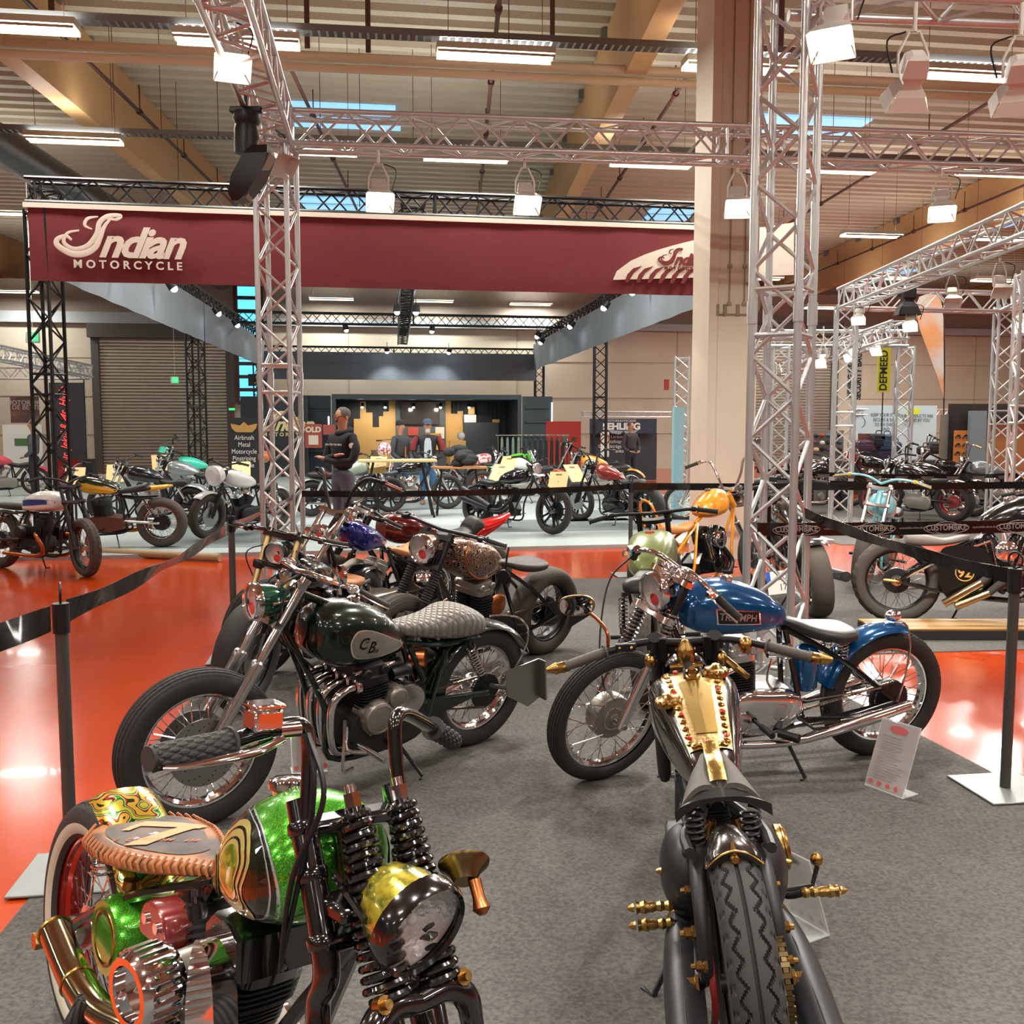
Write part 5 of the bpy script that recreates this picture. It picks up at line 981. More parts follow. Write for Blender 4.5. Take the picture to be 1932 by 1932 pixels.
# --- 4 green flake springer with the tooled leather seat
def x_seven(R, p):
    S = p['S_']; tr = bvh(p['tk']); st = bvh(p['st']); H = p['Hv']; ax = p['ax']; fw = p['fwd']
    for sd in (-1, 1):
        base = np.array(smoothpoly([(.83, .85), (.86, .92), (.93, .945), (1.03, .945), (1.10, .91), (1.125, .84), (1.09, .78), (1.0, .755), (.9, .755), (.85, .79)]))
        c1 = np.array([.97, .87]); gl = M('gold_leaf_line', '#c9b066', .3, .5, 1); dk = M('dark_olive_paint', '#16200e', .2, .4, 1); gn = M('scale_green', '#4d7a1e', .25, .5, 1, noise=(60, '#a8b030', .08)); sv_ = M('silver_line', '#c8ccd0', .25, .6, 1)
        for k_, (f, m_) in enumerate(((1, sv_), (.97, dk), (.93, sv_), (.91, dk))): decal(R, tr, c1 + (base - c1) * f, m_, 'painted_swirl', side=sd, off=.0012 + .0009 * k_, rings=8)
        tear = np.array(smoothpoly([(1.0, .935), (.93, .92), (.885, .86), (.91, .80), (.96, .775), (1.03, .765), (1.06, .79), (1.045, .83), (1.055, .89)])); c2 = np.array([.985, .86])
        for k_, (f, m_) in enumerate(((1, gl), (.86, dk), (.8, gl), (.64, dk), (.58, gl), (.47, gn))): decal(R, tr, c2 + (tear - c2) * f, m_, 'painted_swirl', side=sd, off=.005 + .0009 * k_, rings=7)
        spot = np.array(smoothpoly([(.87, .79), (.875, .83), (.905, .845), (.93, .82), (.925, .785), (.895, .772)])); c3 = spot.mean(0)
        for k_, (f, m_) in enumerate(((1.3, gl), (1.14, dk), (1.06, gl), (.85, M('amber_spot', '#8a3413', .2, .4, 1)))): decal(R, tr, c3 + (spot - c3) * f, m_, 'amber_spot', side=sd, off=.0105 + .0009 * k_, rings=4)
    b = MB(); z_ = wrapf(tr, 'z', 1, 0)(Vector((.93, .0, 1)))[2]; b.lathe([(0, .028), (.03, .026), (.038, .022), (.04, .014), (.04, .004), (.034, 0), (.03, -.02)], (.93, 0, z_), (-.15, 0, 1), 36); b.build('filler_cap', chrome, p['tk'])
    decal(p['st'], st, smoothpoly([(.19, -.05), (.19, .05), (.24, .1), (.34, .105), (.44, .075), (.54, .03), (.54, -.03), (.44, -.075), (.34, -.105), (.24, -.1)]), M('dark_leather', '#2b2623', .45, 0, .2, noise=(9, '#5a4434', .12)), 'dark_seat_top', 'z', .0018, 7)
    # the 7 and lettering on the seat, laced edge
    wz = wrapf(st, 'z', 1, .004); seven = smoothpoly([(.0, 0)] * 0 or [(.22, .075), (.25, .085), (.255, -.055), (.235, -.08)], 1)
    sv = [(-.09, .11), (.06, .13), (.1, .13), (.1, .1), (.02, -.02), (-.01, -.1), (-.05, -.12), (-.04, -.06), (.035, .07), (-.05, .055), (-.085, .03), (-.11, -.0), (-.13, -.0)]
    q = [(.36 - y * .62 - .02, (x) * .62) for x, y in sv]  # read from the bike's right side
    q = [(.355 + x * .55, y * .62) for x, y in sv]
    # x forward = text right, y = up
    b = MB(); A_ = [wz(Vector((a, c, .8))) for a, c in q]
    fl = bpy.data.curves.new('t', 'FONT')
    bpy.data.curves.remove(fl)
    b = MB()
    for Q in (((-.07, .085), (.085, .095), (.075, .055), (-.08, .045)), ((.035, .07), (.085, .095), (-.005, -.09), (-.06, -.09)), ((-.07, .085), (-.052, .085), (-.085, .01), (-.105, .01))):
        Q = [(.345 + .669 * a - .743 * c, .743 * a + .669 * c) for a, c in Q]
        g = [[wz(Vector(((1 - u) * ((1 - v) * Q[0][0] + v * Q[3][0]) + u * ((1 - v) * Q[1][0] + v * Q[2][0]), (1 - u) * ((1 - v) * Q[0][1] + v * Q[3][1]) + u * ((1 - v) * Q[1][1] + v * Q[2][1]), .8))) for v in np.linspace(0, 1, 8)] for u in np.linspace(0, 1, 8)]; b.add([tuple(q_) for r_ in g for q_ in r_], [(i * 8 + j, i * 8 + j + 1, i * 8 + j + 9, i * 8 + j + 8) for i in range(7) for j in range(7)])
    b.build('number_seven', M('bare_leather', '#c98050', .5), p['st'], 0)
    text('7  CUSTOM . DE', .026, M('bare_leather', '#c98050', .5), frame((.385, -.035, .8), (.669, .743, 0), (-.743, .669, 0)), 'seat_lettering', p['st'], shear=.3, ext=.0006, off=.0006, space=1.15, wrap=wz)
    b = MB(); S_ = p['seat']; xs_ = [s[0] for s in S_]; N_ = 26
    for sd in (-1, 1):
        for i in range(N_):
            x = xs_[0] + (xs_[-1] - xs_[0]) * (i + .5) / N_; hw = np.interp(x, xs_, [s[3] for s in S_]); z = np.interp(x, xs_, [s[1] * .5 + s[2] * .5 for s in S_]); b.tube([(x - .006, sd * (hw - .012), z + .022), (x, sd * (hw + .004), z + .008), (x + .006, sd * (hw + .001), z - .008)], .0036, 5, 2)
    b.build('seat_lacing', lacel, p['st'])
    for sd in (-1, 1): b = MB(); b.spring((.2, sd * .08, .555), (.2, sd * .08, .64), .03, .0042, 5.5, 14, 6); b.build('seat_spring', chrome, R)
    # springer fork, 4 coil stacks on two rods, rear legs, yokes
    def pt(f, s, u): return H + fw * f + ax * u + Y * s
    for sd in (-1, 1):
        b = MB(S); b.tube([pt(-.0, sd * .105, .07), pt(-.0, sd * .105, -.2), pt(-.05, sd * .105, -.27), pt(-.055, sd * .11, -.4), pt(0, sd * .1, -.62)], [.024, .024, .022, .022, .018], 18, 6)
        for u in (.02, -.06, -.17): b.lathe([(.026, -.012), (.029, -.008), (.029, .008), (.026, .012)], pt(0, sd * .105, u), ax, 20)
        b.build('fork_leg', black, R)
        b = MB(S); b.cyl(pt(.085, sd * .043, -.36), pt(.085, sd * .052, .04), .011, 12)
        b.spring(pt(.085, sd * .052, -.12), pt(.085, sd * .052, .02), .034, .0072, 8.5, 18, 8, R2=.022); b.spring(pt(.085, sd * .052, -.28), pt(.085, sd * .052, -.13), .036, .0072, 8.5, 18, 8); b.build('coil_spring', black, R, label='black stacked coil spring')
        b = MB(S); b.cyl(pt(.085, sd * .052, .03), pt(.085, sd * .052, .055), .016, 6); b.cyl(pt(.085, sd * .052, .055), pt(.085, sd * .052, .07), .01, 14); b.build('spring_nut', chrome, R)
        b = MB(S); b.tube([pt(.085, 0, -.30), pt(.09, sd * .06, -.295), pt(.09, sd * .1, -.32), pt(.07, sd * .118, -.38), pt(.05, sd * .12, -.55), pt(.06, sd * .115, -.69)], [.022, .024, .024, .02, .016, .016], 14, 6); b.mat(1).lathe([(0, .03), (.008, .03), (.008, .018), (.015, .018), (.015, 0)], pt(.1, sd * .085, -.285), fw, 12); b.build('front_leg', [black, brass], R)
        b = MB(S); b.box((H + fw * .04 + ax * -.125 + Y * sd * .05), (.09, .12, .03), ch=.008); b.build('fork_clamp', black, R)
    b = MB(S); b.cyl(pt(-.01, 0, -.2), pt(-.01, 0, .04), .032, 18); b.box(pt(.0, 0, .02), (.05, .24, .028), ch=.008); b.box(pt(.0, 0, -.17), (.06, .24, .03), ch=.008); b.build('steering_head', black, R)
    # raised bar ends
    b = MB(S); c_ = pt(.15, .11, -.11); b.lathe([(0, -.03), (.02, -.03), (.03, -.012), (.045, 0), (.047, .006), (.042, .002), (.01, -.018)], c_, (-.6, .35, .6), 28); b.mat(1).lathe([(.012, 0), (.011, .03), (.016, .05), (.006, .06), (0, .06)], c_ + V(.03, 0, -.015), (.6, -.1, -.8), 14); b.build('horn', [M('bronze_disc', '#7d6a4a', .3, 1), copper], R)
    # brake lever with reservoir on the right grip
    e = H + V(*[p['barR'][-1][0], -p['barR'][-1][1], p['barR'][-1][2]]); f_ = H + V(p['barR'][-2][0], -p['barR'][-2][1], p['barR'][-2][2]); d = nrm(e - f_)
    b = MB(S); o_ = f_ - d * .02; o_ = o_ - d * .045; b.box(o_ + V(.02, .0, .035), (.045, .055, .036), ch=.005); b.box(o_ + V(.02, .0, .058), (.048, .058, .009), ch=.003); b.cyl(o_ + V(.02, .03, .01), o_ + V(.02, .07, .01), .013, 12)
    b.tube([o_ + V(.03, .03, 0), o_ + V(.05, -.03, -.01), o_ + V(.055, -.09, -.015), o_ + V(.05, -.15, -.02), o_ + V(.04, -.18, -.02)], [.012, .014, .011, .008, .01], 12, 5, flat=.6); b.build('brake_lever', chrome, R)
    b = MB(S)
    for k, x in ((.0, .03), (.015, .06)): b.tube([o_ + V(.02, .09, .0), H + V(.02 + x, -.13, .1), H + V(.03, -.13 - k, -.05), H + V(-.02, -.12, -.22), H + V(-.1, -.06, -.28)], .005, 8, 8)
    b.build('cables', satin, R)
    # engine dressing on the right side
    e = p['eng']; b = MB(); c_ = V(.78, -.2, .555); dr = nrm(V(.12, -1, -.05)); b.lathe([(0, -.05), (.07, -.05), (.078, -.03), (.078, .03), (.07, .045), (.055, .045), (.052, .02), (.01, .02), (0, .03)], c_, dr, 40)
    for k in range(24): t = 2 * pi * k / 24; x_, y_, z_ = basis(dr); q = c_ + (x_ * cos(t) + y_ * sin(t)) * .078; b.cyl(q - z_ * .03, q + z_ * .03, .005, 6)
    a_ = b.build('air_cleaner', chrome, e); b = MB(); b.cyl(c_ - dr * .16, c_ - dr * .05, .045, 24); b.box(c_ - dr * .1 + V(0, 0, -.06), (.07, .07, .07), ch=.01); b.build('carburettor', castal, a_)
    b = MB(); b.prism(smoothpoly([(.86, .68), (.93, .66), (.97, .52), (.96, .38), (.9, .25), (.84, .28), (.86, .42), (.84, .55)]), (.03, -.135, 0), (1, 0, 0), (0, 0, 1), (0, .05, 0)); b.build('polished_cover', chrome, e)
    b = MB(); b.lathe([(.0, .045), (.05, .042), (.075, .02), (.08, 0), (.08, -.04)], (.72, -.14, .33), (0, -1, 0), 36); b.build('gear_cover', chrome, e)
    b = MB(); b.loft([[(.62 + x * f, y, .605 + z * f) for x, z in smoothpoly([(-.07, -.04), (0, -.042), (.07, -.04), (.06, .015), (.03, .038), (-.03, .038), (-.06, .015)], 4)] for y, f in ((-.13, .9), (-.122, 1), (.0, 1))]); b.mat(1)
    for x in (-.03, .03): b.cyl((.62 + x, -.136, .605), (.62 + x, -.12, .605), .012, 14)
    b.build('rocker_box', [M('red_enamel', '#6e1c18', .25, .2, 1), chrome], e, label='dark red rocker box')
    b = MB(); b.loft([[(.9 + x * f, y, .665 + z * f) for x, z in ((-.075, -.05), (.08, -.05), (.07, .03), (.03, .05), (-.04, .05), (-.07, .02))] for y, f in ((-.11, .92), (-.1, 1), (.1, 1), (.11, .92))]); b.build('rocker_box', black, e, label='black front rocker box')
    # upswept brass tinted exhaust
    for P_ in ([(.82, -.17, .43), (.7, -.185, .42), (.55, -.2, .395), (.4, -.2, .4), (.2, -.19, .44)],):
        b = MB(); b.tube(P_, [.03, .034, .036, .037, .037], 28, 6); b.mat(1).torus((.4, -.2, .4), (.9, 0, -.15), .037, .004, 28, 6); b.torus((.2, -.19, .44), (.9, 0, -.18), .037, .005, 28, 6); b.build('exhaust_pipe', [M('nickel', '#b9b08c', .12, 1), brass], R, label='polished nickel exhaust pipe with brass end ring')
    b = MB(); b.tube([(.56, -.16, .3), (.54, -.22, .33), (.53, -.25, .37)], .012, 10, 3); b.cyl((.52, -.22, .42), (.50, -.27, .30), .022, 20); b.build('kick_pedal', [diamond], R)
    b = MB(); b.lathe([(0, -.13), (.085, -.13), (.095, -.11), (.095, .1), (.085, .12), (0, .125)], (.36, 0, .47), (0, 1, 0), 36); o_ = b.build('oil_tank', flake, R); b = MB(); b.torus((.36, -.126, .47), (0, 1, 0), .06, .008, 32, 8); b.lathe([(0, .02), (.02, .02), (.024, 0)], (.33, -.06, .565), (0, 0, 1), 16); b.build('oil_cap', brass, o_)
    b = MB(); b.cyl((0, -.17, .33), (0, .17, .33), .012, 12); b.lathe([(0, .03), (.04, .03), (.045, .02), (.045, -.03), (.03, -.04)], (0, -.06, .33), (0, -1, 0), 28); b.mat(1).cyl((0, -.14, .33), (0, -.175, .33), .022, 6); b.build('rear_axle', [alu, brass], R)
bike('green flake chopper with tooled leather seat, black springer fork and round headlight', (-1.15, 2.55), -48, 6, wb=1.5, steer=2, lod=3, pegs=False, rr=.335, wr=.125, rf=.34, wf=.09, paint=flake, framem=black, H=(1.175, .96), fork='springer', ww=True, treadr='block', rimr=M('red_rim', '#8f1c14', .2, .4, 1), rimf=chrome,
     tank=[(.80, .79, .83, .03), (.82, .755, .88, .08), (.90, .73, .95, .125), (1.0, .73, .99, .145), (1.09, .76, .995, .14), (1.14, .8, .97, .10), (1.165, .84, .93, .05)], tpt=2.1, tpb=2.3, cap=False,
     seat=[(.14, .645, .66, .04), (.16, .635, .675, .10), (.23, .635, .685, .145), (.34, .64, .69, .15), (.46, .65, .70, .115), (.58, .675, .715, .06), (.67, .70, .725, .025)], seatm=rustleather, rf_f=(10, 78, .075), fendm=fend7, frame='rigid', S=(.7, .70), P=(.45, .24),
     ex=.74, ez=.335, es=1.05, finm=satin, casem=castal, rockm=black, coverm=chrome, aircl=False, exh=[], head=(.23, -.09, .082, .13), lamp_y=-.02, headdir=(.93, .05, -.28), headm=M('shell_flake', '#57601c', .2, .6, 1, noise=(40, '#c7b53a', .1)), bezel=black,
     bar=[(.0, .105, .02), (-.03, .1, .14), (-.045, .11, .19), (-.08, .17, .18), (-.13, .27, .135), (-.2, .4, .075)], barR=[(.0, .105, .02), (-.02, .1, .14), (-.02, .12, .2), (-.01, .2, .2), (.0, .28, .19), (.02, .41, .185)], barm=black, barr=.0145, grip=.14, gripstyle='waffle', gripm=griprub, lever=False, extra=x_seven, clampm=black, hubf='drum', hubr='none', stand=False)
# ------------------------------------------------------------ middle distance show bikes
def rel(b_, T=None): return b_
def plate_holder(R, p):
    b = MB(); b.prism([(-.12, -.05), (.12, -.05), (.12, .06), (-.12, .06)], (-.12, .24, .34), (1, 0, -.25), (0, 0, 1), (0, .005, 0)); b.build('plate_holder', satin, R)
def x_goldfork(R, p):
    S = p['S_']; H = p['Hv']; b = MB(S)
    for sd in (-1, 1): b.tube([H + V(.05, sd * .1, -.04), H + V(.16, sd * .17, -.1), H + V(.08, sd * .12, -.3)], .004, 6, 6); b.box(H + p['fwd'] * .03 - p['ax'] * .19 + Y * sd * .1, (.07, .06, .05), ch=.008)
    b.build('cables', satin, R)
GB = [(0, 0, .03), (.02, .12, .04), (.0, .26, .03), (-.05, .38, .02)]
bike('black roadster with gold fork legs facing the viewer behind the dark green bobber', (-1.17, 7.1), -107, 7, wb=1.47, tank=[(.5, .66, .70, .03), (.6, .62, .78, .09), (.8, .62, .84, .12), (.98, .66, .86, .1), (1.04, .7, .8, .06)], seat=[(.1, .58, .62, .08), (.2, .57, .64, .12), (.35, .58, .64, .12), (.5, .62, .66, .08)], seatm=tan, S=(.5, .6), steer=3, lod=2, treadf='vee', wf=.13, rf=.335, upper=gold, lower=black, slide=.42, barm=black, bar=GB, H=(1.14, 1.0), head=(.12, -.08, .07, .1), sticker=True, bezel=satin, engine='four', ex=.72, ez=.36, es=.9, casem=black, finm=black, clampm=black, rim=satin, hubf='discs', extra=x_goldfork, rf_f=(60, 130, .03))
bike('blue chopper with ape bar, long chrome fork and finned silver engine', (-.70, 7.95), -124, 7, wb=1.78, steer=0, lod=2, paint=M('sparkle_blue', '#12237a', .15, .5, 1), framem=black, H=(1.16, 1.06), upper=chrome, lower=chrome, bar=[(0, .06, 0), (-.0, .13, .18), (-.04, .2, .28), (-.1, .28, .28), (-.24, .36, .22)], gripm=M('brown_grips', '#8a3b2a', .6), barm=satin, head=(.17, -.11, .06, .09), headm=chrome, sticker=True,
     tank=[(.62, .80, .83, .02), (.68, .79, .87, .06), (.8, .78, .94, .1), (.93, .78, .99, .12), (1.02, .82, 1.0, .1), (1.06, .88, .96, .05)], seatm=tan, es=1.05, ex=.82, ez=.36, finm=castal, casem=castal, rockm=castal, rf_f=None, frame='rigid', S=(.62, .76), airm=M('dark_cover', '#3c3c3c', .35, .4, 1), rf=.34, wf=.09)
def x_tattoo(R, p):
    S = p['S_']; H = p['Hv']; tk = p['tank']; b = MB()
    for sd in (-1, 1): b.tube([wrapf(bvh(p['tk']), 'y', sd, .002)(Vector(q)) for q in [(.62, 0, .745), (.75, 0, .70), (.9, 0, .715), (1.0, 0, .78), (1.02, 0, .87), (.98, 0, .93)]], .008, 8, 5)
    b.build('copper_edge', copper, p['tk'])
    b = MB(); b.lathe([(0, -.02), (.07, -.02), (.075, .0), (.06, .012), (0, .015)], (.66, .12, .5), Y, 24); b.build('engraved_cover', copper, p['eng'])
    for sd in (1,):
        e = H + V(-.1, sd * .47, .05); b = MB(S); b.tube([e, e + V(.02, .01, -.06), e + V(0, 0, -.14)], .006, 6, 4); b.lathe([(0, -.01), (.045, -.008), (.05, 0), (.045, .006), (0, .008)], e + V(0, 0, -.19), (-1, 0, .1), 24); b.build('bar_end_mirror', satin, R)
    b = MB(S); c_ = H + V(.14, .02, -.24); b.lathe([(0, -.03), (.055, -.025), (.065, 0), (.06, .004), (.04, -.01), (0, -.012)], c_, (.5, .4, .5), 28); b.build('horn_disc', chrome, R)
    plate_holder(R, p)
bike('engraved copper edged bobber with patterned tank and oval saddle', (.20, 7.15), -131, 8, wb=1.48, steer=5, lod=2, paint=tattoo, framem=black, H=(1.16, .98), upper=satin, lower=satin, clampm=satin, gait=True, slide=.4, bar=[(0, 0, .06), (.0, .14, .07), (-.03, .3, .07), (-.09, .45, .05)], barm=satin, head=(.17, -.05, .09, .17), headm=tattoo, sticker=True,
     tank=[(.58, .745, .78, .03), (.63, .72, .85, .08), (.76, .69, .93, .12), (.92, .69, .96, .13), (1.02, .74, .95, .11), (1.06, .8, .9, .06)], tpt=2.8, seat=[(.12, .70, .73, .05), (.16, .685, .75, .12), (.28, .68, .75, .14), (.4, .69, .755, .11), (.52, .73, .77, .05), (.58, .75, .77, .02)], seatm=M('tooled_dark_leather', '#3b3230', .5, bump=(40, .8, .004)),
     rf_f=None, frame='rigid', S=(.58, .73), engine='twin', ex=.76, ez=.36, finm=satin, casem=satin, rockm=castal, wr=.18, wf=.12, treadr='vee', tirem=rubber2, exh=[([(.88, -.1, .52), (.98, -.13, .45), (.95, -.16, .25), (.6, -.17, .2), (.1, -.19, .27), (-.15, -.19, .3)], [.02, .02, .022, .03, .042, .042])], exhm=M('nickel2', '#b9a68c', .15, 1), rimr=satin, extra=x_tattoo)
bike('red cafe racer with ribbed seat hump and red pointed tail', (-.32, 8.75), -144, 8, wb=1.5, steer=4, lod=2, paint=M('dark_red_metal', '#5d1512', .2, .4, 1), framem=black, H=(1.16, .98), upper=satin, lower=black, gripm=griprub, barm=satin, bar=[(0, 0, .03), (0, .14, .03), (-.02, .28, .0), (-.1, .36, -.04)], head=(.16, -.02, .075, .1), headm=black, sticker=True,
     tank=[(.5, .74, .79, .05), (.56, .72, .86, .09), (.75, .71, .94, .13), (.92, .72, .97, .13), (1.03, .77, .94, .09)], seat=[(.0, .74, .80, .06), (.05, .72, .87, .1), (.12, .70, .895, .11), (.17, .70, .84, .11), (.2, .70, .785, .11), (.35, .70, .775, .1), (.5, .72, .78, .07)], rf_f=None, wr=.18, tirem=rubber2, ex=.74, es=1.02, casem=black, finm=satin, wheel='mag10', rim=satin, exhm=satin,
     extra=lambda R, p: (lambda b: (loftx(b, [(.16, .66, .80, .11), (.08, .68, .85, .12), (-.05, .74, .86, .1), (-.18, .81, .88, .07), (-.27, .87, .905, .03)], 20, 5, 2.2, 2.2), b.build('red_tail', M('bright_red', '#c01410', .15, .3, 1), R)))(MB()))
def x_olive(R, p):
    b = MB(); b.lathe([(0, .014), (.03, .012), (.036, 0), (.036, -.01)], (.86, 0, np.interp(.86, [q[0] for q in p['tank']], [q[2] for q in p['tank']])), (0, 0, 1), 24); b.build('orange_cap', M('orange_cap', '#c1502a', .3, .3), p['tk'])
bike('olive green tank scrambler with wide black bar and knobby tyres', (.83, 5.8), 77, 5, wb=1.42, steer=2, lod=2, paint=olive, framem=satin, H=(1.16, 1.0), upper=satin, lower=satin, gait=True, treadf='knob', treadr='knob', wf=.12, barm=satin, bar=[(0, 0, .06), (.02, .12, .065), (-.0, .28, .07), (-.02, .45, .04)], grip=.13, head=None, clampm=satin, tank=[(.5, .73, .77, .05), (.56, .70, .84, .1), (.72, .68, .93, .15), (.9, .69, .965, .17), (1.02, .72, .955, .16), (1.08, .77, .9, .1)], tpt=3, cap=False,
     engine='twin', ex=.74, ez=.37, casem=castal, finm=castal, extra=x_olive, rim=satin, tirem=rubber2, rf_f=None)
def x_orange(R, p):
    b = MB()
    for sd in (-1, 1): b.tube([(.0, sd * .1, .75), (-.08, sd * .07, .95), (-.1, sd * .0, 1.0)], .012, 8, 3)
    b.tube([(-.05, -.08, .88), (-.05, .08, .88)], .01, 8); b.build('sissy_bar', orange, R)
    plate(R, (-.3, -.14, .5), .15, 'HGN|RT', True)
    b = MB(); b.box((-.2, -.12, .5), (.18, .03, .03)); b.build('plate_arm', satin, R)
    b = MB(p['S_']); e = p['Hv'] + V(-.06, -.3, .3); b.tube([e, e + V(.06, -.03, .1), e + V(.02, -.08, .14)], .006, 6, 3); b.box(e + V(.0, -.12, .15), (.02, .11, .06), ch=.008); b.build('mirror', chrome, R)
APE = [(0, .06, 0), (.02, .14, .16), (0, .2, .3), (-.03, .3, .31), (-.12, .42, .27)]
bike('orange chopper with ape bar and tall sissy bar beside the big truss post', (1.34, 8.95), 40, 5, wb=1.6, steer=3, lod=2, paint=orange, framem=orange, H=(1.15, 1.03), bar=APE, barm=chrome, head=(.12, -.05, .07, .1), tank=[(.6, .84, .87, .03), (.68, .80, .96, .1), (.82, .78, 1.05, .13), (.98, .80, 1.06, .12), (1.07, .88, 1.0, .06)], tpt=2.1, tpb=2.2, frame='rigid', S=(.6, .74), rf_f=(35, 150, .04), ex=.8, ez=.36, es=1.05, casem=black, finm=satin, rockm=black, wf=.09, rf=.35, wr=.15, extra=x_orange, exhm=satin, seatm=tan)
def x_17(R, p):
    plate(R, (-.05, .3, .36), .2, 'BO|17', True); b = MB(); b.box((-.03, .22, .36), (.04, .16, .03)); b.cyl((-.28, -.2, .38), (.35, -.18, .33), .045, 20); b.mat(1).cyl((-.285, -.2, .38), (-.27, -.2, .38), .038, 20); b.build('silencer', [satin, matte], R)
bike('black fat tyred bike seen from behind with side plate 17', (2.70, 8.5), 86, 8, wb=1.6, steer=0, lod=2, rr=.34, wr=.19, treadr='vee', tirem=rubber2, framem=black, rf_f=(40, 118, .03), frame='rigid', S=(.55, .66), extra=x_17, ex=.75, casem=black, finm=black, barm=satin, exh=[], upper=satin, lower=satin)
def x_92(R, p):
    b = MB(); b.prism(smoothpoly([(.36, .66), (.64, .66), (.72, .5), (.66, .27), (.44, .22), (.34, .3), (.30, .5)]), (0, -.13, 0), (1, 0, 0), (0, 0, 1), (0, .02, 0)); o_ = b.build('number_panel', black, R)
    b = MB(); b.torus((.51, -.146, .455), (0, 1, 0), .07, .005, 36, 6); b.build('gold_ring', M('sign_gold', '#c99a4c', .5), o_); text('92', .105, M('sign_gold', '#c99a4c', .5), frame((.51, -.144, .45), (1, 0, 0), (0, 0, 1)), 'racing_number', o_, ext=.002, off=.003)
    for k in (0, 1):
        b = MB(); b.tube([(.95, -.15, .5 - .03 * k), (.75 + .05 * k, -.2, .48 - .08 * k), (.62 + .06 * k, -.22, .38 - .08 * k)], [.02, .03, .03], 14, 5); b.mat(1).cyl((.62 + .06 * k, -.22, .38 - .08 * k), (.34 + .09 * k, -.235, .20 - .02 * k), .03, 20, .034); b.build('exhaust_pipe', [M('pipe_wrap', '#3a3733', .9), M('nickel', '#b9b08c', .12, 1)], R)
    b = MB(); b.tube([(0, -.1, .36), (.35, -.13, .56), (.7, -.12, .72)], .01, 8, 3); b.mat(1).lathe([(0, .03), (.02, .03), (.024, 0)], (0, -.13, .36), (0, -1, 0), 16); b.tube([(.0, -.15, .36), (-.12, -.15, .37)], .012, 8); b.build('rear_strut', [chrome, brass], R)
bike('black board track racer with number 92 and two wrapped exhausts behind the low wooden platform', (3.27, 8.25, .006), -14, 4, wb=1.5, steer=0, lod=2, rr=.36, wr=.14, treadr='knob', tirem=rubber2, paint=black, framem=black, H=(1.1, 1.0), frame='rigid', S=(.6, .72), rf_f=None, ex=.82, ez=.42, es=1.1, casem=black, finm=black, rockm=black, exh=[], rimr=satin, spokem=steel, tank=[(.62, .84, .88, .05), (.68, .82, .95, .11), (.85, .80, 1.06, .15), (1.0, .82, 1.09, .15), (1.1, .88, 1.0, .1)], seatm=M('grey_leather', '#6a625c', .6), extra=x_92)
gulf = M('light_blue_paint', '#7fc3cf', .3, 0, 1)
def x_gulf(R, p):
    tr = bvh(p['tk']); b = MB(); w = wrapf(tr, 'z', 1, .003); rings = [[w(Vector((x, y, 1))) for y in np.linspace(-.045, .045, 7)] for x in np.linspace(.55, 1.02, 14)]; vs = [tuple(q) for r in rings for q in r]; b.add(vs, [(i * 7 + j, i * 7 + j + 1, (i + 1) * 7 + j + 1, (i + 1) * 7 + j) for i in range(13) for j in range(6)]); o_ = b.build('orange_stripe', M('stripe_orange', '#d9571c', .3, 0, 1), p['tk'])
    for sd in (-1, 1): decal(R, tr, [(.72, .84), (.9, .85), (.93, .885), (.9, .92), (.72, .9)], white, 'tank_badge', side=sd, off=.003); text('CAMEL', .045, M('badge_red', '#b3321c', .4), frame((.81, sd * .2, .87), (-sd, 0, 0), (0, 0, 1)), 'badge_letters', p['tk'], ext=.0004, wrap=wrapf(tr, 'y', sd, .005))
bike('light blue custom bike with orange tank stripe and orange wheels', (4.3, 11.2), -120, 6, wb=1.45, lod=2, paint=gulf, framem=gulf, rim=M('orange_rim', '#d0561c', .3, .3, 1), wf=.15, wr=.15, H=(1.13, 1.02), barm=gulf, bar=[(0, 0, .06), (.02, .14, .12), (0, .3, .12), (-.03, .47, .08)], gripm=M('grey_grip', '#7b827f', .6), head=None, upper=chrome, lower=chrome, casem=castal, finm=castal, rf_f=None, tirem=rubber2, extra=x_gulf, levm=M('yellow_part', '#d8a81c', .4))
# ------------------------------------------------------------ booth bikes
def bpx(px, py): q = gr(px, py, .05); return (q[0], q[1], .055)
yel = M('yellow_paint', '#d8a414', .25, 0, 1); pale = M('pearl_white', '#d7d9d6', .25, 0, 1); silv = M('silver_paint', '#8f9799', .25, .5, 1)
def screen(R, p):
    b = MB(p['S_']); H = p['Hv']; T_ = np.linspace(-1, 1, 13)
    R1 = [[H + V(.2 - .12 * u * u + .1 * (1 - v), .26 * u * (1 - .45 * v), -.05 + .22 * v) for u in T_] for v in (0, .25, .5)]; b.loft([[*r, *[q + V(-.01, 0, 0) for q in r[::-1]]] for r in R1]); b.build('nose_fairing', p['fairm'], R)
    b = MB(p['S_']); R2 = [[H + V(.2 - .12 * u * u + .1 * (1 - v), .2 * u * (1 - .45 * v), -.05 + .22 * v) for u in T_] for v in (.5, .8, 1.05)]; b.loft([[*r, *[q + V(-.006, 0, 0) for q in r[::-1]]] for r in R2]); b.build('windscreen', M('smoke_screen', '#5c5f58', .08, 0, alpha=.5), R)
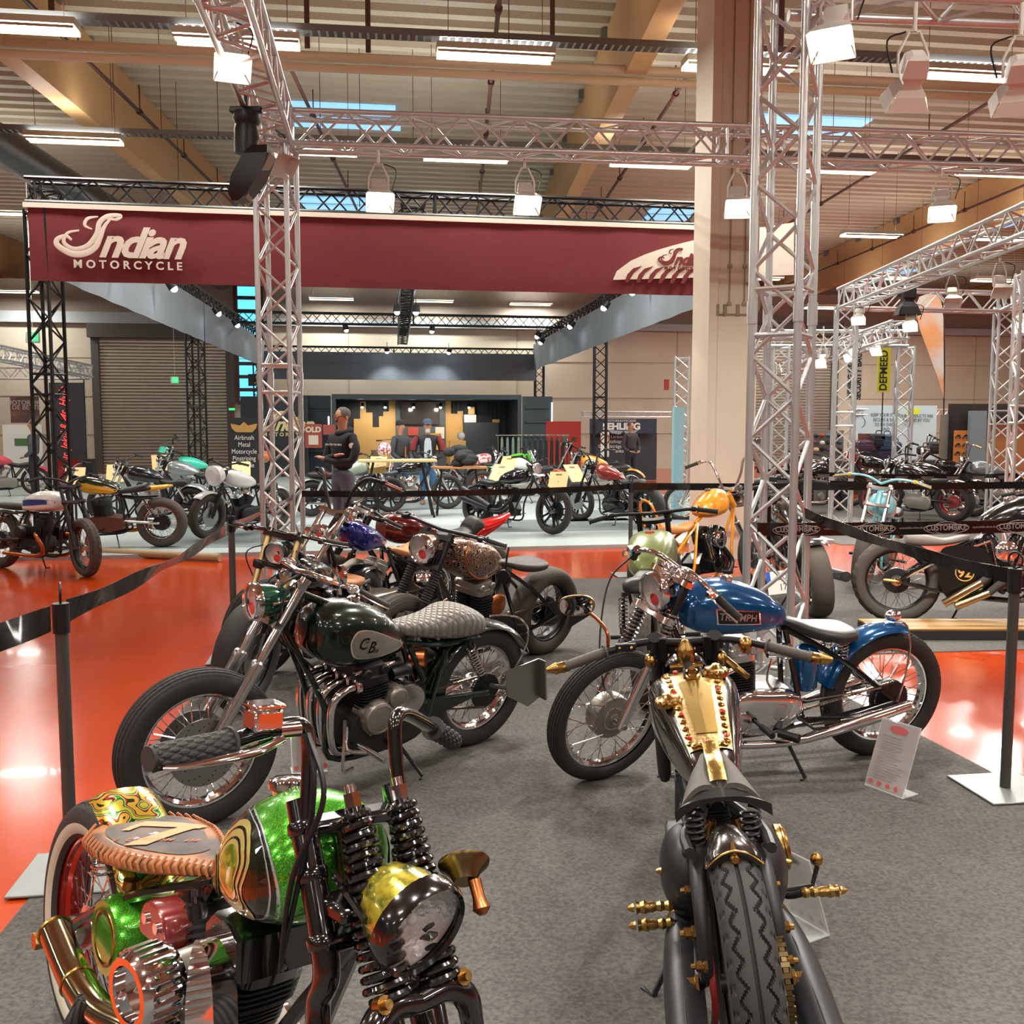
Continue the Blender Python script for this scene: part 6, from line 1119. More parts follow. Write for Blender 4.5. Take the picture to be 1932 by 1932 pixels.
def x_yellow(R, p):
    tr = bvh(p['tk'])
    for sd in (-1, 1): decal(R, tr, smoothpoly([(.53, .76), (.6, .80), (.8, .84), (1.0, .87), (1.03, .8), (.95, .75), (.7, .72)]), yel, 'yellow_tank_side', side=sd, off=.003); text('Kawasaki', .05, M('gold_print', '#d8cf9a', .4), frame((.86, sd * .2, .80), (-sd, 0, 0), (0, 0, 1)), 'tank_lettering', p['tk'], ext=.0005, wrap=wrapf(tr, 'y', sd, .006))
    b = MB(); loftx(b, [(.2, .74, .82, .08), (.05, .76, .83, .075), (-.1, .79, .84, .05), (-.16, .81, .835, .03)], 16, 4); b.build('yellow_tail', yel, R)
    b = MB(); loftx(b, [(.16, .80, .86, .1), (.3, .74, .83, .12), (.5, .73, .79, .11)], 16, 4); b.build('seat_hump', leather, R)
LOB = [(0, 0, .05), (-.01, .12, .1), (-.05, .28, .12), (-.1, .38, .1)]
bike('yellow and dark green roadster with black wavy seat at the booth edge', bpx(308, 1032), 183, 3, wb=1.47, lod=2, paint=M('dark_olive_gloss', '#1f2c10', .2, .3, 1), framem=satin, wr=.19, rr=.33, treadr='vee', tirem=rubber2, engine='four', ex=.75, ez=.36, casem=M('bronze_case', '#6e4a3c', .4, .6), finm=satin, bar=LOB, head=None, seat=[(.1, .77, .82, .08), (.2, .75, .82, .11), (.35, .73, .79, .12), (.5, .72, .77, .1), (.56, .74, .78, .05)], tank=[(.5, .72, .76, .07), (.56, .71, .84, .11), (.75, .71, .92, .14), (.95, .73, .95, .14), (1.06, .78, .9, .09)], rf_f=None, swm=alu, exh=[([(.85, -.12, .5), (.9, -.15, .3), (.5, -.17, .2), (.2, -.2, .25)], .03)], exhm=copper, extra=x_yellow, barm=satin)
def x_boxer(R, p):
    for sd in (-1, 1):
        b = MB(); finstack(b, (.78, sd * .12, .45), (0, sd, .05), (1, 0, 0), (0, 0, 1), .075, .075, 8, .02, pw=5); b.mat(1).lathe([(.07, 0), (.075, .02), (.06, .06), (0, .065)], (.78, sd * .29, .46), (0, sd, 0), 20); b.build('cylinder', [satin, satin], p['eng'])
        b = MB(); b.tube([(.86, sd * .2, .45), (.98, sd * .26, .42), (1.02, sd * .2, .28), (.85, sd * .16, .2), (.3, sd * .18, .2)], .022, 12, 5); b.build('exhaust_pipe', copper, R)
        b = MB(); b.box((.62, sd * .16, .5), (.07, .05, .09), ch=.01); b.build('carburettor', castal, p['eng'])
    tr = bvh(p['tk'])
    for sd in (-1, 1): decal(R, tr, smoothpoly([(.48, .78), (.6, .82), (1.0, .83), (1.03, .79), (.8, .765), (.5, .745)]), M('tank_blue', '#17367e', .25, 0, 1), 'blue_tank_band', side=sd, off=.003)
bike('white and blue boxer scrambler with knobby tyres at the far left edge', (-6.02, 11.45), -29, 6, wb=1.46, steer=-16, lod=2, paint=pale, framem=satin, engine='single', ex=.72, ez=.36, es=1.0, casem=satin, finm=satin, treadf='knob', treadr='knob', wf=.12, tirem=rubber2, upper=satin, lower=satin, clampm=satin, head=None, barm=satin, bar=LOB, exh=[], extra=x_boxer, tank=[(.46, .7, .76, .08), (.52, .69, .86, .13), (.75, .69, .93, .16), (.98, .72, .93, .15), (1.06, .77, .88, .09)], tpt=3.2, seat=[(-.05, .72, .76, .08), (.05, .70, .78, .12), (.3, .69, .78, .13), (.46, .7, .77, .1)], rf_f=(60, 120, .03), rim=satin)
BB = [(0, 0, .05), (.0, .12, .09), (-.04, .26, .12), (-.1, .38, .1)]
def bb(lab, px, py, az, **k):
    d = dict(lod=1, wr=.15, barm=satin, bar=BB, grp='motorcycles'); d.update(k); d.pop('grp'); return bike(lab, bpx(px, py), az, 4, **d)
bb('black roadster with green tail behind the yellow bike', 368, 993, 172, engine='four', wheel='mag5', rim=satin, paint=M('deep_black_blue', '#14181f', .2, .3, 1), head=(.14, -.04, .08, .08), fendm=silv, rf_f=(60, 150, .03), wr=.18, tirem=rubber)
bb('silver bike with chrome rear guard beside the roll-up banner', 425, 972, 166, paint=silv, rf_f=(30, 150, .04), fendm=silv, wr=.16)
bb('turquoise bagger with small turquoise nose fairing', 440, 948, 200, paint=M('turquoise', '#2fc4a6', .3, 0, 1), fairm=M('turquoise', '#2fc4a6', .3, 0, 1), extra=screen, bar=[(0, 0, .1), (-.0, .12, .2), (-.05, .28, .24), (-.1, .38, .2)], rf_f=(20, 150, .04), fendm=silv, H=(1.15, 1.12))
def x_white(R, p):
    b = MB(p['S_']); H = p['Hv']; b.lathe([(0, .02), (.08, .02), (.09, .03), (.15, 0), (.15, -.03), (.13, -.12), (.05, -.16)], H + V(.2, 0, -.08), (1, 0, -.15), 24); b.build('nose_cowl', pale, R)
bike('white custom bike with round nose cowl left of the slim silver post', bpx(517, 1000), -118, 5, wb=1.4, lod=2, paint=pale, fendm=pale, ff=(50, 150, .03), treadf='block', wf=.13, tirem=rubber2, head=(.2, -.08, .075, .05), barm=satin, bar=BB, casem=satin, finm=satin, extra=x_white, rim=satin, upper=satin, lower=satin)
bb('pale green bagger facing away behind the man in the black hoodie', 588, 975, 30, paint=M('sage', '#9aa595', .35, .2, .6), fairm=M('sage', '#9aa595', .35, .2, .6), extra=screen, rr=.32, wr=.17, wheel='mag5', rim=satin, rf_f=(30, 160, .04), fendm=M('sage', '#9aa595', .35, .2, .6), seat=[(-.05, .70, .76, .1), (.05, .68, .79, .15), (.3, .66, .78, .16), (.5, .7, .77, .1)])
bb('dark cruiser with grey seat just right of the man in the black hoodie', 700, 965, 20, paint=black, wheel='mag5', rim=satin, seatm=M('slate_seat', '#4c545a', .5))
bb('white and orange chopper with wide fork facing the viewer', 752, 925, -88, paint=M('orange_white', '#cfc7c0', .25, 0, 1), framem=orange, H=(1.15, 1.1), bar=[(0, 0, .08), (0, .14, .16), (-.05, .35, .12), (-.1, .5, .1)], barm=chrome, fw=.12, head=(.15, -.1, .08, .1), wb=1.6, fendm=M('red_orange', '#b8481c', .3, 0, 1), ff=(60, 120, .04))
bb('colourful tracker with white wheels and yellow fork legs', 838, 938, 8, paint=M('pattern_paint', '#b6303a', .3, 0, 1, noise=(18, '#e3d9d2', .04)), rim=M('white_rim', '#d8d4cc', .4), upper=yel, lower=yel, wr=.12, head=None, bar=BB)
bb('bright green naked bike behind the sign stands', 905, 938, 12, paint=M('lime', '#58c322', .3, 0, 1), framem=M('lime', '#58c322', .3, 0, 1), head=(.14, 0, .07, .08), fendm=black)
def x_dual(R, p):
    for k in (0, 1): b = MB(); b.tube([(.85, -.14, .45 - .1 * k), (.7, -.2, .3 - .04 * k), (.45, -.22, .3 - .02 * k)], .024, 12, 4); b.cyl((.5, -.22, .33 - .03 * k), (-.12, -.25, .58 - .14 * k), .05, 20, .055); b.mat(1).cyl((-.121, -.25, .58 - .14 * k), (-.128, -.25, .583 - .14 * k), .04, 16); b.build('silencer', [satin, matte], R)
bike('black power cruiser with twin black silencers and slotted front wheel', bpx(900, 993), -46, 6, wb=1.66, lod=2, paint=M('blue_black', '#10131c', .15, .3, 1), wheel='mag5', rim=M('cut_black', '#3a3d42', .2, .9), rf=.35, wf=.11, wr=.19, treadf='vee', treadr='vee', casem=satin, finm=satin, rockm=satin, coverm=chrome, exh=[], upper=satin, lower=satin, extra=x_dual, barm=satin, bar=[(0, 0, .05), (.02, .12, .1), (0, .26, .14), (-.08, .36, .12)], rf_f=(60, 140, .03), tank=[(.5, .72, .77, .08), (.58, .70, .86, .12), (.8, .7, .94, .14), (1.0, .74, .94, .12), (1.08, .8, .88, .06)])
def x_card(R, p):
    b = MB(); b.box((.04, -.13, .38), (.16, .004, .24), R=np.array(Matrix.Rotation(.25, 3, 'Y'))); o_ = b.build('paper_card', white, R)
bike('dark red teardrop tank bobber with fat rear tyre and hanging paper card', bpx(1222, 995), 131, 6, wb=1.5, lod=2, paint=M('brick_red', '#8a2a22', .25, .2, 1), fendm=M('brick_red', '#8a2a22', .25, .2, 1), wheel='mag10', rim=satin, wr=.22, rr=.34, tirem=rubber, casem=black, finm=black, rockm=black, frame='rigid', S=(.55, .64), rf_f=(45, 125, .03), bar=[(0, .05, .0), (0, .12, .14), (-.05, .26, .2), (-.14, .36, .17)], barm=satin, upper=satin, lower=satin, H=(1.1, .98), tank=[(.45, .74, .77, .02), (.55, .73, .85, .07), (.72, .72, .94, .12), (.9, .74, .99, .13), (1.0, .8, .97, .08)], extra=x_card)
bb('white bike with orange wheels behind the dark red bobber', 1048, 948, 182, paint=pale, rim=M('orange_rim', '#d0561c', .3, .3, 1), rf_f=(20, 120, .04), fendm=M('red_orange', '#b8481c', .3, 0, 1))
bb('black bagger with big bullet shaped fairing', 1170, 930, 176, paint=M('dark_slate', '#20262c', .25, .3, 1), fairm=M('dark_slate', '#20262c', .25, .3, 1), extra=screen, H=(1.15, 1.15), wb=1.6, rf_f=(10, 160, .05))
bb('orange tank show bike in the rear right of the booth', 1190, 945, 168, paint=orange, wheel='spoke', wr=.12)
bb('blue tracker with gold wheels at the far left edge', -12, 915, -24, paint=M('navy_paint', '#1a2f6e', .3, 0, 1), rim=gold, ff=(60, 130, .03), H=(1.13, 1.15), steer=-8)
bb('red and white dirt bike behind the front left booth post', 70, 935, 190, paint=M('pink_red', '#c8455a', .4), rf_f=(60, 140, .04), wr=.1)
# ------------------------------------------------------------ far right bikes
def fb(lab, px, py, az, **k):
    d = dict(lod=1, wr=.15); d.update(k); q = gr(px, py, .01); return bike(lab, (q[0], q[1], .012), az, 4, **d)
fb('black cruiser half hidden behind the big truss post', 1452, 985, 178, barm=satin); fb('small black bike behind the nearest tape at far right', 1500, 972, 40, wheel='mag5', rim=satin, barm=satin)
fb('black bobber with brown front wheel left of the red fork guard bike', 1606, 955, 188, rim=M('brown_rim', '#6a4426', .4), barm=satin)
fb('cafe racer with red nose cowl and tan seat', 1715, 945, 178, paint=black, seatm=M('tan_seat', '#c07a4c', .6), rim=copper, head=None, fairm=M('bright_red', '#c01410', .15, .3, 1), extra=screen, bar=LOB)
fb('long chrome springer chopper at far right', 1868, 958, 166, wb=1.85, H=(1.2, 1.12), upper=chrome, lower=chrome, bar=APE, rf=.36, wf=.08, paint=black, casem=chrome, rockm=chrome)
fb('yellow chopper with ape bar at the right edge', 1888, 935, -110, paint=yel, framem=yel, H=(1.15, 1.12), bar=APE, wb=1.7, casem=alu)
fb('dark chopper with white rimmed fat wheel beyond the light blue bike', 1800, 985, 128, wr=.22, rr=.35, rim=M('red_white_rim', '#8c2a2a', .3, .2, 1), barm=satin)
fb('black bike with stacked trunk in front of the far stand', 1835, 975, 150, wr=.16, barm=satin, bar=APE)
fb('grey bike with gold grips at the right edge', 1938, 965, 170, gripm=gold, bar=APE, paint=silv)
fb('black bobber with number plate facing away at the right edge', 1905, 950, 120, plate=(-.32, .55, 'AP 5', .3, False), barm=satin)
fb('dark custom bike left of the helmet display', 1560, 935, 200, barm=satin)
fb('silver forked show bike in front of the shop counter', 1690, 938, 186, upper=chrome, lower=chrome, bar=APE, paint=M('maroon_paint', '#4f1a22', .3, .2, 1))
# ------------------------------------------------------------ rig spotlights, loudspeaker
lampb = M('lamp_body_white', '#cfcbc2', .4, .1)
def spot(px, py, D, lab, tgt, W=SPOT_W, yaw=0, tilt=.5, s=1, lit=True, hang=.22, body=None):
    s *= .88
    c = at(px, py, D); zt = 4.2 if D < 11 else 3.45; d = nrm(V(*tgt) - c) if tgt is not None else V(sin(yaw) * sin(tilt), cos(yaw) * sin(tilt), -cos(tilt)); T = Matrix.Translation(-Vector(c)); R = empty('rig_spotlight', tuple(c)); tag(R, lab, 'spotlight', 'spotlights on the silver trusses')
    x, y, z = basis(d); y = V(0, 0, 1) - d * d[2]; y = nrm(y) if np.linalg.norm(y) > .1 else V(0, 1, 0); x = np.cross(y, d)
    def ring(h, a, b_): return [c + d * h + x * a * u + y * b_ * v for u, v in ((-1, -1), (1, -1), (1, 1), (-1, 1))]
    b = MB(T); b.loft([ring(-.27 * s, .035 * s, .035 * s), ring(-.24 * s, .07 * s, .06 * s), ring(-.12 * s, .085 * s, .07 * s), ring(-.09 * s, .06 * s, .055 * s), ring(-.07 * s, .06 * s, .055 * s), ring(0, .11 * s, .09 * s)]); b.build('housing', body or lampb, R, 25)
    if lit:
        b = MB(T); b.loft([ring(.002, .1 * s, .08 * s), ring(.006, .1 * s, .08 * s)]); b.build('lens', warmled, R, 0)
    b = MB(T)
    for sx in (-1, 1): b.prism([(0, -.08), (.11, -.11), (.11, .11), (0, .08)], c + x * sx * .11 * s, nrm(d + x * sx * .35) * s, y * s, x * .003)
    for sy in (-1, 1): b.prism([(0, -.1), (.1, -.14), (.1, .14), (0, .1)], c + y * sy * .09 * s, nrm(d + y * sy * .35) * s, x * s, y * .003)
    b.build('barn_doors', body or lampb, R, 0)
    b = MB(T); top = c + V(0, 0, hang) - d * .15 * s; q = c - d * .13 * s
    b.tube([q + x * .1 * s, q + x * .1 * s + V(0, 0, hang * .5), top + x * .03, top - x * .03, q - x * .1 * s + V(0, 0, hang * .5), q - x * .1 * s], .009, 6); b.cyl(top, (top[0], top[1], max(top[2] + .05, zt)), .014, 8); b.mat(1).tube([top + x * .05, top + x * .16 - V(0, 0, .05), q + x * .12 - V(0, 0, 0)], .006, 5, 4); b.build('yoke', [body or lampb, satin], R)
    if lit:
        ld = bpy.data.lights.new('lamp_light', 'SPOT'); ld.energy = W * 5; ld.spot_size = radians(95); ld.spot_blend = .7; ld.shadow_soft_size = .1; ld.color = (1, .95, .87); lo = bpy.data.objects.new('lamp_light', ld); COL.objects.link(lo); lo.parent = R; lo.location = tuple(d * .03); lo.rotation_euler = Vector(d).to_track_quat('-Z', 'Y').to_euler()
spot(716, 372, 9.2, 'white spotlight under the crossing beam, left of the two above the red banner', (-.6, 6.2, .4)); spot(993, 378, 9.5, 'white spotlight under the crossing beam, right of the two above the red banner', (.6, 6.4, .4)); spot(1392, 385, 9.7, 'white spotlight in front of the white column', (1.8, 6.5, .4)); spot(1777, 393, 9.9, 'white spotlight under the crossing beam at right against the wooden roof beam', (3.4, 7.6, .4))
spot(437, 118, 7.2, 'bright spotlight on the truss running towards the viewer at upper left', (-.6, 3.6, .4), yaw=0); spot(1572, 68, 5.9, 'bright tilted spotlight beside the big truss post at the top', (.6, 3.6, .4)); spot(1712, 172, 6.2, 'spotlight pointing away with its doors open at upper right', (2.6, 9.5, .4)); spot(1915, 178, 6.2, 'spotlight pointing away cut by the right picture edge', (4, 9.5, .4))
spot(528, 305, 9.0, 'unlit white spotlight at the top of the slim silver post', None, yaw=2.2, tilt=.9, lit=False)
for px, py, D, lab, lit in ((1620, 600, 15, 'spotlight next to the left corner of the far right stand', True), (1718, 612, 14.5, 'brightest spotlight under the black moving head', True), (1797, 565, 12.5, 'spotlight on the rising beam of the far stand', False), (1888, 545, 11.2, 'spotlight on the rising beam near the right edge', False), (1550, 683, 18, 'small distant spotlight left of the grey flag', True), (1605, 672, 18, 'small distant spotlight right of the stand corner post', True), (1655, 660, 18, 'small distant spotlight above the yellow flag', True), (1925, 612, 13, 'spotlight on the right edge post', True)):
    spot(px, py, D, lab, (px / 300 - 1.2, D - 2.5, 0), W=40, lit=lit, s=.8)
spot(1712, 580, 14.6, 'black moving head lamp on the far right stand', None, yaw=0, tilt=.1, lit=False, body=satin, s=1.3)
# extra lamps out of view, added to brighten the near bikes
for X_, Y_ in ((-2.2, 1.2), (0, .6), (1.9, 1.2), (-1.9, 3.3), (2.5, 2.6)):
    c = V(X_, Y_, 4.2); px_ = None; R = empty('rig_spotlight', tuple(c)); tag(R, 'unseen white spotlight added for light above the near bikes', 'spotlight', 'added spotlights out of view'); b = MB(); b.lathe([(.03, .28), (.07, .25), (.08, .1), (.11, 0)], (0, 0, 0), (0, 0, 1), 4); b.tube([(.09, 0, .12), (.09, 0, .3), (-.09, 0, .3), (-.09, 0, .12)], .01, 6); b.build('housing', lampb, R, 0); b = MB(); b.lathe([(0, .01), (.1, .01)], (0, 0, 0), (0, 0, 1), 16); b.build('lens', warmled, R)
    ld = bpy.data.lights.new('lamp_light', 'SPOT'); ld.energy = SPOT_W * 4; ld.spot_size = radians(110); ld.spot_blend = .8; ld.shadow_soft_size = .1; ld.color = (1, .96, .9); lo = bpy.data.objects.new('lamp_light', ld); COL.objects.link(lo); lo.parent = R; lo.location = (0, 0, -.03); lo.rotation_euler = (-.35, 0, 0)
truss('truss_span', 'silver truss beam of the near rig above the picture', V(-2.9, .9, 4.6), V(3.2, .9, 4.6), grp='rig trusses above the picture', lod=1)
c = at(466, 290, 8.1); R = empty('hanging_loudspeaker', tuple(c)); tag(R, 'black loudspeaker and black lamp hanging under the truss at upper left', 'loudspeaker'); b = MB()
b.lathe([(0, .16), (.1, .16), (.11, .1), (.09, .06), (.1, .02), (.09, -.16), (0, -.16)], (0, 0, .16), (.05, 0, 1), 20); b.tube([(0, 0, .3), (0, 0, .45)], .015, 8); b.box((0, 0, .34), (.26, .06, .05), ch=.01); b.build('base', satin, R)
b = MB(); b.loft([[V(x * f + dx, y * g, z) for x, y in ((-.09, -.09), (.09, -.11), (.1, .11), (-.09, .09))] for z, f, g, dx in ((.05, .7, .8, .12), (-.02, 1.1, 1.1, .09), (-.2, 1.2, 1.15, 0), (-.33, .85, .9, -.06), (-.38, .3, .6, -.09))]); b.build('cabinet', satin, R, 20)
b = MB(); b.loft([[V(x, y, z) for x, y, z in ((.2, -.08, .0), (.2, .08, .0), (-.02, .07, -.34), (-.02, -.07, -.34))], [V(x, y, z) for x, y, z in ((.215, -.08, -.02), (.215, .08, -.02), (-.0, .07, -.36), (-.0, -.07, -.36))]]); b.build('grille', M('speaker_grille', '#8a8278', .6), R, 0)
# ------------------------------------------------------------ barriers
def barrier(x, y, lab, h=1.03):
    R = empty('barrier_post', (x, y, 0), YW); tag(R, lab, 'barrier post', 'tape barrier posts'); b = MB(); b.box((0, 0, .012), (.36, .36, .01), ch=.003); b.build('base_plate', M('plate_steel', '#8d9290', .45, .5), R); b = MB(); b.cyl((0, 0, .014), (0, 0, h), .0235, 16); b.build('pole', M('grey_pole', '#4a4744', .5, .3), R)
    b = MB(); b.cyl((0, 0, h - .1), (0, 0, h + .01), .03, 16); b.torus((0, 0, h + .05), (1, .3, 0), .036, .005, 24, 6); b.build('tape_head', satin, R); return R
barrier(-1.66, 3.56, 'barrier post at left in front of the red floor'); barrier(-2.0, 6.95, 'barrier post behind the gold fork bike at the tape bend'); barrier(1.32, 10.85, 'barrier post in front of the booth right of centre'); barrier(2.29, 4.42, 'barrier post with steel base at the right edge of the carpet')
tapem = M('black_tape', '#0f0e0d', .22, 0, .3, bump=(6, .6, .012)); printm = M('tape_print', '#8f8b86', .5)
def tape(lab, A_, B_, sag=.04, w=.06, tw=0, n=60, roll=0):
    A_ = V(*A_); B_ = V(*B_); d = B_ - A_; nn = nrm(np.cross(d, V(0, 0, 1))); rings = []
    for i in range(n + 1):
        t = i / n; a = roll + tw * sin(pi * t) + .18 * sin(t * 17) * (1 if tw or roll else .4); c = A_ + d * t - V(0, 0, sag * 4 * t * (1 - t)); u = V(0, 0, 1) * cos(a) + nn * sin(a); v = np.cross(u, nrm(d)); rings.append([c + u * w / 2 + v * .0008, c + u * w / 2 - v * .0008, c - u * w / 2 - v * .0008, c - u * w / 2 + v * .0008])
    b = MB(); b.loft(rings); o = b.build('barrier_tape', tapem); tag(o, lab, 'barrier tape', 'black barrier tapes'); return o
tape('twisted black tape from the left barrier post back to the second post', (-1.66, 3.6, 1.0), (-2.0, 6.93, .97), .03, .095, .5, 90, .1)
tape('black tape from the left barrier post to the left picture edge', (-1.68, 3.52, .99), (-2.2, 2.2, .90), .02, .095, .2)
tape('thin black tape rising from the second post to the slim silver post', (-1.98, 6.97, .97), (-2.05, 9.25, 1.02), .01, .07, 1.0)
tape('long black tape from the slim silver post to the booth front post', (-2.0, 9.3, 1.03), (1.3, 10.85, 1.0), .03, .06)
tape('long black tape from the booth front post to the right edge', (1.34, 10.85, 1.0), (8.5, 11.6, 1.02), .03, .08)
o = tape('black printed tape from the big truss post to the right edge', (1.55, 6.16, 1.03), (5.2, 6.75, 1.05), .02, .085)
L0, L1 = V(1.55, 6.16, 1.03), V(5.2, 6.75, 1.05); dd = nrm(L1 - L0); nf = np.cross(dd, V(0, 0, 1)); Ln = np.linalg.norm(L1 - L0)
for k in range(7):
    t = (.26 + k * .52) / Ln; c = L0 + (L1 - L0) * t - V(0, 0, .02 * 4 * t * (1 - t)) + nf * .006
    text('CUSTOMBIKE', .05, printm, frame(c, dd, (0, 0, 1)), 'tape_logo', o, ext=.0005, off=.001, sx=.95)
    b = MB(); b.tube([c + dd * (.16 * cos(q)) + V(0, 0, .04 * sin(q) * (1 if sin(q) < 0 else .6)) for q in np.linspace(0, 2 * pi, 28, endpoint=False)], .003, 4, closed=True); b.tube([c + dd * (.09 * cos(q)) + V(0, 0, .04 * sin(q)) for q in np.linspace(0, 2 * pi, 24, endpoint=False)], .002, 4, closed=True); b.build('tape_wings', printm, o)
    text('custombike-show.de', .02, printm, frame(c + dd * .27, dd, (0, 0, 1)), 'tape_address', o, ext=.0005)
tape('glossy black tape slanting from the big truss post down to the right barrier post', (1.86, 6.2, 1.13), (2.29, 4.44, 1.0), .03, .07, .25, 60, .1)
for z, D, lab in ((1.08, 12.8, 'upper scalloped black tape at far right'), (1.0, 12.2, 'lower scalloped black tape at far right')):
    A_, B_ = V(3.2, D, z), V(8.2, D + .5, z - .02); o = tape(lab, A_, B_, .08, .055)
    for k in range(14):
        t = (k + .5) / 14; c = A_ + (B_ - A_) * t - V(0, .01, .08 * 4 * t * (1 - t)); b = MB(); b.prism([(-.09, 0), (.09, 0), (.05, -.045), (-.05, -.045)], c, (1, 0, 0), (0, 0, 1), (0, .002, 0)); b.build('printed_scallop', M('tape_grey', '#4a4846', .6), o, 0)
# ------------------------------------------------------------ acrylic info signs and lecterns
paper = M('info_print', '#a39b96', .5); papr = M('print_red', '#c05a5a', .5)
def info(x, y, az, lab, h=.33, w=.21, tilt=.36, clear=False):
    R = empty('info_sign', (x, y, .008), az); tag(R, lab, 'sign', 'acrylic info signs'); up = V(0, sin(tilt), cos(tilt)); n = V(0, -cos(tilt), sin(tilt)); b = MB(); b.prism([(-w / 2, 0), (w / 2, 0), (w / 2, h), (-w / 2, h)], (0, 0, 0), (1, 0, 0), up, n * .004); b.prism([(-w / 2, -.0), (w / 2, -.0), (w / 2, .11), (-w / 2, .11)], (0, 0, .002), (1, 0, 0), (0, 1, 0), (0, 0, .004)); b.build('acrylic_stand', acryl, R, 0)
    b = MB(); b.prism([(-w / 2 + .005, .01), (w / 2 - .005, .01), (w / 2 - .005, h - .008), (-w / 2 + .005, h - .008)], n * .003, (1, 0, 0), up, n * .0006); o = b.build('printed_sheet', M('faint_sheet', '#b9aaa4', .4, alpha=.3) if clear else paper, R, 0)
    b = MB(); e = lambda u, v: up * v + V(u, 0, 0) + n * .0042
    b.prism([(.05 * cos(t), .018 * sin(t)) for t in np.linspace(0, 2 * pi, 20, endpoint=False)], e(.0, h * .88), (1, 0, 0), up, n * .0004); b.build('emblem', papr, o, 0)
    b = MB(); rnd = random.Random(3)
    for k in range(16):
        L_ = w * (.62 if k < 9 else .7) * (.7 + .3 * rnd.random()); v = h * (.76 - .04 * k); b.prism([(0, 0), (L_, 0), (L_, .003), (0, .003)], e(-w * .36, v), (1, 0, 0), up, n * .0004)
    b.build('printed_lines', M('grey_ink', '#8d8a88', .6), o, 0); b = MB()
    for k in range(4): b.prism([(.012 * cos(t), .012 * sin(t)) for t in np.linspace(0, 2 * pi, 12, endpoint=False)], e(-w * .36 + k * .045, .03), (1, 0, 0), up, n * .0004)
    b.build('sponsor_dots', papr, o, 0)
info(1.71, 4.38, -1.02, 'acrylic info sign behind the rear wheel of the blue bobber'); info(1.0, 3.2, 2.1, 'clear acrylic info sign seen from behind right of the gold plated bike', .3, clear=True); info(-.98, 4.62, .3, 'acrylic info sign under the dark green bobber', .24, .17)
pine = M('pale_wood', '#cdb27a', .55)
for px, py, D, az, lab in ((218, 893, 17, .3, 'pale board sign stand behind the yellow roadster'), (302, 873, 19, .4, 'pale board sign stand left of the turquoise bagger'), (455, 888, 16.3, .25, 'pale board sign stand left of the white custom bike'), (141, 900, 15.5, .3, 'pale board sign stand behind the tank of the yellow roadster'), (713, 877, 17.5, 0, 'pale board sign stand at the end of the high table'), (943, 893, 16.2, -.35, 'pale board sign stand in front of the green bike'), (958, 876, 18.5, -.35, 'pale board sign stand behind the other near the green bike'), (1053, 908, 15.6, -.2, 'pale board sign stand left of the dark red bobber'), (1085, 893, 16.8, .5, 'pale board sign stand above the dark red bobber')):
    q = at(px, py, D); R = empty('sign_stand', (q[0], q[1], .055), az); tag(R, lab, 'sign stand', 'pale board sign stands'); z = q[2] - .055; b = MB(); b.box((0, 0, .008), (.3, .3, .012)); b.cyl((0, 0, 0), (0, 0, z), .018, 8); b.build('pole', satin, R); b = MB(); b.box((0, 0, z), (.3, .42, .012), R=np.array(Matrix.Rotation(.75, 3, 'X')), ch=.003); o = b.build('board', pine, R); b = MB(); b.box((0, .14 * cos(.75) - .008, z + .14 * sin(.75) + .008), (.1, .03, .004), R=np.array(Matrix.Rotation(.75, 3, 'X'))); b.build('board_print', M('brown_print', '#7c5c34', .6), o)
# wooden platform under the racer
b = MB(); b.box((5.35, 7.76, .045), (5.0, .42, .072)); P_o = b.build('wooden_platform', matte); b = MB(); b.box((5.35, 7.76, .087), (5.0, .42, .012)); pw = M('ply_top', '#a8824c', .4); add_tex(pw, 'ShaderNodeTexWave', 2.2, [(0, '#745327'), (.4, '#94713f'), (1, '#a5804b')], (.12, 1, 1), wave_type='BANDS', bands_direction='Y', Distortion=6); b.build('plywood_top', pw, P_o); tag(P_o, 'low platform with wooden top and black edge in front of the racer', 'platform')
b = MB(); q = gr(1180, 1292, .04); fr_ = frame((q[0], q[1] , .2), (1, .2, 0), (0, .25, 1)); b.prism([(-.045, -.16), (.045, -.16), (.045, .16), (-.045, .16)], (q[0], q[1], .17), (1, .2, 0), (0, .25, 1), (0, .004, 0)); o = b.build('leaning_number_plate', platew, smooth=0); tag(o, 'white number plate with blue D band behind the blue bobber front wheel', 'number plate'); b = MB(); b.prism([(-.045, .085), (.045, .085), (.045, .16), (-.045, .16)], (q[0], q[1] - .004, .17), (1, .2, 0), (0, .25, 1), (0, .002, 0)); b.build('blue_band', plateb, o, 0); text('D', .05, white, frame((q[0], q[1] + .12 * .25 - .008, .288), (1, .2, 0), (0, .25, 1)), 'plate_letter', o)
# ------------------------------------------------------------ container stand and booth furniture
def at3(px, py, D): return V(*at(px, py, D))
cont = M('container_paint', '#3d4a50', .45, .2); cin = M('container_inside', '#2b3033', .6); ply = M('ply_wall', '#cfa45e', .5)
CX0, CX1 = at3(632, 860, 31)[0], at3(984, 860, 31)[0]; CD = 31.0; CH = at3(700, 744, 31)[2]
u = BU; W_ = (CX1 - CX0) / u[0]; C0 = V(CX0, CD - .4, .05)
def cb(a, d, z): return C0 + u * a + V(-u[1], u[0], 0) * d + V(0, 0, z)
b = MB(); q = lambda a0, a1, d0, d1, z0, z1: b.prism([(a0, z0), (a1, z0), (a1, z1), (a0, z1)], cb(0, (d0 + d1) / 2, 0), u, (0, 0, 1), V(-u[1], u[0], 0) * (d1 - d0))
q(0, W_, 0, 2.4, 0, .12); q(0, W_, 0, 2.4, CH - .2, CH - .05); q(0, .12, 0, 2.4, .12, CH - .2); q(W_ - .12, W_, 0, 2.4, .12, CH - .2)
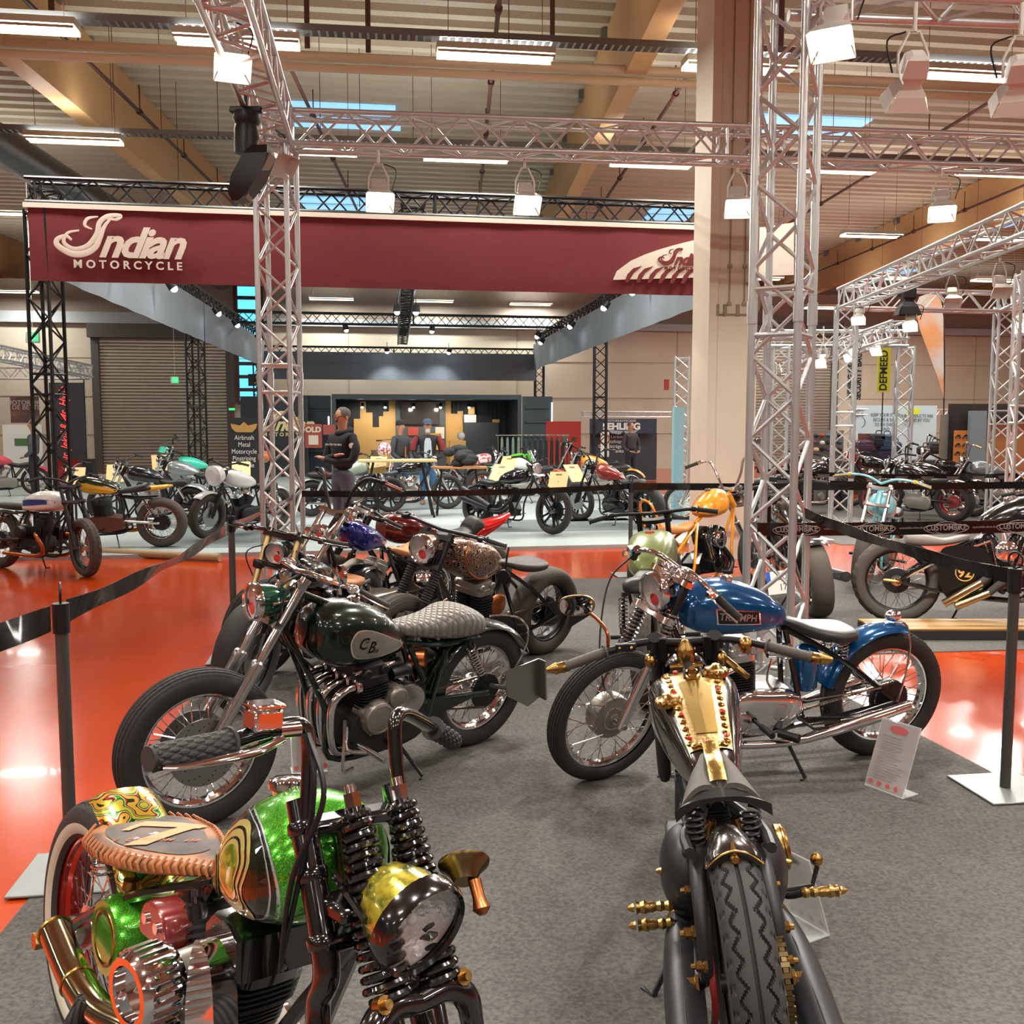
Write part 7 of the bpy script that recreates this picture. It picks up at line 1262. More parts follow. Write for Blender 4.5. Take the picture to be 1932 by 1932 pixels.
R = b.build('container_stand', cont, smooth=0); tag(R, 'dark grey shipping container with open side set up as a show bar', 'container')
b = MB(); n_ = 40; q(.12, W_ - .12, 2.34, 2.4, .12, CH - .2)
for k in range(n_): q(.12 + (W_ - .24) * k / n_, .12 + (W_ - .24) * (k + .55) / n_, 2.28, 2.38, .12, CH - .2)
b.build('rear_panel', cin, R, 0)
b = MB(); rnd = random.Random(5)
def fx(px): return (at3(px, 800, 32.5)[0] - C0[0]) / u[0] + .05
def fz(py): return at3(800, py, 32.5)[2] - .05
for a_, e_, t_ in ((682, 694, 790), (694, 705, 757), (705, 717, 778), (717, 729, 806), (729, 737, 785), (737, 748, 776), (748, 760, 750), (855, 866, 750), (866, 878, 780), (878, 889, 775)): q(fx(a_), fx(e_), 2.2, 2.26, .15, fz(t_))
b.build('plywood_wall', ply, R, 0)
b = MB(); q(fx(760), fx(855), 2.15, 2.24, .15, fz(750)); b.build('grey_panel', M('panel_grey', '#55585a', .5), R, 0)
b = MB(); q(fx(771), fx(843), 2.05, 2.1, fz(801), fz(757)); b.build('television_screen', M('tv_glass', '#3a3532', .12, 0, 1), R, 0)
b = MB(); q(fx(889), fx(955), 1.9, 2.2, .15, fz(797)); b.build('dark_cupboard', M('cupboard_grey', '#3b4145', .4), R, 0)
b = MB(); q(fx(889), fx(912), 1.9, 2.1, fz(797), fz(782)); b.mat(1); q(fx(914), fx(941), 1.9, 2.1, fz(797), fz(784)); b.mat(2); q(fx(943), fx(957), 1.9, 2.1, fz(797), fz(791)); q(fx(897), fx(909), 1.9, 2.1, fz(781), fz(767)); b.build('boxes', [M('white_box', '#c9c9c4', .6), satin, ply], R, 0)
b = MB(); q(fx(860), fx(890), 1.6, 1.9, .15, fz(832)); b.build('shelf_unit', ply, R, 0)
for a_, e_, t_, l_, m_ in ((783, 803, 806, 822, M('poster_red', '#b4463a', .6)), (835, 852, 806, 828, M('poster_cream', '#d8cdb4', .6)), (822, 846, 818, 850, M('poster_yellow', '#d4a53c', .6))):
    b = MB(); q(fx(a_), fx(e_), 2.08, 2.12, fz(l_), fz(t_)); b.build('poster', m_, R, 0)
for px in (698, 740, 792, 842, 895): b = MB(); c = cb(fx(px), 1.4, CH - .32); b.cyl(c, c + V(0, -.1, -.12), .05, 10); b.mat(1).cyl(c + V(0, -.1, -.12), c + V(0, -.105, -.126), .04, 10); b.build('small_spot', [satin, warmled], R); ld = bpy.data.lights.new('lamp_light', 'SPOT'); ld.energy = 22; ld.spot_size = radians(130); ld.spot_blend = .8; ld.shadow_soft_size = .05; ld.color = (1, .92, .8); lo = bpy.data.objects.new('lamp_light', ld); COL.objects.link(lo); lo.parent = R; lo.location = tuple(c + V(0, -.12, -.16)); lo.rotation_euler = (.75, 0, YW)
for sd, a_ in ((-1, 0), (1, W_)):
    for k in (0, 1): 
        if sd > 0 and k: continue
        b = MB(); a0 = a_ + sd * (.03 + k * 0); a1 = a_ + sd * 1.0; q(min(a0, a1), max(a0, a1), -.06, -.0, .1, CH - .1)
        for z in (.3, .75, 1.2, 1.65, 2.1): q(min(a0, a1) + .1, max(a0, a1) - .1, -.12, -.06, z, z + .08)
        b.build('container_door', cont, R, 0)
b = MB(); c = cb(W_ + .98, -.1, 1.1); b.cyl(c, c + V(0, 0, 1.2), .02, 6); c = cb(-.1, -.15, 1.3); b.cyl(c, c + V(0, 0, .55), .02, 6); b.build('door_light_strips', M('strip_light', '#ffffff', .5, emit='#f2f6ff', es=2.5), R)
def board(name, lab, cat, px0, px1, py0, py1, D, mat, th=.05, grp=None, ux=None, zmin=None):
    ux = BU if ux is None else ux; A_ = at3(px0, (py0 + py1) / 2, D); B_ = at3(px1, (py0 + py1) / 2, D); z1 = at3((px0 + px1) / 2, py0, D)[2]; z0 = at3((px0 + px1) / 2, py1, D)[2] if zmin is None else zmin; w = B_[0] - A_[0]; c = V((A_[0] + B_[0]) / 2, D, (z0 + z1) / 2)
    b = MB(); b.prism([(-w / 2 / ux[0], -(z1 - z0) / 2), (w / 2 / ux[0], -(z1 - z0) / 2), (w / 2 / ux[0], (z1 - z0) / 2), (-w / 2 / ux[0], (z1 - z0) / 2)], c, ux, (0, 0, 1), np.cross(ux, V(0, 0, 1)) * th); o = b.build(name, mat, smooth=0); tag(o, lab, cat, grp); return o, c, ux, w, z1 - z0
def on(t, s, o, c, ux, px, py, D, mat, nm='print', **k):
    q = at3(px, py, D); n = np.cross(ux, V(0, 0, 1)); a = (q[0] - c[0]) / ux[0]; p_ = c + ux * a + V(0, 0, q[2] - c[2]) + n * k.pop('gap', .03); return text(t, s, mat, frame(p_, ux, (0, 0, 1)), nm, o, ext=.001, **k)
navy = M('navy_wall', '#1e2429', .55); crm = M('cream_letters', '#d9c88f', .5)
o, c, ux, w_, h_ = board('backdrop', 'dark backdrop wall with cream script lettering left of the container', 'backdrop', 458, 580, 748, 900, 30.0, navy, zmin=.06)
lc = at3(533, 800, 30); logo(c + ux * ((lc[0] - c[0]) / ux[0]) + V(0, 0, lc[2] - c[2]) + np.cross(ux, V(0, 0, 1)) * .03, .52, crm, o, ux)
o, c, ux, w_, h_ = board('rollup_banner', 'black roll-up banner with gold emblem and white list', 'banner', 435, 487, 788, 900, 25, M('rollup_black', '#1b1b1c', .5), .03, zmin=.06)
q = at3(461, 808, 25); b = MB(); b.prism([(-.3, 0), (-.33, .12), (-.1, .07), (0, .16), (.1, .07), (.33, .12), (.3, 0), (.2, -.1), (-.2, -.1)], (q[0], q[1] - .03, q[2]), ux, (0, 0, 1), (0, .006, 0)); b.build('gold_emblem', M('emblem_gold', '#b88a48', .5), o, 0)
for i, t in enumerate(('Airbrush', 'Metal', 'Motorcycle', 'Pinstriping', 'Gewinde')): on(t, .17, o, c, ux, 461, 826 + i * 13, 25, white, 'list_line', sx=.8)
o, c, ux, w_, h_ = board('red_poster', 'red and cream poster with the word OLD at the container door', 'poster', 576, 607, 800, 845, 29.2, M('poster_old', '#a34a3c', .6), .02); on('OLD', .22, o, c, ux, 591, 811, 29.2, M('poster_cream', '#d8cdb4', .6), 'poster_word', off=.01); b = MB(); b.prism([(-.14, -.14), (.14, -.14), (.14, .14), (-.14, .14)], c - V(0, .02, .12), ux, (0, 0, 1), (0, .02, 0)); b.build('poster_picture', M('poster_cream', '#d8cdb4', .6), o, 0)
o, c, ux, w_, h_ = board('small_poster', 'small red and cream poster beside the larger red one', 'poster', 610, 632, 801, 820, 29.3, M('poster_old', '#a34a3c', .6), .02)
o, c, ux, w_, h_ = board('red_wall', 'red cloth wall behind the clothes rack', 'stand wall', 1030, 1096, 795, 868, 28, M('red_cloth', '#a02c20', .8, bump=(4, .5, .03)), .06, zmin=.01)
o, c, ux, w_, h_ = board('stand_sign', 'navy stand sign with white lettering under the thin truss', 'sign', 1112, 1240, 790, 818, 28.6, M('sign_navy', '#222e44', .5), .06); on('FEHLING', .26, o, c, ux, 1172, 805, 28.6, white, 'sign_letters', off=.012, gap=.04, sx=1.1); on('MOTORRADTECHNIK', .09, o, c, ux, 1172, 794, 28.6, white, 'sign_small_letters', gap=.04)
b = MB(); 
for sd in (-1, 1): b.prism([(0, 0), (sd * .45, .03), (sd * .35, -.07), (sd * .1, -.1)], c - V(0, .04, .14), ux, (0, 0, 1), (0, .004, 0))
b.build('sign_wings', M('wing_grey', '#8c949c', .5), o, 0)
o, c, ux, w_, h_ = board('dark_stand_wall', 'dark wall of the far stand with a white list of services', 'stand wall', 1112, 1240, 818, 890, 29, M('stand_dark', '#2a3038', .5), .06, zmin=.01)
for i, t in enumerate(('Lenker', 'Schutzbügel', 'Gepäckträger', 'Tanks')): on(t, .14, o, c, ux, 1176, 824 + i * 9, 29, white, 'list_line', gap=.04, align='RIGHT')
o, c, ux, w_, h_ = board('framed_board', 'white board with brown round emblem in the far stand', 'poster', 1133, 1149, 815, 862, 27.6, white, .03); b = MB(); b.torus(c - V(0, .03, -.15), (0, 1, 0), .13, .02, 20, 6); b.build('round_emblem', copper, o)
q = gr(1290, 976, .01); D_ = q[1]; o, c, ux, w_, h_ = board('curtain', 'narrow pale blue curtain strip beside the white column', 'curtain', 1269, 1288, 768, 970, D_, M('pale_blue_cloth', '#8fb6c0', .7), .12, zmin=.02)
board('red_letter_sign', 'red letter sign on the back wall left of the white column', 'sign', 1253, 1262, 716, 736, 35, M('letter_red', '#a02820', .5), .05)
# far left posters, banner and furniture
o, c, ux, w_, h_ = board('wall_poster', 'motorcycle show poster on the wall at far left', 'poster', 22, 72, 748, 798, 27, M('poster_brown', '#4a3a38', .6, noise=(3, '#7a4a40', .15)), .03); on('MOTORBIKE', .17, o, c, ux, 48, 760, 27, M('poster_pale', '#c9beb8', .6), 'poster_title'); on('DE BETTE', .17, o, c, ux, 50, 769, 27, M('poster_pale', '#c9beb8', .6), 'poster_title')
o, c, ux, w_, h_ = board('display_board', 'white display board with green pictures at far left', 'display board', 9, 78, 801, 868, 25, M('board_white', '#b9b9b2', .6), .04, zmin=.3); b = MB()
for px, py in ((22, 826), (42, 834)): q = at3(px, py, 25); b.prism([(-.17, -.09), (.17, -.09), (.17, .09), (-.17, .09)], (q[0], q[1] - .03, q[2]), ux, (0, 0, 1), (0, .01, 0))
b.build('green_pictures', M('picture_green', '#3a5a34', .6), o, 0); b = MB(); [b.cyl(c + ux * sd * w_ * .4 + V(0, 0, -h_ / 2), V(*(c + ux * sd * w_ * .4)[:2], .01), .02, 8) for sd in (-1, 1)]; b.build('board_legs', steel, o)
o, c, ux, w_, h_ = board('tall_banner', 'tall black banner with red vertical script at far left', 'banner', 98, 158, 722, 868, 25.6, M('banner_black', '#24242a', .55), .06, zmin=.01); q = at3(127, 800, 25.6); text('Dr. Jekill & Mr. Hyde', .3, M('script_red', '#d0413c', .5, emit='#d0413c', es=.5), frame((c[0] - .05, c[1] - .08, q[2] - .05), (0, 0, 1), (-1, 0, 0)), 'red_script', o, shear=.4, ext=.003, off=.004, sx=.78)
board('red_counter', 'red counter below the black banner at far left', 'counter', 112, 158, 866, 905, 24.5, redpaint, .5, zmin=.01); board('black_counter', 'black counter beside the red counter at far left', 'counter', 160, 178, 866, 905, 24.3, satin, .5, zmin=.01)
# exit signs
exg = M('exit_green', '#1f9a4a', .5, emit='#2fc46a', es=1.2)
for px, py, D, lab, s in ((62, 636, 22, 'green exit sign hanging at far left', .26), (330, 717, 27, 'green exit sign hanging before the roller shutter', .2)):
    c = at3(px, py, D); R = empty('exit_sign', tuple(c)); tag(R, lab, 'exit sign', 'hanging exit signs'); b = MB(); b.box((0, 0, 0), (s * 1.1, .12, s), ch=.02); b.tube([(0, 0, s / 2), (0, 0, ZD - c[2])], .006, 5); b.build('lamp_box', M('exit_box', '#b9c4b8', .5), R); b = MB(); b.box((s * .15, -.065, 0), (s * .8, .012, s * .7)); b.build('green_face', exg, R); b = MB(); b.box((s * .15, -.074, .02), (s * .12, .004, s * .3)); b.box((s * .3, -.074, -.03), (s * .2, .004, s * .07)); b.build('running_figure', white, R)
c = at3(486, 717, 33.3); b = MB(); b.box(c, (.62, .06, .4)); o = b.build('exit_sign', M('exit_dark', '#16382c', .5), smooth=0); tag(o, 'dark green running man exit sign in the tall window', 'exit sign'); b = MB(); b.ball(c + V(-.02, -.05, .1), (.035, .01, .04), 8); b.tube([c + V(-.03, -.05, .05), c + V(.0, -.05, -.05), c + V(.08, -.05, -.13)], .02, 5); b.tube([c + V(0, -.05, -.05), c + V(-.1, -.05, -.12)], .018, 5); b.tube([c + V(-.12, -.05, .03), c + V(-.02, -.05, .05), c + V(.08, -.05, .0)], .015, 5); b.build('running_man', white, o)
for px, py, lab in ((437, 767, 'small red fire sign beside the shutter'), (438, 785, 'lower red fire sign beside the shutter')): board('fire_sign', lab, 'sign', px - 4, px + 4, py - 4, py + 4, 33.6, M('sign_red', '#7d1f1c', .5), .03, 'fire signs')
board('green_sign', 'small green rescue sign beside the shutter', 'sign', 432, 443, 770, 774, 33.6, exg, .03)
# high table, rack
Pt = at3(750, 869, 17.2); R = empty('high_table', (Pt[0], 17.2, .055), .15); tag(R, 'high table with pale wooden top and black splayed legs in front of two men', 'table'); zt = Pt[2] - .055; b = MB(); b.box((0, 0, zt), (1.35, .6, .04), ch=.006); b.build('tabletop', pine, R)
for sx in (-1, 1):
    for sy in (-1, 1): b = MB(); b.tube([(sx * .42, sy * .1, zt - .02), (sx * .62, sy * .26, 0)], .02, 8); b.build('leg', satin, R)
b = MB(); [b.tube([(sx * .52, -.18, zt * .45), (sx * .52, .18, zt * .45)], .014, 6) for sx in (-1, 1)]; b.tube([(-.52, 0, zt * .45), (.52, 0, zt * .45)], .014, 6); b.build('stretcher', satin, R)
Pt = at3(905, 905, 16.8); R = empty('trestle_table', (Pt[0] - .4, 17.6, .055), .1); tag(R, 'low black trestle frame table behind the power cruiser', 'table'); b = MB(); b.box((0, 0, .85), (1.0, .5, .03)); b.build('tabletop', M('orange_wood', '#b87a48', .5), R)
for sx in (-1, 1): b = MB(); b.tube([(sx * .4, -.2, 0), (sx * .3, -.1, .84)], .018, 6); b.tube([(sx * .4, .2, 0), (sx * .3, .1, .84)], .018, 6); b.build('leg', satin, R)
b = MB(); rnd = random.Random(9)
for k in range(7): b.ball((rnd.uniform(-.25, .25), rnd.uniform(-.1, .1), .93 + .04 * k), (rnd.uniform(.1, .22), .12, .09), 10)
o = b.build('jacket_pile', M('dark_jacket', '#26282a', .85, bump=(9, .8, .05)), smooth=60); o.location = R.location; tag(o, 'dark jackets heaped on the low table', 'jackets')
Pt = at3(1005, 865, 24); R = empty('clothes_rack', (Pt[0], 24, .055), .1); tag(R, 'clothes rack with a metal rail right of the container', 'clothes rack'); b = MB(); b.tube([(-.9, 0, 1.35), (.9, 0, 1.35)], .015, 8); [b.tube([(sx * .85, -.25, 0), (sx * .85, 0, .2), (sx * .85, 0, 1.35)], .015, 8) for sx in (-1, 1)]; b.build('rack_rail', chrome, R)
plaid = M('plaid_cloth', '#6d7a6a', .8); add_tex(plaid, 'ShaderNodeTexChecker', 22, [(0, '#39443c'), (1, '#aab0a0')]) if False else None
for k in range(12):
    b = MB(); x = -.75 + k * .135; b.loft([[V(x + dx * t, dy * g, z) for dx, dy in ((-.03, -.2), (.03, -.2), (.03, .2), (-.03, .2))] for z, t, g in ((1.3, .5, .3), (1.22, 1, .9), (.7, 1.2, 1), (.55, 1, .95))]); o = b.build('hanging_shirt', plaid if k < 4 else M('black_shirt', '#202224', .85), smooth=30); o.location = R.location; tag(o, ('plaid shirt' if k < 4 else 'black shirt') + ' hanging on the clothes rack, %s from the left' % (ORD + ['ninth', 'tenth', 'eleventh', 'twelfth'])[k], 'shirt', 'shirts on the clothes rack')
def helmet(px, py, D, lab, mat, z=None, s=.13):
    c = at3(px, py, D); b = MB(); b.ball(c, (s, s * 1.15, s), 16); o = b.build('helmet', mat); b = MB(); b.lathe([(s * 1.0, -.035), (s * 1.03, 0), (s * 1.0, .035)], c + V(0, -.01, 0), (0, .15, 1), 18, pi * .05, pi * .95); b.build('visor', M('visor', '#0c0c0e', .08, 0, 1), o); tag(o, lab, 'helmet', 'helmets'); return c
c = helmet(498, 862, 21, 'orange and black helmet on a stand left of the slim post', M('helmet_orange', '#b8602c', .3, 0, 1)); b = MB(); b.cyl(V(c[0], c[1], .06), c - V(0, 0, .11), .03, 10); b.cyl(V(c[0], c[1], .06), V(c[0], c[1], .08), .15, 16); tag(b.build('helmet_stand', satin), 'black stand carrying the orange helmet', 'stand')
c = helmet(725, 848, 17.3, 'patterned helmet on the high table', M('helmet_pattern', '#8d3c4c', .2, 0, 1, noise=(30, '#c8c8d8', .05)))
c = helmet(870, 822, 32, 'white and black helmet on the container shelf', white)
# ------------------------------------------------------------ far right stand
FX = V(cos(radians(8)), sin(radians(8)), 0)
o, c, ux, w_, h_ = board('stand_backdrop', 'pale blue backdrop wall with dark slogans and yellow marks', 'backdrop', 1598, 1770, 765, 880, 27.2, M('backdrop_blue', '#a9c4cc', .6), .06, ux=FX, zmin=.02)
for px, py, t in ((1668, 783, 'KEEP YOUR STUFF'), (1668, 792, 'SECURE & EASY'), (1668, 801, 'TO FIX EVERY'), (1668, 810, 'KIND'), (1730, 785, 'OUR PRODUCTS ARE'), (1730, 793, 'INSPIRED BY YOU')): on(t, .13, o, c, ux, px, py, 27.2, M('slogan_ink', '#4a5a60', .6), 'slogan', gap=.04, sx=.8)
b = MB()
for px in (1625, 1722): q = at3(px, 776, 27.1); b.prism([(-.2, -.08), (.15, -.08), (.2, .08), (-.15, .08)], (q[0], q[1] - .05, q[2]), ux, (0, 0, 1), (0, .006, 0))
b.build('yellow_marks', M('signal_yellow', '#c9d42a', .5), o, 0); b = MB(); q = at3(1620, 797, 27.1); b.torus((q[0], q[1] - .05, q[2]), (0, 1, 0), .16, .012, 24, 6); b.torus((q[0], q[1] - .05, q[2] + .2), (0, 1, 0), .09, .012, 20, 6); b.build('padlock_drawing', M('slogan_ink', '#4a5a60', .6), o)
def flag(px0, px1, py0, py1, D, lab, mat, txt, tm, zt):
    o, c, ux, w_, h_ = board('hanging_flag', lab, 'flag', px0, px1, py0, py1, D, mat, .02, ux=FX)
    for i, (t, s, dx) in enumerate(txt): text(t, s, tm, frame(c + ux * dx - V(0, .02, .1), (0, 0, 1), -ux), 'flag_letters', o, ext=.002, off=.006, sx=.85)
    b = MB(); b.cyl(c + V(0, 0, h_ / 2), c + V(0, 0, h_ / 2 + .1), .01, 6); b.cyl(c + V(0, 0, -h_ / 2), V(c[0], c[1], .02), .015, 6); b.build('flag_pole', satin, o); return o
flag(1598, 1627, 655, 750, 24, 'grey feather flag with vertical black lettering', M('flag_grey', '#a7a7a0', .7), [('RIDING GEAR', .2, -.1), ('SECURITY BAG', .2, .1)], ink, 0); flag(1655, 1680, 642, 740, 24, 'yellow feather flag with vertical black lettering', M('flag_yellow', '#b8bc24', .7), [('DEFMEED', .27, 0)], ink, 0)
D_ = 21; b = MB(); P = [(1727, 580), (1735, 560), (1760, 550), (1775, 565), (1780, 600), (1781, 750), (1770, 715), (1750, 660), (1735, 620)]; P = [at3(x, y, D_) for x, y in P]; b.loft([[q + V(0, 0, 0) for q in P], [q + V(0, .015, 0) for q in P]]); o = b.build('feather_flag', M('flag_white', '#bdb4ae', .7, noise=(1.1, '#c98a5c', .1)), smooth=0); q = at3(1782, 790, D_); b = MB(); b.tube([V(q[0], D_ + .02, .02), at3(1783, 700, D_) + V(0, .02, 0), at3(1779, 570, D_) + V(0, .02, 0)], .014, 6, 3); b.build('flag_pole', satin, o); tag(o, 'white and orange teardrop flag on a curved pole', 'flag')
o, c, ux, w_, h_ = board('orange_display', 'black display panel with orange motorcycle chart', 'display board', 1790, 1830, 768, 900, 20, M('display_black', '#28211e', .6), .1, ux=FX, zmin=.02); b = MB(); cc = at3(1811, 840, 19.9); b.prism([(-.17, -.38), (.17, -.38), (.17, .3), (-.17, .3)], cc - V(0, .06, 0), ux, (0, 0, 1), (0, .01, 0)); o2 = b.build('orange_chart', M('chart_orange', '#c8793c', .6), o, 0); b = MB()
for i in range(3):
    for j in (-1, 1):
        m_ = cc + ux * j * .08 + V(0, -.07, .18 - i * .17)
        for k in (-.04, .04): b.torus(m_ + ux * k + V(0, 0, -.02), (0, 1, 0), .022, .006, 12, 4)
        b.prism([(-.04, 0), (.04, 0), (.05, .03), (0, .035), (-.03, .02)], m_, ux, (0, 0, 1), (0, .006, 0))
b.build('bike_drawings', ink, o2)
o, c, ux, w_, h_ = board('grey_display', 'smooth grey blue display panel beside the orange chart', 'display board', 1826, 1858, 775, 900, 19.8, M('panel_blue_grey', '#8b9ba2', .35, .3), .1, ux=FX, zmin=.02); board('orange_wall', 'orange wooden stand wall at the right edge', 'stand wall', 1858, 1960, 790, 900, 20.5, M('orange_ply', '#a8683c', .6), .1, ux=FX, zmin=.02); board('dark_fascia', 'dark fascia above the orange wall at the right edge', 'fascia', 1786, 1960, 762, 792, 20.3, M('fascia_dark', '#2c2220', .6), .1, ux=FX)
board('grey_post', 'grey wooden post left of the orange chart panel', 'post', 1774, 1789, 782, 900, 20.1, M('grey_timber', '#857c72', .7), .1, ux=FX, zmin=.02)
# shop shelf with caps and bags
R, c, ux, w_, h_ = board('shop_table', 'long dark shop table in front of the pale blue backdrop', 'table', 1530, 1790, 868, 900, 24, M('table_cloth', '#3a3a3c', .8), .8, ux=FX, zmin=.02)
rnd = random.Random(4); cols = ['#20242e', '#8c3226', '#2e4a6a', '#c9b79a', '#14161a', '#5a3a5e', '#d8d8d4']
for i in range(3):
    for j in range(5):
        q = at3(1540 + j * 11, 822 + i * 13, 24.3); b = MB(); b.ball(q, (.07, .08, .055), 10); b.prism([(-.06, 0), (.06, 0), (.05, -.01), (-.05, -.01)], q - V(0, .1, .02), ux, (0, -1, 0), (0, 0, .01)); o = b.build('cap', M('cap_%d' % ((i * 5 + j) % 7), cols[(i * 5 + j) % 7], .8)); tag(o, 'cap in the %s row of the cap rack, %s from the left' % (ORD[i], ORD[j]), 'cap', 'caps on the rack')
board('cap_rack', 'tall rack behind the caps at the shop', 'rack', 1534, 1592, 812, 868, 24.5, M('rack_grey', '#7c7468', .6), .04, ux=FX, zmin=.8)
for i, (px, py, wd, hh, cc) in enumerate(((1632, 842, .5, .3, '#4a3048'), (1656, 832, .35, .35, '#1e222a'), (1672, 835, .4, .4, '#2f4a66'), (1688, 845, .3, .3, '#243a58'), (1640, 860, .45, .25, '#202024'), (1668, 862, .4, .3, '#362a48'), (1745, 850, .35, .22, '#1a1b1e'), (1762, 845, .3, .3, '#232326'))):
    q = at3(px, py, 24); b = MB(); b.box(q, (wd, .25, hh), ch=.05); b.tube([q + V(-wd * .2, -.05, hh / 2), q + V(-wd * .15, -.05, hh / 2 + .07), q + V(wd * .15, -.05, hh / 2 + .07), q + V(wd * .2, -.05, hh / 2)], .012, 6, 4); b.box(q - V(0, .13, .02), (wd * .6, .02, hh * .4), ch=.008); o = b.build('travel_bag', M('bag_%d' % i, cc, .75)); tag(o, ['purple luggage bag at the left end of the shop table', 'tall black bag in the upper row beside the purple bag', 'largest blue bag in the middle of the shop table', 'small dark blue bag right of the largest blue bag', 'low black bag in front of the purple bag', 'violet bag in front of the largest blue bag', 'flat black bag at the right side of the shop table', 'square black bag at the right end of the shop table'][i], 'bag', 'bags on the shop table')
board('wood_box', 'orange brown crate stack behind the bags', 'crate', 1625, 1655, 818, 850, 24.6, M('crate', '#6e4034', .6), .4, ux=FX, zmin=.9)
# ------------------------------------------------------------ people
skin = M('skin', '#b98468', .55); denim = M('denim', '#3f5468', .8, bump=(30, .3, .004)); hairg = M('grey_hair', '#5c5753', .8, bump=(90, .6, .005)); shoe = M('shoe_brown', '#6e5238', .7)
def skinmesh(name, verts, edges, mat, parent, root=0, sub=2):
    me = bpy.data.meshes.new(name); me.from_pydata([v[:3] for v in verts], edges, []); me.materials.append(mat); o = bpy.data.objects.new(name, me); COL.objects.link(o); o.parent = parent
    m = o.modifiers.new('skin', 'SKIN'); m.use_smooth_shade = True; s = me.skin_vertices[0]
    for i, v in enumerate(verts): r = v[3]; s.data[i].radius = (r, r) if np.isscalar(r) else r; s.data[i].use_root = (i == root)
    m = o.modifiers.new('sub', 'SUBSURF'); m.levels = sub; m.render_levels = sub; return o
def chain(n, base=0): return [(base + i, base + i + 1) for i in range(n - 1)]
def person(x, y, z0, az, H_, lab, top, legs, pose, hair=hairg, sleeves=None, extra=None, hat=None, legm=None):
    R = empty('person', (x, y, z0), az); tag(R, lab, 'person'); k = H_ / 1.8; R.scale = (k * 1.1, k * 1.06, k)
    # legs of the trousers
    lv = [(0, .0, .93, (.15, .11)), (-.09, 0, .86, .1), (-.1, -.0, .5, .068), (-.11, .02, .09, .05), (.09, 0, .86, .1), (.11, -.02, .5, .068), (.13, .0, .09, .05), (0, 0, 1.02, (.15, .1))]
    skinmesh('trousers', lv, [(0, 1), (1, 2), (2, 3), (0, 4), (4, 5), (5, 6), (0, 7)], legs, R)
    for sx in (-.11, .13): b = MB(); b.loft([[V(sx + w * cos(t), yy + (.0), h * .5 + h * .5 * sin(t)) for t in np.linspace(0, 2 * pi, 12, endpoint=False)] for yy, w, h in ((.09, .03, .06), (.06, .045, .1), (0, .05, .1), (-.1, .05, .07), (-.17, .04, .05), (-.19, .02, .03))]); b.build('shoe', shoe, R, 60)
    # torso with sleeves
    tv = [(0, 0, .98, (.17, .11)), (0, 0, 1.15, (.165, .12)), (0, .0, 1.33, (.19, .125)), (0, .01, 1.44, (.14, .09)), (0, .01, 1.5, (.07, .065))]; ed = chain(5)
    for sd in (-1, 1):
        P = pose[sd]; b0 = len(tv); tv += [(sd * .17, .01, 1.43, .062)] + [(*q[:3], q[3]) for q in P]; ed.append((3, b0)); ed += chain(len(P) + 1, b0)
    skinmesh('jacket', tv, ed, top, R)
    # body: neck, head, hands in one mesh
    hv = [(0, .01, 1.46, .06), (0, .005, 1.55, .052), (0, .0, 1.60, (.06, .07)), (0, -.005, 1.67, (.075, .092)), (0, .0, 1.74, (.07, .088)), (0, .01, 1.785, (.045, .06))]
    skinmesh('head', hv, chain(6), skin, R, sub=3)
    b = MB(); b.loft([[(x_ * .014, y_ + .0, z_) for x_, y_, z_ in ((-1, -.085, z), (1, -.085, z), (.0, -.085 - d_, z))] for z, d_ in ((1.645, .022), (1.655, .026), (1.70, .008))])
    for sx in (-.028, .028): b.ball((sx, -.082, 1.69), (.013, .008, .009), 10)
    for sx in (-.078, .078): b.ball((sx, .01, 1.675), (.01, .02, .032), 10)
    b.build('nose_and_ears', skin, R, 60); b = MB(); b.ball((0, -.082, 1.618), (.026, .01, .007), 10); b.build('mouth', M('lips', '#8a5248', .6), R)
    if hat is None:
        b = MB(); b.lathe([(.083, -.035), (.089, 0), (.085, .045), (.06, .08), (0, .1)], (0, .018, 1.72), (0, .35, 1), 24); b.build('hair', hair, R, 60)
    else: b = MB(); b.lathe([(.09, -.03), (.094, 0), (.088, .05), (.06, .085), (0, .098)], (0, .008, 1.74), (0, .12, 1), 24); (b.prism([(-.07, 0), (.07, 0), (.05, .08), (-.05, .08)], (0, -.08, 1.735), (1, 0, 0), (0, -1, -.15), (0, 0, .008)) if hat[1] else None); b.build('hat', hat[0], R, 60)
    for sd in (-1, 1):
        q = V(*pose[sd][-1][:3]); p0 = V(*pose[sd][-2][:3]); d = nrm(q - p0); sdv = nrm(np.cross(d, V(0, 0, 1)) + V(1e-4, 0, 0)); hv = [(*(q - d * .01), .026), (*(q + d * .05), (.036, .022)), (*(q + d * .09), (.034, .018))]; ed = chain(3)
        for f in range(4): i0 = len(hv); a_ = (f - 1.5) * .018; L_ = (.06, .072, .068, .052)[f]; hv += [(*(q + d * (.095 + L_ * .45) + sdv * a_), .0095), (*(q + d * (.095 + L_ * .9) + sdv * a_ * 1.05 - V(0, 0, .014)), .008)]; ed += [(2, i0), (i0, i0 + 1)]
        i0 = len(hv); hv += [(*(q + d * .05 - sdv * .042), .011), (*(q + d * .085 - sdv * .052), .009)]; ed += [(1, i0), (i0, i0 + 1)]
        skinmesh('hand', hv, ed, skin, R, 0, 1)
    if extra: extra(R)
    return R
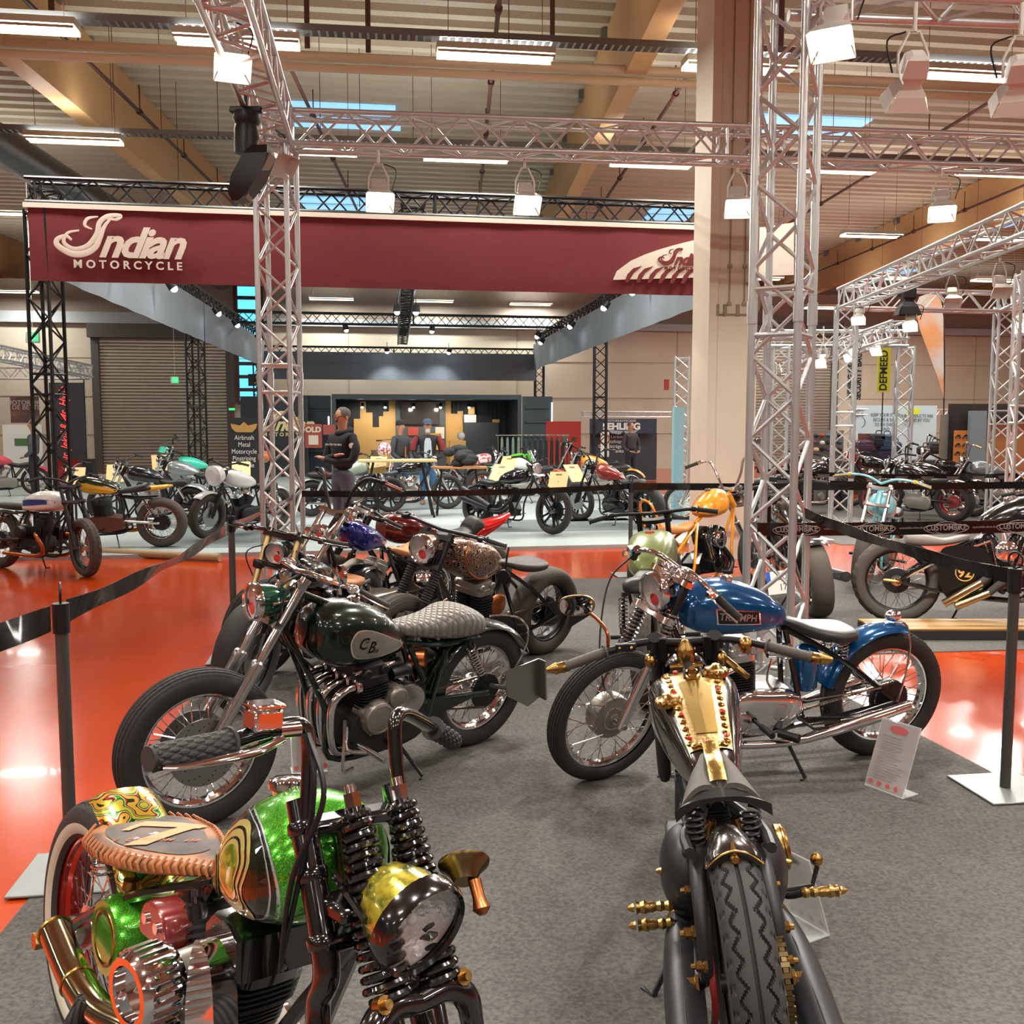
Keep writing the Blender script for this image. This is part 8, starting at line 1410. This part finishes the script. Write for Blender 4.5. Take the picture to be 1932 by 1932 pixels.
def mk_hoodie(R):
    b = MB(); b.torus((0, .03, 1.5), (0, -.3, 1), .085, .035, 24, 10); b.build('hood', M('black_hoodie', '#141315', .85), R); b = MB()
    for sx in (-.032, .032): b.torus((sx, -.098, 1.69), (0, 1, 0), .026, .0035, 18, 5)
    for sx in (-1, 1): b.tube([(sx * .058, -.095, 1.695), (sx * .082, -.01, 1.69)], .003, 5)
    b.build('glasses', M('glasses_brown', '#4a2c1c', .4), R); text('RIDE FOR THE WILD', .034, white, frame((0, -.137, 1.33), (1, 0, 0), (0, 0, 1)), 'chest_lettering', R, ext=.001); b = MB(); b.lathe([(0, .004), (.035, .002), (.036, -.004)], (.245, -.055, 1.32), (.75, -.65, 0), 20); b.build('sleeve_badge', white, R); b = MB(); b.ball((0, -.085, 1.635), (.03, .012, .008), 10); b.build('moustache', M('moustache', '#3a302a', .8), R)
hood = M('black_hoodie', '#141315', .85)
cross = {-1: [(-.26, -.0, 1.27, .062), (-.25, -.06, 1.11, .055), (-.1, -.155, 1.15, .05), (.08, -.17, 1.19, .038)], 1: [(.26, -.0, 1.27, .062), (.25, -.06, 1.11, .055), (.08, -.175, 1.11, .05), (-.1, -.19, 1.15, .038)]}
q = gr(655, 1026, .055); person(q[0], q[1] - .25, .055, -.75, 1.84, 'man in black hoodie and glasses standing with crossed arms', hood, M('grey_jeans', '#4a4d58', .8), cross, extra=mk_hoodie)
pock = {-1: [(-.25, .0, 1.25, .062), (-.27, .0, 1.1, .052), (-.21, -.1, 1.0, .048), (-.15, -.15, .98, .034)], 1: [(.25, .0, 1.25, .062), (.27, .0, 1.1, .052), (.21, -.1, 1.0, .048), (.15, -.15, .98, .034)]}
def mk_orange(R): b = MB(); b.prism([(-.015, 0), (.015, 0), (.02, .22), (-.01, .22)], (.0, -.125, 1.02), (1, 0, 0), (0, 0, 1), (0, .006, 0)); b.build('orange_zip', orange, R)
q = gr(757, 949, .055); person(q[0], q[1], .055, 1.0, 1.68, 'man in dark grey jacket and black beanie turned to his companion', M('grey_jacket', '#3c3c40', .8), denim, pock, hat=(M('beanie', '#23292a', .9), 0), extra=mk_orange)
def mk_red(R):
    b = MB(); b.loft([[(x_ * w, -.125 + .0 * w - .008 * k, z) for x_, k in ((-1, 0), (-.4, 1), (.4, 1), (1, 0))] + [(x_ * w, -.11, z) for x_ in (1, -1)] for z, w in ((1.0, .07), (1.15, .075), (1.35, .065), (1.42, .04))]); b.build('white_shirt', M('white_shirt', '#a9b6bc', .7), R, 60); b = MB(); b.ball((0, -.07, 1.57), (.05, .035, .06), 14); b.build('beard', M('white_beard', '#b9b5ae', .9), R); b = MB()
    for sd in (-1, 1): b.tube([(sd * .2, .0, 1.44), (sd * .262, -.0, 1.3), (sd * .287, -.005, 1.16)], [.056, .066, .058], 14, 4)
    b.build('red_sleeves', M('red_sleeve', '#7c1f24', .8), R)
q = gr(808, 951, .055); person(q[0], q[1], .055, .1, 1.7, 'bearded man in blue cap, black vest with red sleeves and white shirt', M('black_vest', '#1d1d20', .8), M('blue_denim', '#2f5f86', .8), {k: [(-.0 + v_[0], *v_[1:]) for v_ in pock[k]] for k in pock}, hat=(M('blue_cap', '#3f5266', .8), 1), extra=mk_red)
q = at3(62, 812, 21); person(q[0], 21, .055, -1.3, 1.72, 'person in grey shirt walking behind the front left booth post', M('grey_shirt', '#4c5050', .85), M('dark_trousers', '#1f2530', .8), pock)
q = at3(1190, 840, 26.5); person(q[0], 26.5, .02, .6, 1.7, 'visitor in dark top at the far stand behind the middle right booth post', M('dark_top', '#3a3436', .85), M('dark_trousers', '#1f2530', .8), pock)
